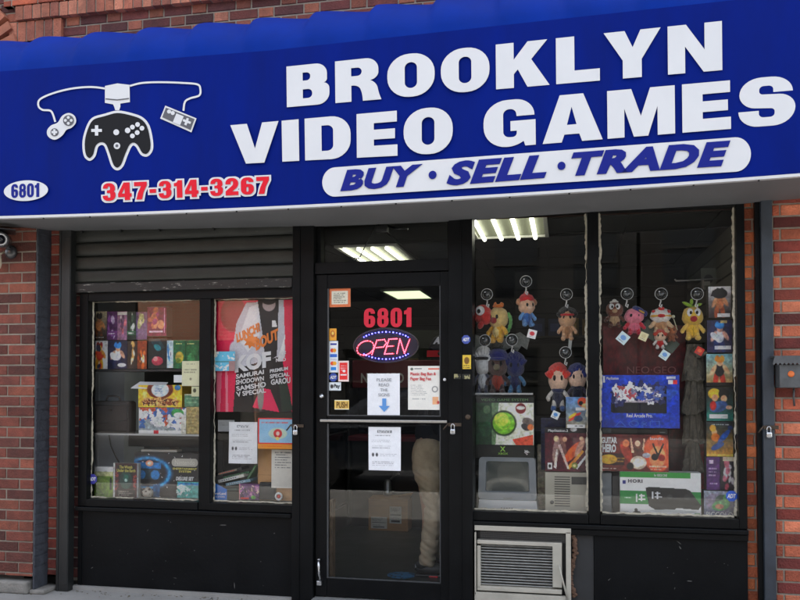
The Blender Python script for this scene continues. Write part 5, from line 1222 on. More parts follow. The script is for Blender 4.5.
# ================================================================== right window, first pane
g = random.Random(4)
HOOKG = 'clear suction hooks holding the plush toys'
def hook(u, v, lab, w_=1.0):
    q = P(u, v, GY+.02); t = thing('suction_hook', lab, 'suction hook', q, HOOKG); r = .037*w_
    mb = MB(); mb.lathe([(0, .018), (r*.35, .016), (r*.5, .009), (r*.95, .003), (r, -.001), (0, -.0015)], (q.x, GY+.012, q.z), '-Y'); mb.build('cup', M_CUP, t)
    mb = MB(); mb.tube([(q.x+r*math.cos(a_), GY+.012, q.z+r*math.sin(a_)) for a_ in [2*math.pi*i/24 for i in range(25)]], .0022, 6); mb.ell((q.x-r*.3, GY-.0, q.z+r*.35), (.006, .002, .004), u=8, v=6); mb.build('cup_rim_glint', M_RIM_GLINT, t)  # pale rim ring and small bead model the highlights on the clear cup
    mb = MB(); mb.lathe([(0, .016), (r*.28, .014), (r*.32, .0)], (q.x, GY+.022, q.z), 'Z' if 0 else '-Y'); mb.build('knob', M_CUP2, t)
    mb = MB(); mb.tube([(q.x, GY+.03, q.z-r*.7), (q.x, GY+.04, q.z-r*1.3), (q.x-.006, GY+.055, q.z-r*1.9), (q.x+.006, GY+.06, q.z-r*2.2), (q.x+.008, GY+.05, q.z-r*1.7)], .0045, 8); mb.build('hook', mat('white_hook', (.6, .6, .6), .3), t)
M_CUP = glass_mat('clear_suction_cup', (.72, .74, .74), 1.75, .10); M_RIM_GLINT = mat('cup_rim_glint', (.42, .43, .43), .15, coat=1.); M_CUP2 = mat('cup_centre', (.12, .12, .12), .1, coat=1.)
for u, v, l in ((487, 294.5, 'suction hook above the yellow dragon plush'), (526, 281.5, 'highest suction hook, above the red capped bear'), (566.5, 294.5, 'suction hook above the plush bear with the red headband'), (485, 340.5, 'suction hook over the black and white plush'), (512, 340, 'suction hook over the navy plush'), (565.5, 352.5, 'suction hook above the red haired doll'),
                (627, 294, 'suction hook above the brown and pink plushes'), (661, 294, 'suction hook above the red spotted white plush'), (697, 294, 'suction hook above the yellow plush with green leaves')):
    hook(u, v, l)

def F_(c, r=.95):
    m = mat('felt_%d_%d_%d' % c, rgb(*c), r, var=.22, vscale=55, bump=1.0, bscale=170, spec=.1)
    m.node_tree.nodes['Principled BSDF'].inputs['Sheen Weight'].default_value = .35
    return m
def plush(lab, rect, Y, head, body, limbs=None, hair=None, cap=None, ears=None, band=None, muzzle=None, turn=0, eyes=True, belly=None, legs=True, extra=None, mouth=None, bigeye=False, group='plush toys hanging in the right window', name='plush_toy'):
    x0, z0, x1, z1 = XZ(*rect, Y); s = (z1 - z0)*1.10; z0 -= (z1-z0)*.05; k = min(1.25, (x1-x0)/s)*1.30; cx = (x0+x1)/2
    t = thing(name, lab, 'plush toy', (cx, Y, z0), group); t['_s'] = 0; del t['_s']
    Rz = Matrix.Rotation(R(turn), 4, 'Z'); T = Matrix.Translation((cx, Y+.06, z0)) @ Rz @ Matrix.Scale(s, 4)
    def E(mb, c, r, M=None, **q): 
        m2 = T @ Matrix.Translation(Vector(c)) @ (M or Matrix.Identity(4)) @ Matrix.Diagonal((r[0], r[1], r[2], 1))
        gm = bmesh.ops.create_uvsphere(mb.bm, u_segments=20, v_segments=12, radius=1)
        from mathutils import noise as _nz
        sd = len(t['label'])*1.7 + c[0]*9
        for v_ in gm['verts']:
            v_.co = m2 @ (v_.co*(1 + .10*_nz.noise(v_.co*1.6 + Vector((sd, 0, 0))) + .05*_nz.noise(v_.co*6 + Vector((sd, 0, 0)))))
            for f in v_.link_faces: f.smooth = True
    mb = MB(); E(mb, (0, 0, .29), (.22*k, .17, .22)); E(mb, (0, .0, .42), (.17*k, .14, .14)); mb.build('body', F_(body), t)
    if belly: mb = MB(); E(mb, (0, -.07, .29), (.15*k, .12, .16)); mb.build('belly', F_(belly), t)
    mb = MB(); E(mb, (0, 0, .68), (.35*k, .28, .29)); E(mb, (-.12*k, -.06, .62), (.16*k, .16, .14)); E(mb, (.12*k, -.06, .62), (.16*k, .16, .14)); mb.build('head', F_(head), t)
    lc = limbs or body
    for sx in (-1, 1):
        mb = MB(); E(mb, (sx*.26*k, -.04, .36), (.075*k, .08, .15), Matrix.Rotation(R(-38*sx), 4, 'Y')); E(mb, (sx*.34*k, -.07, .27), (.07*k, .07, .07)); mb.build('arm', F_(lc), t)
        if legs:
            mb = MB(); E(mb, (sx*.14*k, -.06, .13), (.085*k, .10, .13)); E(mb, (sx*.16*k, -.13, .07), (.095*k, .13, .07)); mb.build('leg', F_(lc), t)
        if eyes:
            er = .055 if not bigeye else .10
            mb = MB(); E(mb, (sx*.12*k, -.245, .70 if not bigeye else .78), (er*k, .03, er*1.15)); mb.build('eye', F_((235, 235, 235)) if bigeye else F_((16, 16, 18)), t)
            if bigeye: mb = MB(); E(mb, (sx*.10*k, -.28, .77), (er*.42*k, .02, er*.5)); mb.build('pupil', F_((16, 16, 18)), t)
        if ears:
            mb = MB(); E(mb, (sx*.25*k, .02, .92), (.10*k, .05, .10)); mb.build('ear', F_(ears), t)
    if muzzle: mb = MB(); E(mb, (0, -.24, .62), (.11*k, .07, .08)); mb.build('muzzle', F_(muzzle), t)
    if mouth: mb = MB(); E(mb, (0, -.25, .60), (.12*k, .05, .09)); mb.build('mouth', F_(mouth), t)
    if hair:
        mb = MB(); E(mb, (0, .05, .80), (.37*k, .27, .24)); gg = random.Random(len(lab))
        for i in range(9):
            a = -1.3 + 2.6*i/8; E(mb, (math.sin(a)*.30*k, -.14, .86 - abs(math.sin(a))*.12), (.09*k, .09, .12), Matrix.Rotation(a*.7, 4, 'Y'))
        mb.build('hair', F_(hair), t)
    if cap:
        mb = MB(); E(mb, (0, .02, .84), (.36*k, .28, .20)); E(mb, (.03*k, -.22, .80), (.25*k, .15, .045)); mb.build('cap', F_(cap), t)
    if band:
        mb = MB()
        pts = [T @ Vector((math.cos(a)*.355*k, math.sin(a)*.285, .76)) for a in [2*math.pi*i/24 for i in range(25)]]; mb.tube(pts, .035*s, 8); mb.build('headband', F_(band), t)
    mb = MB(); mb.tube([T @ Vector((.015*math.sin(i), -.172*math.sin(math.pi*(.25+.5*i/8))-.008, .12+.30*i/8)) for i in range(9)], .006*s, 5); mb.build('seam', F_(tuple(int(x*.55) for x in body)), t)
    if extra: extra(t, E, k, s, T)
    return t
def pt_tag(u, v, sz, rot, c, lab, Y=None, spot=None, txt=True):
    q = P(u, v, GY+.02 if Y is None else Y); h = abs(P(u+sz, v, q.y).x - q.x)
    pts = [q + Vector((h*math.cos(R(rot+90*k)), 0, h*math.sin(R(rot+90*k)))) for k in range(4)]
    o = art_mesh('hang_tag', [pts[1], pts[0], pts[3], pts[2]], c, [('e', .5, .45, .28, .24, spot or (170, 190, 225)), ('lines', .2, .7, .8, .9, 1, (120, 120, 130))], cell=.003, back=.001)
    return tag(o, lab, 'hang tag', 'hang tags of the plush toys')
YQ = .16
# red fish
RF = thing('plush_toy', 'red plush fish with a big white eye at the left edge of the right window', 'plush toy', P(481, 325, YQ), 'plush toys hanging in the right window')
q = P(482, 314, YQ); s = .085
mb = MB(); mb.ell((q.x, YQ+.05, q.z), (.062, .05, .068)); mb.ell((q.x+.02, YQ+.03, q.z-.02), (.045, .04, .05)); mb.build('body', F_((206, 44, 40)), RF)
mb = MB(); mb.ell((q.x-.012, YQ-.0, q.z+.022), (.030, .016, .032)); mb.build('eye', F_((238, 238, 240)), RF); mb = MB(); mb.ell((q.x-.020, YQ-.016, q.z+.018), (.012, .006, .015)); mb.build('pupil', F_((16, 16, 18)), RF)
mb = MB(); mb.ell((q.x-.01, YQ+.02, q.z-.07), (.02, .02, .03), M=Matrix.Rotation(.4, 4, 'Y')); mb.build('fin', F_((190, 36, 36)), RF)
def dragon(t, E, k, s, T):
    mb = MB()
    for i in range(7): a = -.2 + i*.33; E(mb, (.34*k*math.cos(a*.9-.9)+.06, .10, .30+.55*math.sin(a*.55)), (.05, .05, .07))
    mb.build('back_spikes', F_((96, 160, 84)), t)
    mb = MB(); E(mb, (.02, -.05, 1.0), (.20*k, .10, .05)); E(mb, (-.1*k, -.02, 1.02), (.05, .05, .09)); E(mb, (.15*k, -.02, 1.03), (.06, .05, .07)); mb.build('tuft', F_((226, 120, 40)), t)
plush('yellow plush dragon with an orange tuft and green back spikes', (486, 307, 509, 341), YQ, (222, 190, 120), (232, 176, 56), belly=(240, 214, 140), mouth=(150, 40, 44), turn=-25, extra=dragon)
def wings(t, E, k, s, T):
    for sx in (-1, 1):
        mb = MB(); pts = [T @ Vector((sx*x, .05, z)) for x, z in ((.25, .75), (.9, 1.0), (1.25, .75), (1.15, .35), (.95, .5), (.8, .28), (.6, .45), (.3, .3))]
        mb.prism(pts, (0, .01, 0)); mb.build('wing', F_((112, 116, 112)), t)
plush('grey plush bat spreading ribbed wings below the yellow dragon', (484, 333, 505, 358), YQ+.10, (84, 88, 84), (70, 74, 70), ears=(90, 92, 90), extra=wings)
G2 = 'plush toys sitting on the glass shelf'
plush('white and black striped plush sitting at the left end of the glass shelf', (473, 349, 491, 393), YQ, (214, 216, 218), (200, 204, 210), limbs=(54, 60, 84), hair=(225, 226, 228), band=(20, 20, 24), group=G2, eyes=False)
plush('plush with a navy cap and rust red body on the glass shelf', (485, 352, 509, 393), YQ-.01, (90, 70, 66), (150, 58, 44), limbs=(60, 40, 40), cap=(34, 40, 110), muzzle=(120, 112, 90), group=G2)
plush('dark navy plush sitting at the right of the glass shelf', (504, 354, 525, 393), YQ+.01, (36, 44, 92), (30, 36, 78), limbs=(60, 110, 150), hair=(30, 38, 96), group=G2)
gshelf(474, 533, 393.8, .12, .42, 'glass shelf carrying three plush toys in the right window', (.55, .56, .5))
# hanging bears
def beanie(t, E, k, s, T):
    mb = MB(); E(mb, (0, .03, .86), (.35*k, .27, .22)); mb.build('knit_cap', F_((206, 36, 44)), t)
    mb = MB(); E(mb, (0, .03, 1.09), (.08, .08, .08)); mb.build('pompom', F_((214, 60, 60)), t)
    for sx in (-1, 1): mb = MB(); E(mb, (sx*.34*k, .0, .80), (.11, .06, .11)); mb.build('ear', F_((196, 140, 104)), t)
plush('plush bear in a red knit cap and blue suit hanging highest', (517, 296.5, 535.5, 325), YQ, (224, 178, 146), (54, 104, 176), limbs=(96, 150, 210), muzzle=(232, 196, 170), turn=28, extra=beanie)
pt_tag(532, 334, 6.2, 30, (226, 222, 224), 'white hang tag with a red print below the red capped bear', spot=(200, 60, 70))
plush('plush bear with black hair and a red headband', (557.5, 308, 577, 339), YQ, (216, 168, 128), (206, 156, 112), limbs=(216, 168, 128), hair=(18, 18, 20), band=(190, 34, 40), belly=(170, 120, 80))
mb = MB(); a, b, c, d = XZ(568, 338, 572.5, 350, YQ+.02); mb.prism([(a, YQ+.02, b), (c-.01, YQ+.02, b), (c, YQ+.02, d), (a+.006, YQ+.02, d)], (0, .001, 0)); tag(mb.build('hang_tag', C(160, 164, 160)), 'long grey hang tag below the bear with the red headband', 'hang tag')
def outfit(c1, c2):
    def f(t, E, k, s, T):
        mb = MB(); E(mb, (0, -.02, .44), (.24*k, .19, .09)); mb.build('scarf', F_(c1), t)
        for sx in (-1, 1): mb = MB(); E(mb, (sx*.16*k, -.15, .06), (.10*k, .13, .07)); mb.build('boot', F_(c2), t)
    return f
plush('plush doll with red hair and dark blue clothes', (547, 366, 569, 409), YQ, (236, 196, 168), (40, 44, 70), limbs=(216, 212, 204), hair=(222, 52, 40), extra=outfit((36, 44, 84), (54, 96, 160)), name='plush_doll')
plush('plush doll with navy blue hair and a dark tunic', (567, 366, 588, 404), YQ+.02, (236, 200, 176), (34, 36, 60), limbs=(60, 56, 80), hair=(34, 48, 120), extra=outfit((28, 32, 60), (120, 40, 40)), name='plush_doll')
pt_tag(555.5, 415, 5.4, 20, (214, 226, 236), 'white and blue hang tag below the red haired doll', spot=(80, 140, 200))
# consoles and boxes
XB = carton('console_box', (473.8, 396, 534.2, 458), .16, .22, (18, 22, 18), [('r', .03, .11, .99, .79, (222, 226, 206)), ('p', [(.03, .11), (.36, .11), (.3, .45), (.34, .79), (.03, .79)], (30, 66, 40)), ('p', [(.3, .11), (.42, .11), (.36, .79), (.3, .79)], (110, 140, 100)), ('e', .2, .42, .12, .25, (44, 84, 54)), ('e', .22, .22, .06, .07, (90, 120, 84)),
   ('e', .5, .44, .21, .205, (22, 40, 20)), ('e', .5, .44, .185, .18, (126, 190, 44)), ('e', .46, .38, .12, .11, (196, 224, 80)), ('ring', .5, .44, .1, .09, .2, (170, 214, 70)), ('e', .78, .2, .085, .085, (120, 40, 44)), ('e', .78, .19, .07, .03, (226, 220, 214)), ('e', .9, .42, .1, .07, 20, (120, 110, 104)), ('e', .86, .5, .08, .05, 30, (70, 66, 66)), ('e', .94, .5, .05, .05, (214, 120, 60)), ('p', [(.64, .7), (.98, .62), (.98, .79), (.7, .79)], (222, 88, 60)),
   ('r', .03, .79, 1, .81, (12, 16, 12)), ('spat', .84, .88, .95, .93, 10, .012, (190, 190, 190))], 'black and green console box with a large glowing green circle', side=(24, 40, 26), seed=20)
text('VIDEO GAME SYSTEM', (481, 398.6, 528, 401), .159, mat('faint_green_ink', rgb(110, 150, 100), .6), XB)
text('X', (500, 446.5, 505.5, 451.5), .159, mat('lime_ink', rgb(150, 200, 80), .6), XB, off=.03); text('XBOX', (498, 452.6, 508, 454.6), .159, MATS['lime_ink'], XB, off=.01)
TV = thing('crt_television', 'silver crt television with a dark screen on a white base', 'television', P(507, 510, .14))
M_SIL = mat('silver_plastic', (.21, .235, .26), .35, .15, coat=.3, var=.04)
x0, z0, x1, z1 = XZ(478, 457.5, 536.5, 500, .14)
mb = MB(); hw, hh = (x1-x0)/2, (z1-z0)/2; cx, cz = (x0+x1)/2, (z0+z1)/2
def bulge_rect(ax, az, n=10, r=.12):
    return [(p.x, p.y) for p in rounded([(-ax, -az, r*ax), (ax, -az, r*ax), (ax*.965, az, r*ax), (-ax*.965, az, r*ax)])]
outer = bulge_rect(hw, hh); inner = bulge_rect(hw*.76, hh*.72, r=.10); 
def ring(o, i, yo, yi, dz=0.012):
    n = len(o)
    for k in range(n):
        a, b, c, d = o[k], o[(k+1) % n], i[(k+1) % n], i[k]
        mb.quad((cx+a[0], yo(a), cz+a[1]), (cx+b[0], yo(b), cz+b[1]), (cx+c[0], yi(c), cz+c[1]+dz), (cx+d[0], yi(d), cz+d[1]+dz))
ring(outer, inner, lambda p: .15, lambda p: .155)
n = len(outer)
for k in range(n):
    a, b = outer[k], outer[(k+1) % n]
    mb.quad((cx+a[0], .15, cz+a[1]), (cx+b[0], .15, cz+b[1]), (cx+b[0]*1.0, .24, cz+b[1]), (cx+a[0]*1.0, .24, cz+a[1]))
    mb.quad((cx+a[0], .24, cz+a[1]), (cx+b[0], .24, cz+b[1]), (cx+b[0]*.6, .5, cz+b[1]*.6), (cx+a[0]*.6, .5, cz+a[1]*.6))
for k in range(n):
    a, b = inner[k], inner[(k+1) % n]; mb.quad((cx+a[0], .155, cz+a[1]+.012), (cx+b[0], .155, cz+b[1]+.012), (cx+b[0]*.96, .168, cz+b[1]*.96+.012), (cx+a[0]*.96, .168, cz+a[1]*.96+.012))
mb.build('cabinet', M_SIL, TV)
mb = MB(); nx = 16
vs = [[mb.bm.verts.new((cx + hw*.74*(i/nx*2-1), .166 - .008*(1-(i/nx*2-1)**2)*(1-(j/nx*2-1)**2), cz+.012 + hh*.70*(j/nx*2-1))) for i in range(nx+1)] for j in range(nx+1)]
for j in range(nx):
    for i in range(nx): f = mb.bm.faces.new((vs[j][i], vs[j][i+1], vs[j+1][i+1], vs[j+1][i])); f.smooth = True
mb.build('screen', mat('crt_glass', (.055, .066, .06), .16, coat=.3), TV)
x0, z0, x1, z1 = XZ(478, 500.5, 538, 511.5, .13); mb = MB()
mb.prism([(x0, .13, z0), (x1, .13, z0), (x1-.01, .14, z1), (x0+.005, .14, z1)], (0, .25, 0)); mb.build('base', mat('pale_grey_plastic', (.55, .57, .58), .4), TV, bevel=.004)
mb = MB()
for i in range(5): mb.box(cx-.04+i*.017, .1285, z0+.02, cx-.03+i*.017, .133, z0+.024)
mb.build('button', MATS['dull_grey_plastic'], TV)
text('SHARP', (503.5, 497.6, 512, 499.4), .149, MATS['dull_grey_plastic'], TV)
GH = carton('game_box', (545, 428, 588.5, 471.5), .13, .12, (88, 28, 44), [('r', 0, 0, 1, .11, (16, 16, 18)), ('e', .66, .03, .08, .05, (190, 190, 195)), ('e', .26, .5, .08, .3, 8, (160, 130, 120)), ('e', .26, .25, .06, .07, (216, 190, 150)), ('e', .42, .46, .07, .28, -10, (130, 90, 80)), ('e', .46, .26, .05, .06, (220, 170, 140)), ('e', .64, .55, .1, .3, 40, (226, 100, 50)), ('e', .8, .45, .07, .24, 25, (200, 150, 130)), ('e', .84, .24, .05, .05, (230, 180, 150)), ('p', [(.2, .9), (.26, .5), (.3, .5), (.26, .95)], (226, 214, 204)), ('p', [(.5, .9), (.86, .5), (.9, .54), (.56, .95)], (236, 150, 60)), ('p', [(.3, .4), (.52, .95), (.56, .93), (.36, .38)], (214, 190, 180)), ('p', [(.7, .9), (.95, .6), (.97, .64), (.74, .95)], (220, 220, 220)),
      ('r', .06, .80, .16, .95, (236, 236, 236)), ('e', .11, .88, .03, .04, (20, 20, 20)), ('e', .68, .86, .07, .07, (130, 150, 60)), ('e', .68, .86, .035, .035, (240, 220, 160))], 'maroon console game box with a band of musicians', side=(50, 20, 30), seed=21)
text('PlayStation.2', (548, 429.4, 568, 432.4), .129, M_PAPER, GH, off=.02, shear=.1)
carton('game_case', (566, 397, 588, 428), .11, .02, ((96, 140, 190), (150, 140, 120)), [('e', .75, .16, .22, .15, (226, 80, 40)), ('e', .68, .2, .1, .07, (20, 20, 20)), ('e', .85, .3, .14, .1, (240, 190, 130)), ('r', .45, .34, .85, .44, (235, 235, 235)), ('e', .4, .64, .32, .06, -25, (226, 60, 50)), ('e', .3, .6, .2, .05, -25, (230, 180, 60)), ('e', .56, .7, .2, .1, (60, 80, 110)), ('r', .05, .88, .85, 1, (226, 228, 230)), ('lines', .4, .9, .8, .98, 1, (60, 60, 60))], 'game case with a red racing picture above the maroon game box', cat='game case', side=(200, 200, 205), seed=22)
carton('navy_box', (541, 418, 566, 470), .27, .1, (28, 34, 74), [('lines', 0, 0, 1, 1, 14, (22, 26, 58))], 'dark navy box behind the maroon game box', side=(24, 28, 60), seed=23)
HC = thing('desktop_console', 'beige computer console with a ventilation grille and a drive slot', 'console', P(566, 511, .14))
M_BEI = mat('beige_plastic', (.46, .44, .36), .5, var=.05)
x0, z0, x1, z1 = XZ(545, 472, 588.5, 511.5, .14)
mb = MB(); mb.box(x0, .14, z0, x1+.05, .5, z1, bev=.006); mb.build('case', M_BEI, HC)
mb = MB()
for i in range(13):
    a, b, c, d = XZ(554.5, 476.5+i*2.4, 570, 477.6+i*2.4, .139); mb.box(a, .1385, b, c, .1397, d)
mb.build('vent_slots', mat('slot_shadow', (.10, .095, .08), .7), HC)
a, b, c, d = XZ(571.5, 477, 586.5, 484.5, .139); mb = MB(); mb.box(a, .137, b, c, .1397, d); mb.build('drive_slot', mat('slot_dark', (.05, .05, .045), .5), HC)
a, b, c, d = XZ(550, 500.5, 554, 504, .139); mb = MB(); mb.lathe([(0, .003), ((c-a)/2, .003), ((c-a)/2, 0)], ((a+c)/2, .1395, (b+d)/2), '-Y'); mb.build('button', MATS['dull_grey_plastic'], HC)
carton('cardboard_box', (537.5, 445, 545, 511.3), .3, .1, (150, 140, 120), [], 'narrow pale carton between the television and the beige console', side=(150, 140, 120))

# ================================================================== right window, second pane
def tuft(c):
    def f(t, E, k, s, T):
        mb = MB(); E(mb, (0, 0, 1.0), (.09, .06, .08)); E(mb, (-.08, 0, .96), (.09, .06, .05)); E(mb, (.09, 0, .97), (.06, .05, .05)); mb.build('tuft', F_(c), t)
    return f
plush('round brown plush with white eyes and a white tuft', (605, 301.5, 625, 326), YQ, (120, 64, 44), (196, 160, 120), limbs=(96, 52, 36), bigeye=True, extra=tuft((226, 222, 214)), muzzle=(196, 160, 120))
def stripes(t, E, k, s, T):
    mb = MB(); E(mb, (.15, -.05, .90), (.24, .20, .12), Matrix.Rotation(.5, 4, 'Y')); E(mb, (.38, 0, .78), (.08, .08, .12)); mb.build('sleeping_cap', F_((44, 54, 120)), t)
    mb = MB(); E(mb, (.20, -.16, .86), (.18, .10, .04), Matrix.Rotation(.5, 4, 'Y')); mb.build('cap_stripe', F_((216, 170, 70)), t)
plush('round pink plush in a navy sleeping cap', (624, 308, 646, 333.5), YQ-.01, (232, 130, 150), (226, 112, 136), limbs=(210, 50, 70), eyes=True, extra=stripes)
def spots(t, E, k, s, T):
    mb = MB(); E(mb, (0, -.2, .93), (.12, .10, .07)); E(mb, (-.26, -.08, .82), (.08, .12, .08)); E(mb, (.26, -.08, .82), (.08, .12, .08)); mb.build('red_spots', F_((200, 44, 46)), t)
    mb = MB(); E(mb, (0, -.10, .66), (.40, .20, .07)); mb.build('yellow_band', F_((232, 176, 60)), t)
    mb = MB(); E(mb, (0, -.26, .66), (.16, .06, .07)); mb.build('red_visor', F_((190, 40, 40)), t)
plush('white plush with red spots and a yellow band', (650, 307.5, 674, 332), YQ, (232, 228, 222), (190, 140, 96), limbs=(214, 180, 140), eyes=False, extra=spots)
plush('small tan plush with a red jacket on the grey card', (654, 330, 668, 348), YQ-.03, (226, 190, 160), (196, 40, 40), limbs=(230, 226, 220), hair=(190, 60, 40))
plush('small brown plush behind the grey card', (666, 325, 679, 341), YQ+.02, (160, 96, 60), (140, 80, 50), ears=(120, 70, 44))
def leafy(t, E, k, s, T):
    mb = MB(); E(mb, (-.12, 0, 1.02), (.17, .05, .05), Matrix.Rotation(.5, 4, 'Y')); E(mb, (.14, 0, 1.0), (.13, .05, .045), Matrix.Rotation(-.3, 4, 'Y')); E(mb, (-.02, 0, 1.10), (.05, .04, .09)); mb.build('leaf_tuft', F_((140, 180, 50)), t)
    mb = MB(); pts = [T @ Vector((-.42, -.08, .30)), T @ Vector((-.52, -.10, .62))]; mb.tube(pts, .012*s, 6); E(mb, (-.53, -.1, .68), (.05, .05, .05)); mb.build('wand', F_((200, 200, 170)), t)
plush('yellow plush with green leaves, blue eyes and a wide red mouth', (682, 306, 706, 338.5), YQ, (226, 186, 70), (236, 190, 62), limbs=(240, 200, 90), mouth=(170, 34, 40), bigeye=True, extra=leafy)
pt_tag(623, 338, 7.6, 5, (200, 216, 234), 'large pale blue hang tag below the brown plush', spot=(120, 160, 210))
pt_tag(664.5, 355, 6.4, 10, (204, 220, 236), 'pale blue hang tag beneath the grey card', spot=(120, 160, 210))
pt_tag(643.5, 336.5, 6, 20, (214, 206, 170), 'cream hang tag below the pink plush', spot=(200, 190, 150))
pt_tag(699.5, 351, 5.6, 15, (190, 60, 48), 'red hang tag beside the grey statuette', spot=(220, 120, 80))
q = [P(u, v, .27) for u, v in ((648, 319), (680, 344), (672, 353.5), (638, 331))]
tag(art_mesh('grey_card', q, (92, 100, 90), [], cell=.006, back=.01, side=(80, 86, 80), rough=.7), 'tilted grey green card behind the plush toys', 'card')
# maroon banner
MBN = carton('maroon_banner', (603.5, 326, 686, 470), .42, .02, (92, 20, 26), [('lines', .2, .3, .8, .38, 1, (110, 40, 44))], 'maroon games banner hanging behind the right window display', cat='banner', side=(80, 20, 26), seed=30, rough=.7)
tq('NEO·GEO', [(627, 366.5), (676, 366.5), (676, 373.5), (627, 373.5)], mat('dull_pink_ink', rgb(150, 90, 90), .7), MBN, Y=.417)
PB = carton('console_box', (601.5, 375, 679.5, 428), .12, .1, (26, 66, 178), [('spat', .3, .7, .9, .95, 6, .03, (44, 88, 196)), ('p', [(.62, .2), (1, .3), (.72, .7)], (50, 92, 190)), ('r', .15, .2, .84, .72, (20, 24, 34)), ('p', [(.12, .6), (.15, .2), (.17, .2), (.17, .72), (.12, .7)], (16, 18, 26)), ('r', .18, .21, .80, .52, (170, 160, 170)), ('spat', .18, .2, .8, .5, 30, .045, (40, 46, 96)), ('spat', .18, .2, .8, .5, 22, .035, (232, 232, 240)), ('spat', .2, .24, .4, .40, 7, .03, (180, 80, 90)), ('spat', .18, .24, .8, .5, 20, .02, (120, 120, 150)), ('spat', .5, .24, .8, .5, 12, .03, (60, 90, 170)),
      ('r', .02, .02, .05, .14, (226, 230, 240)), ('r', .84, .03, .95, .08, (200, 206, 220)), ('r', .86, .1, .97, .17, (232, 236, 240)), ('r', .92, .1, .97, .17, (216, 60, 60)), ('ring', .43, .9, .04, .05, .25, (80, 120, 200))], 'large blue controller box with a framed screen picture', side=(24, 56, 150), seed=31)
text('PlayStation', (606.5, 377, 618.5, 380.4), .119, M_PAPER, PB, off=.015); text('Real Arcade Pro.', (626.5, 413.7, 652.5, 417.4), .119, M_PAPER, PB, off=.015); text('△○×□', (614, 420.5, 660, 427), .119, mat('pale_blue_symbols', rgb(60, 104, 205), .5), PB)
carton('black_box', (602, 428.4, 667.5, 434.2), .15, .1, (22, 22, 24), [('r', .02, .1, .14, .8, (70, 74, 80)), ('lines', .88, .4, .97, .9, 1, (120, 120, 120))], 'flat black box between the blue box and the guitar game box', side=(20, 20, 22))
GB = carton('game_box', (600.5, 434.5, 668.5, 471.5), .12, .12, ((96, 28, 30), (120, 40, 32)), [('e', .84, .5, .22, .5, (216, 96, 56)), ('e', .84, .6, .12, .3, (240, 150, 100)), ('r', .0, .52, .36, .84, (60, 24, 20)), ('e', .12, .68, .13, .13, (222, 170, 50)), ('lines', .16, .6, .44, .78, 2, (200, 150, 60)), ('e', .38, .45, .07, .28, -12, (170, 60, 44)), ('e', .38, .24, .05, .1, (226, 130, 80)), ('e', .56, .45, .08, .26, (110, 70, 60)), ('e', .55, .24, .04, .08, (230, 190, 160)), ('p', [(.46, .5), (.44, .1), (.46, .1), (.5, .5)], (220, 180, 150)), ('p', [(.62, .4), (.64, .1), (.66, .12), (.64, .45)], (220, 180, 150)),
      ('e', .56, .76, .12, .18, (216, 200, 180)), ('e', .56, .76, .08, .12, (240, 232, 214)), ('e', .68, .56, .06, .07, (170, 170, 180)), ('e', .44, .86, .05, .1, (40, 30, 30)), ('p', [(.76, .25), (.78, .22), (.88, .62), (.86, .66)], (24, 20, 20)), ('p', [(.92, .22), (.94, .25), (.84, .66), (.82, .62)], (24, 20, 20)), ('e', .80, .60, .05, .09, (24, 20, 20)), ('e', .90, .62, .05, .09, (150, 30, 24)), ('lines', .72, .82, .98, .96, 2, (240, 210, 190)), ('lines', .02, .9, .24, .97, 1, (230, 220, 210))], 'red guitar game box with a drummer and crossed guitars', side=(70, 24, 24), seed=33)
text('GUITAR', (601.5, 437, 617, 443.3), .119, M_PAPER, GB, off=.04); text('HERO', (602.5, 444, 616, 452.3), .119, M_PAPER, GB, off=.05); text('bundle', (650, 437.2, 663.5, 440), .119, M_PAPER, GB, off=.01)
HB = carton('controller_box', (620, 472.3, 701, 517), .10, .1, (228, 232, 232), [('r', 0, 0, .875, .125, (50, 150, 62)), ('r', .875, 0, 1, .125, (214, 220, 216)), ('r', 0, .42, 1, .72, (44, 140, 70)), ('p', [(.32, .36), (.36, .33), (.82, .36), (.87, .40), (1.0, .72), (.97, .82), (.7, .79), (.66, .86), (.44, .84), (.36, .76)], (36, 38, 40)), ('p', [(.33, .36), (.37, .35), (.81, .38), (.95, .70), (.41, .70)], (24, 25, 27)), ('e', .62, .54, .035, .05, (60, 60, 62)), ('e', .83, .54, .04, .06, (56, 56, 58)), ('r', .40, .44, .42, .60, (200, 202, 206)), ('r', .44, .46, .50, .485, (200, 202, 206)), ('r', .46, .44, .48, .60, (200, 202, 206)), ('r', .43, .54, .52, .565, (200, 202, 206)), ('lines', .06, .56, .18, .62, 1, (236, 240, 236)), ('r', .20, .5, .22, .68, (236, 240, 236)), ('r', .24, .52, .31, .55, (236, 240, 236)), ('r', .26, .5, .28, .66, (236, 240, 236)), ('r', .23, .60, .32, .63, (236, 240, 236)), ('e', .66, .86, .3, .03, (190, 194, 194)), ('e', .21, .92, .05, .04, (40, 40, 40)), ('e', .20, .86, .02, .04, (40, 40, 40)), ('r', .92, .9, .99, .97, (50, 150, 70)), ('r', .03, .19, .07, .28, (44, 50, 130)), ('lines', .04, .88, .12, .92, 1, (120, 120, 120))], 'white and green arcade controller box at the foot of the right window', side=(216, 220, 218), seed=35, noise=.03)
text('HORI', (628, 479.2, 642.5, 482.7), .099, mat('grey_logo', (.10, .10, .11), .5), HB, off=.05, spacing=1.2); text('for XBOX ONE', (654, 474, 667, 476.6), .099, M_WINK, HB, off=.01)
mb = MB(); a, b, c, d = XZ(601, 472.3, 612, 516, .16); mb.box(a, .16, b, c, .4, d, bev=.006); mb.box(a+.01, .157, b+.01, a+.014, .16, d-.01); tag(mb.build('grey_console', mat('mid_grey_case', (.16, .18, .20), .4, .3)), 'tall grey metal case standing left of the white controller box', 'case')
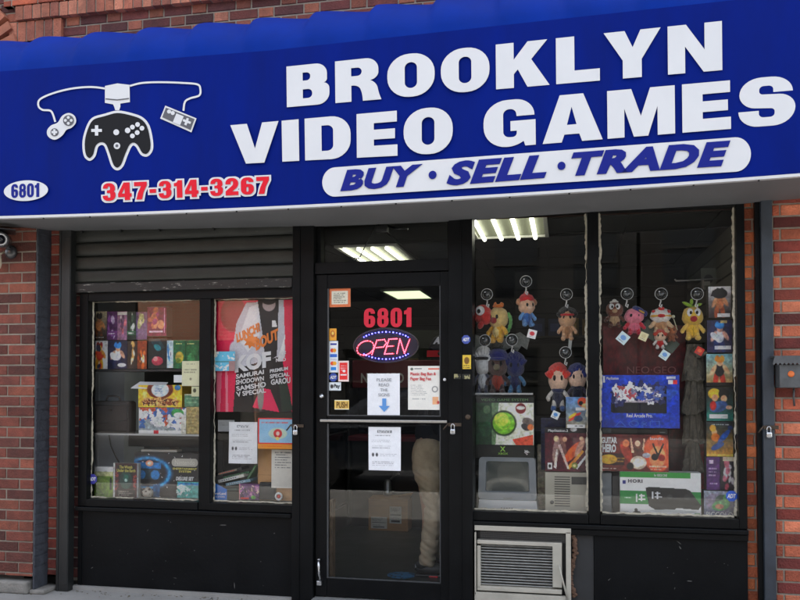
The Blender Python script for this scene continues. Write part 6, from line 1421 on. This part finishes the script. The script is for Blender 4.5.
mb = MB(); a, b, c, d = XZ(612.5, 476, 619.5, 516, .15); mb.box(a, .15, b, c, .4, d, bev=.003); tag(mb.build('black_case', M_DARKPL), 'narrow black case beside the white controller box', 'case')
carton('red_box', (668.8, 430, 699, 471.5), .40, .1, (70, 18, 22), [('spat', 0, 0, 1, 1, 10, .06, (96, 30, 34))], 'dark red box behind the grey statuette', side=(70, 20, 20))
carton('red_box', (690, 440, 708, 510), .34, .08, (150, 22, 30), [], 'bright red box edge right of the grey statuette', side=(150, 22, 30))
# tiered statuette
ST = thing('statuette', 'tall grey statuette of ragged tiers like carved bark', 'statuette', P(690, 470, .2))
M_ST = mat('grey_carved_stone', (.10, .088, .066), .75, var=.5, vscale=22, bump=1., bscale=60, stretch=(3, 3, 1))
xs, zb, xe, zt_ = XZ(680, 340, 706, 471.5, .24)
def tier(v0, v1, u0, u1, shift, seed, nm='tier', pinch=.55):
    mb = MB(); g = random.Random(seed); a, b, c, d = XZ(u0, v0, u1, v1, .24); hgt = d-b; r0 = (c-a)/2; cx = (a+c)/2; rings = []
    for i in range(9):
        t = i/8; rr = r0*(1 - (1-pinch)*(t**.8)); ring = []
        for k in range(22):
            an = 2*math.pi*k/22; w_ = 1 + .18*math.sin(an*5+seed+t*1.5) + .08*math.sin(an*11-t*3) + g.uniform(-.09, .09)
            ring.append(mb.bm.verts.new((cx + shift*t + rr*w_*math.cos(an), .26 + rr*.8*w_*math.sin(an), b + hgt*t + (g.uniform(-.02, .015) if i == 0 else 0))))
        rings.append(ring)
    for i in range(8):
        for k in range(22): mb.bm.faces.new((rings[i][k], rings[i][(k+1) % 22], rings[i+1][(k+1) % 22], rings[i+1][k]))
    mb.bm.faces.new(rings[0][::-1]); mb.bm.faces.new(rings[-1]); mb.build(nm, M_ST, ST)
tier(344, 379, 683, 706, -.0, 1, pinch=.6); tier(374, 412, 681, 705.5, .01, 2); tier(406, 442, 683, 706, -.01, 3); tier(438, 471, 684, 704, .0, 4, 'foot', .5)
mb = MB(); q = P(699, 352, .2); mb.tube([P(694, 350, .24), P(700, 356, .2), P(707, 352, .18)], [.03, .02, .012], 8); mb.build('arm', M_ST, ST)
# figure boxes against the side wall
GR2 = 'figure boxes stacked at the right edge of the right window'
RB = [((708.5, 286.5, 731, 318), ((222, 222, 222), (40, 34, 34)), figure((210, 150, 110), (26, 24, 26), (190, 120, 80), (170, 90, 50)) + [('e', .5, .22, .34, .16, (28, 26, 28)), ('p', [(.2, .1), (.3, .3), (.1, .3)], (28, 26, 28)), ('r', .4, .86, .95, .96, (235, 235, 235))], 'figure box with a black haired figure, topmost at the right edge'),
 ((707, 320, 732, 352.5), ((40, 44, 80), (56, 50, 80)), figure((220, 170, 150), (60, 140, 210), (214, 218, 230), (44, 60, 110)) + [('e', .3, .5, .18, .1, 30, (220, 224, 234)), ('r', .3, .8, .95, .9, (216, 220, 230)), ('r', .55, .02, .8, .1, (180, 160, 110))], 'dark figure box with a blue haired figure, second from the top'),
 ((706.5, 354, 732.5, 386), ((130, 180, 190), (190, 150, 90)), figure((230, 180, 140), (236, 150, 60), (40, 40, 46), (190, 60, 40)) + [('r', 0, .88, 1, 1, (36, 30, 30))], 'pale teal figure box with an orange haired figure, third from the top'),
 ((706.5, 387, 733, 421), ((46, 44, 44), (40, 120, 110)), [('e', .3, .2, .24, .16, (240, 190, 60)), ('e', .66, .2, .2, .16, (30, 28, 30)), ('e', .32, .32, .12, .1, (228, 170, 130)), ('e', .66, .34, .12, .1, (226, 170, 130)), ('e', .46, .58, .34, .16, -12, (70, 104, 160)), ('e', .25, .55, .12, .14, (190, 50, 46)), ('e', .85, .6, .12, .06, (226, 180, 150)), ('r', 0, .76, 1, 1, (40, 120, 110)), ('r', .1, .8, .8, .92, (225, 235, 230))], 'figure box with a yellow and a black haired figure, fourth from the top'),
 ((706.5, 422, 733, 456.5), ((40, 52, 60), (206, 150, 50)), [('e', .3, .3, .1, .1, (230, 170, 120)), ('e', .24, .18, .12, .1, (240, 160, 60)), ('e', .34, .45, .16, .12, (240, 130, 40)), ('e', .66, .42, .3, .09, -40, (30, 90, 170)), ('e', .42, .7, .26, .09, -20, (30, 84, 160)), ('e', .9, .16, .1, .06, (30, 60, 110)), ('lines', .2, .03, .9, .12, 1, (200, 205, 210)), ('r', 0, .92, 1, 1, (226, 180, 80))], 'figure box with a kicking blue figure, fifth from the top'),
 ((706.5, 457, 720, 490), (92, 44, 116), [('r', .2, .1, .5, .2, (220, 200, 230)), ('lines', .15, .3, .8, .6, 3, (210, 190, 220)), ('lines', .2, .75, .8, .85, 1, (200, 180, 210))], 'purple figure box with white characters, low in the right edge stack'),
 ((720.2, 457, 735, 490), (46, 36, 46), blobs(41, [(224, 220, 226), (226, 130, 150), (190, 90, 110), (240, 236, 238)], 16) + [('r', .2, 0, 1, .12, (226, 206, 180))], 'figure box with a white and pink figure beside the purple box'),
 ((704, 491, 735, 517), ((170, 176, 190), (120, 120, 140)), [('e', .35, .4, .3, .3, (150, 140, 160)), ('e', .6, .4, .24, .26, (96, 110, 96)), ('e', .55, .55, .3, .2, -20, (110, 170, 110)), ('e', .5, .6, .14, .1, (206, 140, 110)), ('e', .72, .3, .1, .16, (120, 180, 110)), ('r', .05, .82, .95, .84, (90, 80, 110))], 'lilac figure box with a green figure at the bottom right corner')]
for i, (r, bg, ops, lab) in enumerate(RB):
    o = carton('figure_box', r, .17 + .004*(i % 3), .09, bg, ops, lab, seed=50+i, group=GR2)
    if i == 7: text('PICCOLO', (706, 512, 733, 516.8), .169+.004*(i % 3)-.001, M_PAPER, o, off=.02)
# slat wall hooks and papers at the top of the side wall
mb = MB(); p = [P(675, 279, .5), P(676, 281, .5), P(722, 278.5, .5)]; mb.tube(p, .006, 6); mb.tube([P(703, 280, .5), P(704, 289, .5)], .005, 6); tag(mb.build('display_rail', mat('grey_rail', (.22, .22, .21), .4)), 'thin grey display rail above the yellow plush', 'rail')
tag(art_mesh('small_poster', prect(701, 268, 716, 290, .8), (110, 116, 110), [('e', .5, .5, .3, .2, (60, 64, 66)), ('r', .1, .6, .6, .8, (150, 156, 150))], back=.002), 'small grey poster high behind the right window', 'poster')

# ================================================================== behind the door
FL = .045
BX = thing('cardboard_box', 'brown shipping carton with two white labels on the shop floor', 'cardboard box', PZ(391, 531, FL))
yb = PZ(391, 531, FL).y; x0, z0, x1, z1 = XZ(368.5, 500, 408, 531, yb)
mb = MB(); mb.box(x0, yb, FL, x1, yb+.32, z1); mb.build('carton_body', M_CARD, BX, bevel=.003)
mb = MB(); mb.prism([(x0, yb, z1+.002), (x1, yb, z1+.002), (x1+.01, yb+.15, z1+.035), (x0+.01, yb+.15, z1+.02)], (0, 0, .005)); mb.prism([(x1-.1, yb+.02, z1+.03), (x1+.03, yb+.02, z1+.055), (x1+.03, yb+.1, z1+.06), (x1-.1, yb+.1, z1+.035)], (0, 0, .005)); mb.build('flap', M_CARD, BX)
for r in ((389.5, 506.5, 401.5, 523.5), (371, 517, 387, 528.5)):
    art_mesh('shipping_label', prect(*r, yb-.003), (200, 200, 196), [('lines', .08, .08, .9, .35, 3, (120, 120, 120)), ('r', .05, .46, .95, .52, (60, 60, 60)), ('lines', .1, .6, .9, .75, 2, (130, 130, 130)), ('r', .12, .82, .85, .93, (50, 50, 50))], cell=.005, parent=BX, back=.001)
q = P(388, 493, yb+.1); LT = thing('water_tap', 'small metal dispenser standing on the brown carton', 'dispenser', q)
a, b, c, d = XZ(383.5, 478, 391, 493, yb+.1); mb = MB(); mb.lathe([(0, 0), (.045, 0), (.042, .02), (.036, .03), (.034, (d-b)*.85), (.02, d-b), (0, d-b)], ((a+c)/2, yb+.12, z1+.035)); mb.build('body', mat('dim_steel', (.35, .36, .36), .3, .7), LT)
mb = MB(); mb.tube([P(391, 479, yb+.1), P(396, 474, yb+.05), P(399, 473.5, yb)], .012, 8); mb.build('lever', MATS['dim_steel'], LT)
# glass counter
GCN = thing('glass_counter', 'glass display counter along the left inside the door', 'counter', (-.8, 1.8, FL))
cxr = PZ(330, 538, FL).x; yn = PZ(330, 542, FL).y; yf = yn + 1.6
mb = MB(); mb.box(cxr-.6, yn, FL, cxr-.012, yf, .28); mb.build('base', mat('dark_wood_base', (.03, .025, .02), .5), GCN)
mb = MB(); mb.box(cxr-.008, yn, .28, cxr-.003, yf, 1.0); mb.box(cxr-.6, yn, 1.0, cxr, yf, 1.008); mb.build('glass_panel', M_CLEAR, GCN)
mb = MB()
for y in (yn, yf): mb.box(cxr-.012, y-.008, .27, cxr+.002, y+.008, 1.0)
mb.box(cxr-.012, yn, .985, cxr+.004, yf, .999); mb.box(cxr-.012, yn, .27, cxr+.004, yf, .284); mb.box(cxr-.6, yn-.008, .62, cxr-.01, yf, .63); mb.build('trim', mat('dull_alu_trim', (.16, .165, .16), .35, .7), GCN)
for i in range(5):
    g2 = random.Random(i); y = yn + .12 + i*.27; hgt = g2.uniform(.08, .2); mb = MB(); mb.box(cxr-.3, y, .285, cxr-.06, y+.14, .285+hgt, bev=.004)
    tag(mb.build('stock_box', C(*[(120, 46, 46), (80, 96, 84), (110, 110, 100), (50, 60, 90), (96, 80, 60)][i])), ['dull red box', 'grey green box', 'pale grey box', 'dim blue box', 'brown box'][i] + ' on the lower level inside the glass counter', 'box', 'boxes inside the glass counter')
mb = MB(); a = P(329.5, 500, .35); b = P(332.5, 568, .35); mb.box(a.x, .35, FL, b.x, .42, a.z); tag(mb.build('wooden_board', mat('worn_pine', (.20, .13, .07), .6, var=.3, vscale=14)), 'narrow wooden board leaning just inside the left of the door', 'board')
# floor sticker and red tag
q = PZ(401.5, 575.5, FL); mb = MB(); mb.prism([(q.x + .105*math.cos(a), q.y + .10*math.sin(a), FL+.002) for a in [2*math.pi*k/32 for k in range(32)]], (0, 0, .003))
o = tag(mb.build('floor_decal', mat('floor_decal_blue', rgb(50, 120, 170), .5, var=.3, vscale=40, scuff=(.02, .03, .04), sscale=30, sth=.52)), 'oval blue decal on the floor just inside the door', 'floor decal')
q = PZ(433.5, 577, FL); mb = MB(); mb.box(q.x-.03, q.y-.03, FL+.001, q.x+.035, q.y+.02, FL+.012, bev=.004); tag(mb.build('red_doorstop', C(214, 50, 60)), 'small red wedge on the floor beside the blue decal', 'wedge')
# cap on display
YC = .42
q = P(440.5, 345, YC); CP = thing('baseball_cap', 'black baseball cap with a red brim and a white letter A', 'cap', q)
mb = MB(); mb.ell((q.x, YC+.09, q.z-.035), (.098, .105, .115), fn=lambda c: Vector((c.x, c.y, max(c.z, -.05)))); mb.build('crown', mat('cap_black', (.012, .013, .018), .8), CP)
mb = MB(); mb.prism([(q.x-.095, YC-.01, q.z-.038), (q.x+.095, YC-.01, q.z-.038), (q.x+.09, YC-.05, q.z-.085), (q.x-.09, YC-.05, q.z-.085)], (0, .006, 0)); mb.build('brim', mat('cap_red', rgb(190, 26, 36), .7), CP)
place_flat('letter', bf_text('A', .06, .35), prect(433, 337, 439.5, 344, YC-.012), M_WINK, CP, .003)
mb = MB(); mb.ell((q.x, YC-.055, q.z-.062), (.012, .002, .012)); mb.build('sticker', M_BRASS, CP)
mb = MB(); mb.box(q.x-.06, YC+.03, q.z-.10, q.x+.09, YC+.16, q.z-.045); mb.box(q.x+.03, YC+.08, .05, q.x+.06, YC+.11, q.z-.10); tag(mb.build('cap_stand', M_DARKPL), 'dark stand holding the baseball cap inside the door', 'stand')
# cables in the transom
mb = MB(); mb.tube([P(u, v, .2) for u, v in ((374, 228), (368, 240), (360, 257), (352, 262))], .004, 6); mb.tube([P(u, v, .2) for u, v in ((321, 232), (324, 250), (340, 256), (362, 259))], .003, 6); mb.tube([P(u, v, .2) for u, v in ((384, 232), (394, 240), (405, 247))], .0025, 6)
tag(mb.build('hanging_cable', M_DARKPL), 'thin black cables hanging behind the transom glass', 'cable')
a_, b_, c_, d_ = XZ(376, 225, 388, 233, .2); mb = MB(); mb.box(a_, .18, b_, c_, .24, d_, bev=.006); mb.tube([P(388, 226, .2), P(398, 229, .19), P(408, 229, .18)], .008, 8); tag(mb.build('door_sensor', M_DARKPL), 'small black alarm box behind the top of the transom', 'sensor')

# ================================================================== the person behind the door
def skin_mesh(name, joints, edges, m, parent=None, sub=2, root=0):
    me = bpy.data.meshes.new(name); me.from_pydata([j[0] for j in joints], edges, []); o = bpy.data.objects.new(name, me); COL.objects.link(o)
    sk_ = o.modifiers.new('skin', 'SKIN'); sk_.use_smooth_shade = True
    for i, j in enumerate(joints):
        r = j[1]; me.skin_vertices[0].data[i].radius = r if isinstance(r, tuple) else (r, r)
    me.skin_vertices[0].data[root].use_root = True
    sb = o.modifiers.new('sub', 'SUBSURF'); sb.levels = sub; sb.render_levels = sub
    bpy.context.view_layer.update()
    m2 = bpy.data.meshes.new_from_object(o.evaluated_get(bpy.context.evaluated_depsgraph_get()))
    o.modifiers.clear(); o.data = m2; m2.name = name; m2.materials.clear(); m2.materials.append(m)
    for p_ in m2.polygons: p_.use_smooth = True
    if parent: adopt(o, parent)
    return o
YPn = .78
px = lambda u, v, dy=0: P(u, v, YPn + dy)
footn = px(428, 572); 
PE = thing('person', 'person in khaki trousers and dark top standing inside the door', 'person', (footn.x, YPn, FL))
fx = footn.x
def J(dx, dy, z, r): return ((fx+dx, YPn+dy, z), r)
def crease(o, amp, seed=0):
    from mathutils import noise
    bm = bmesh.new(); bm.from_mesh(o.data); bmesh.ops.subdivide_edges(bm, edges=bm.edges[:], cuts=1, use_grid_fill=True)
    bm.normal_update()
    for v in bm.verts:
        fade = min(1, max(0, (.90 - v.co.z)/.08)) * .6
        w_ = fade*noise.noise(Vector((v.co.x*5+seed, v.co.y*5, v.co.z*26 + v.co.x*16))) * amp * (1.6 if v.co.z < .32 or v.co.z > .78 else .8)
        v.co += v.normal*w_
    bm.to_mesh(o.data); bm.free()
# body (skin) : pelvis, spine, neck, head, arms with hands resting at the waist
bj = [J(.03, 0, .93, .12), J(.06, 0, 1.12, .13), J(.10, 0, 1.36, .14), J(.13, 0, 1.48, .06), J(.145, 0, 1.55, .055), J(.165, 0, 1.62, (.085, .075)), J(.17, 0, 1.70, (.095, .08)), J(.165, 0, 1.76, .06),
      J(.10, -.17, 1.41, .055), J(.11, -.22, 1.14, .042), J(.30, -.19, 1.04, .032), J(.38, -.16, 1.03, (.040, .020)),
      J(.10, .17, 1.41, .055), J(.11, .22, 1.14, .042), J(.28, .19, 1.02, .032), J(.36, .17, 1.0, (.040, .020)),
      J(.0, -.09, .86, .09), J(.025, -.09, .50, .055), J(-.005, -.09, .14, .042), J(.10, -.09, .075, (.035, .028)),
      J(.05, .10, .86, .09), J(.13, .11, .50, .055), J(.10, .11, .14, .042), J(.20, .11, .075, (.035, .028))]
be = [(0,1),(1,2),(2,3),(3,4),(4,5),(5,6),(6,7),(2,8),(8,9),(9,10),(10,11),(2,12),(12,13),(13,14),(14,15),(0,16),(16,17),(17,18),(18,19),(0,20),(20,21),(21,22),(22,23)]
M_SKIN = mat('skin', (.36, .22, .15), .55, var=.06)
# fingers: short chains rooted in each palm
for base, yy, zz in ((11, -.16, 1.03), (15, .17, 1.0)):
    for f in range(4):
        o_ = -.028 + f*.019; k = len(bj); ln = (.072, .082, .078, .062)[f]
        bj += [J(.415, yy+o_*.4, zz+o_, .0095), J(.415+ln*.55, yy+o_*.4+.006, zz+o_-.006, .0085), J(.415+ln*.95, yy+o_*.3+.014, zz+o_-.022, .0075)]
        be += [(base, k), (k, k+1), (k+1, k+2)]
    k = len(bj); bj += [J(.39, yy-.006, zz+.045, .011), J(.43, yy-.01, zz+.062, .0095)]; be += [(base, k), (k, k+1)]
skin_mesh('body', bj, be, M_SKIN, PE, 1)
tr = [J(.03, 0, .95, (.155, .15)), J(.005, -.075, .86, (.135, .12)), J(.050, -.09, .64, (.088, .09)), J(.058, -.09, .50, (.074, .08)), J(.034, -.09, .34, (.070, .074)), J(.014, -.09, .205, (.062, .066)), J(.008, -.09, .15, (.067, .068)), J(.004, -.09, .12, (.056, .056)),
      J(.05, .09, .86, (.13, .12)), J(.12, .105, .66, (.10, .10)), J(.135, .11, .48, (.085, .085)), J(.115, .11, .3, (.078, .078)), J(.10, .11, .16, (.07, .07)), J(.10, .11, .125, (.058, .058)), J(.04, 0, 1.12, (.15, .14))]
TRO = skin_mesh('trousers', tr, [(0,1),(1,2),(2,3),(3,4),(4,5),(5,6),(6,7),(0,8),(8,9),(9,10),(10,11),(11,12),(12,13),(0,14)], mat('khaki_cotton', (.44, .37, .26), .85, var=.22, vscale=9, bump=.4, bscale=30), PE, 3)
crease(TRO, .022)
hd = [J(.035, 0, .95, (.180, .175)), J(.06, 0, 1.14, (.16, .165)), J(.10, 0, 1.34, (.165, .19)), J(.125, 0, 1.46, (.10, .10)), J(.13, 0, 1.51, .075), J(.10, -.17, 1.41, .085), J(.11, -.23, 1.14, .07), J(.28, -.195, 1.045, .055), J(.34, -.17, 1.035, .042),
      J(.10, .17, 1.41, .085), J(.11, .23, 1.14, .07), J(.26, .195, 1.025, .055), J(.32, .18, 1.01, .042)]
skin_mesh('hooded_top', hd, [(0,1),(1,2),(2,3),(3,4),(2,5),(5,6),(6,7),(7,8),(2,9),(9,10),(10,11),(11,12)], mat('dark_navy_fleece', (.010, .012, .018), .9, var=.2, vscale=12, bump=.4, bscale=30), PE)
mb = MB(); hx, hz = fx+.16, 1.70
mb.ell((hx-.015, YPn, hz+.02), (.105, .088, .105), fn=lambda c: Vector((c.x if not (c.x > .35 and c.z < .25) else .35, c.y, max(c.z, -.55)))); mb.build('hair', mat('dark_hair', (.015, .01, .008), .7, bump=.5), PE)
for dy in (-.032, .032):
    mb = MB(); mb.ell((hx+.083, YPn+dy, hz-.005), (.008, .014, .009), u=10, v=8); mb.build('eye', F_((230, 230, 230)), PE)
mb = MB(); mb.ell((hx+.098, YPn, hz-.03), (.018, .013, .026)); mb.ell((hx+.0, YPn-.082, hz-.02), (.018, .01, .03)); mb.ell((hx+.0, YPn+.082, hz-.02), (.018, .01, .03)); mb.ell((hx+.08, YPn, hz-.068), (.012, .024, .006)); mb.build('face_features', M_SKIN, PE)
for (dx, dy) in ((.0, -.09), (.10, .11)):
    mb = MB(); x = fx+dx
    mb.ell((x+.05, YPn+dy, FL+.05), (.135, .048, .045), fn=lambda c: Vector((c.x, c.y, max(c.z, -.75)))); mb.ell((x-.02, YPn+dy, FL+.085), (.06, .045, .045)); mb.box(x-.08, YPn+dy-.042, FL+.001, x+.17, YPn+dy+.042, FL+.018, bev=.008)
    mb.build('shoe', mat('black_shoe', (.012, .012, .013), .5), PE)
mb = MB(); mb.box(fx-.079, YPn-.10, FL+.05, fx-.073, YPn-.075, FL+.085); mb.build('heel_tab', M_PAPER, PE)
# ================================================================== the far side of the street (seen in the glass)
def facade(name, x0, x1, y, h, wall, lab, wins, glassm, cat='building', ground=None):
    t = thing(name, lab, cat, ((x0+x1)/2, y, 0)); mb = MB(); cols, z0s, ww, wh = wins
    xs = [x0 + (x1-x0)*(i+.5)/cols for i in range(cols)]; edges = [0] + [v for z in z0s for v in (z, z+wh)] + [h]
    z = 0
    for zz in z0s:
        mb.box(x0, y, z, x1, y+.3-.6, zz); px_ = x0
        for cx in xs:
            mb.box(px_, y, zz, cx-ww/2, y-.3, zz+wh); px_ = cx+ww/2
        mb.box(px_, y, zz, x1, y-.3, zz+wh); z = zz+wh
    mb.box(x0, y, z, x1, y-.3, h); mb.box(x0, y-.5, 0, x1, y-8, h); mb.box(x0-.05, y+.12, h, x1+.05, y-8, h+.3); mb.build('wall', wall, t)
    for zz in z0s:
        for cx in xs:
            mb = MB(); mb.box(cx-ww/2, y-.16, zz, cx+ww/2, y-.14, zz+wh); fr = mb.build('window', glassm, t)
            mb = MB(); mb.box(cx-ww/2, y-.13, zz, cx-ww/2+.06, y-.08, zz+wh); mb.box(cx+ww/2-.06, y-.13, zz, cx+ww/2, y-.08, zz+wh); mb.box(cx-ww/2, y-.13, zz+wh/2-.03, cx+ww/2, y-.07, zz+wh/2+.03); mb.build('frame', C(60, 58, 54), fr)
    return t
M_DG = mat('dark_window_glass', (.02, .022, .025), .08)
m = mat('sunlit_red_brick', (.5, .2, .1), .9)
nt = m.node_tree; bt = nt.nodes.new('ShaderNodeTexBrick'); bt.inputs['Color1'].default_value = (.66, .27, .15, 1); bt.inputs['Color2'].default_value = (.54, .20, .11, 1); bt.inputs['Mortar'].default_value = (.5, .42, .32, 1)
bt.inputs['Scale'].default_value = 2.2; bt.inputs['Mortar Size'].default_value = .03
tcn = nt.nodes.new('ShaderNodeTexCoord'); mpn = nt.nodes.new('ShaderNodeMapping'); mpn.inputs['Rotation'].default_value = (R(90), 0, 0); nt.links.new(tcn.outputs['Object'], mpn.inputs[0]); nt.links.new(mpn.outputs[0], bt.inputs[0]); nt.links.new(bt.outputs[0], nt.nodes['Principled BSDF'].inputs['Base Color'])
DKS = mat('dark_stone', (.040, .038, .036), .9, var=.2, vscale=1); DKB = mat('dark_brown_stone', (.035, .030, .027), .9, var=.2, vscale=1)
bh = facade('brick_house', -11.9, -8.0, -17.4, 7.0, m, 'sunlit red brick building across the street', (1, (5.2,), .9, 1.4), M_DG)
mb = MB(); mb.box(-11.85, -17.39, .02, -8.05, -17.2, 2.7); mb.build('shop_front', DKS, bh)
mb = MB(); mb.box(-11.85, -17.19, 2.2, -8.05, -16.6, 2.75); mb.build('canopy', M_DARKPL, bh)
facade('dark_building', -7.9, 3.0, -17.4, 6.6, DKS, 'dark stone building across the street from the door', (5, (.6, 3.9), 1.3, 1.9), M_DG)
facade('dark_building', 3.1, 16, -17.4, 7.4, DKB, 'dark brown building across the street from the right window', (5, (.6, 4.2), 1.5, 2.0), M_DG)
facade('dark_building', -26, -12, -17.4, 6.4, DKB, 'dark stone building far left across the street', (5, (.6, 3.8), 1.4, 1.7), M_DG)
# parked car behind the viewer
CAR = thing('parked_car', 'dark parked car at the kerb reflected in the shop door', 'car', (-1.1, -7.1, -.13))
M_CAR = mat('dark_car_paint', (.012, .016, .022), .18, coat=1., spec=.7)
def carbody():
    prof = [(-2.25, .35), (-2.3, .62), (-2.2, .86), (-1.35, .98), (-.62, 1.46), (.9, 1.50), (1.65, 1.02), (2.2, .95), (2.28, .6), (2.22, .34)]
    out = []
    n = len(prof); pts = [Vector(p) for p in prof]; sm = []
    for i in range(n-1):
        p0, p1_, p2_, p3_ = pts[max(i-1, 0)], pts[i], pts[i+1], pts[min(i+2, n-1)]
        for s in range(5):
            t = s/5; sm.append(.5*((2*p1_) + (p2_-p0)*t + (2*p0-5*p1_+4*p2_-p3_)*t*t + (3*p1_-p0-3*p2_+p3_)*t**3))
    sm.append(pts[-1]); mb = MB(); rows = []
    for p in sm:
        row = []
        for k in range(9):
            t = k/8*2-1; inset_ = max(0, p.y-.95)*.42; hw_ = .88 - inset_; edge = 1-abs(t)**6
            row.append(mb.bm.verts.new((-1.1+p.x, -7.1+hw_*t, -.13+p.y - (.05*(abs(t)**4) if p.y > .5 else 0))))
        rows.append(row)
    for a, b in zip(rows, rows[1:]):
        for k in range(8): f = mb.bm.faces.new((a[k], a[k+1], b[k+1], b[k])); f.smooth = True
    for k in (0, 8): mb.bm.faces.new([r[k] for r in rows] if k else [r[k] for r in rows][::-1])
    mb.bm.faces.new([rows[0][k] for k in range(9)][::-1] + [rows[-1][k] for k in range(9)][::1][::-1][::-1][::-1]) if False else None
    mb.quad(rows[0][0].co.copy(), rows[0][8].co.copy(), rows[-1][8].co.copy(), rows[-1][0].co.copy())
    return mb
carbody().build('body', M_CAR, CAR)
for sy in (-1, 1):
    for pts in (((-.55, 1.38), (.15, 1.42), (.15, 1.02), (-1.1, 1.02)), ((.22, 1.42), (.85, 1.40), (1.35, 1.06), (.22, 1.02))):
        mb = MB(); mb.prism([(-1.1+x, -7.1+sy*(.885 - max(0, z-.95)*.42), -.13+z) for x, z in pts], (0, sy*.006, 0)); mb.build('side_window', M_DG, CAR)
    for x in (-1.42, 1.42):
        c = (-1.1+x, -7.1+sy*.80, -.13+.33); w_ = thing('wheel', None, None, c); adopt(w_, CAR)
        mb = MB(); mb.tube([(c[0], c[1]-.1, c[2]), (c[0], c[1]+.1, c[2])], .33, 28); ty = mb.build('tyre', mat('tyre_rubber', (.015, .015, .015), .8)); ty.parent = w_; ty.matrix_parent_inverse = Matrix.Translation(-Vector(c))
        mb = MB(); mb.tube([(c[0], c[1]+sy*.101, c[2]), (c[0], c[1]+sy*.112, c[2])], .2, 20); rm = mb.build('rim', M_ALU); rm.parent = w_; rm.matrix_parent_inverse = Matrix.Translation(-Vector(c))
for x, cc, nm in ((-2.28, (230, 230, 225), 'headlight'), (2.24, (170, 20, 20), 'tail_light')):
    for sy in (-1, 1): mb = MB(); mb.ell((-1.1+x, -7.1+sy*.62, -.13+.72), (.05, .16, .07)); mb.build(nm, C(*cc, .2), CAR)
for o in bpy.data.objects:
    if o.name.startswith('tmp'): bpy.data.objects.remove(o)
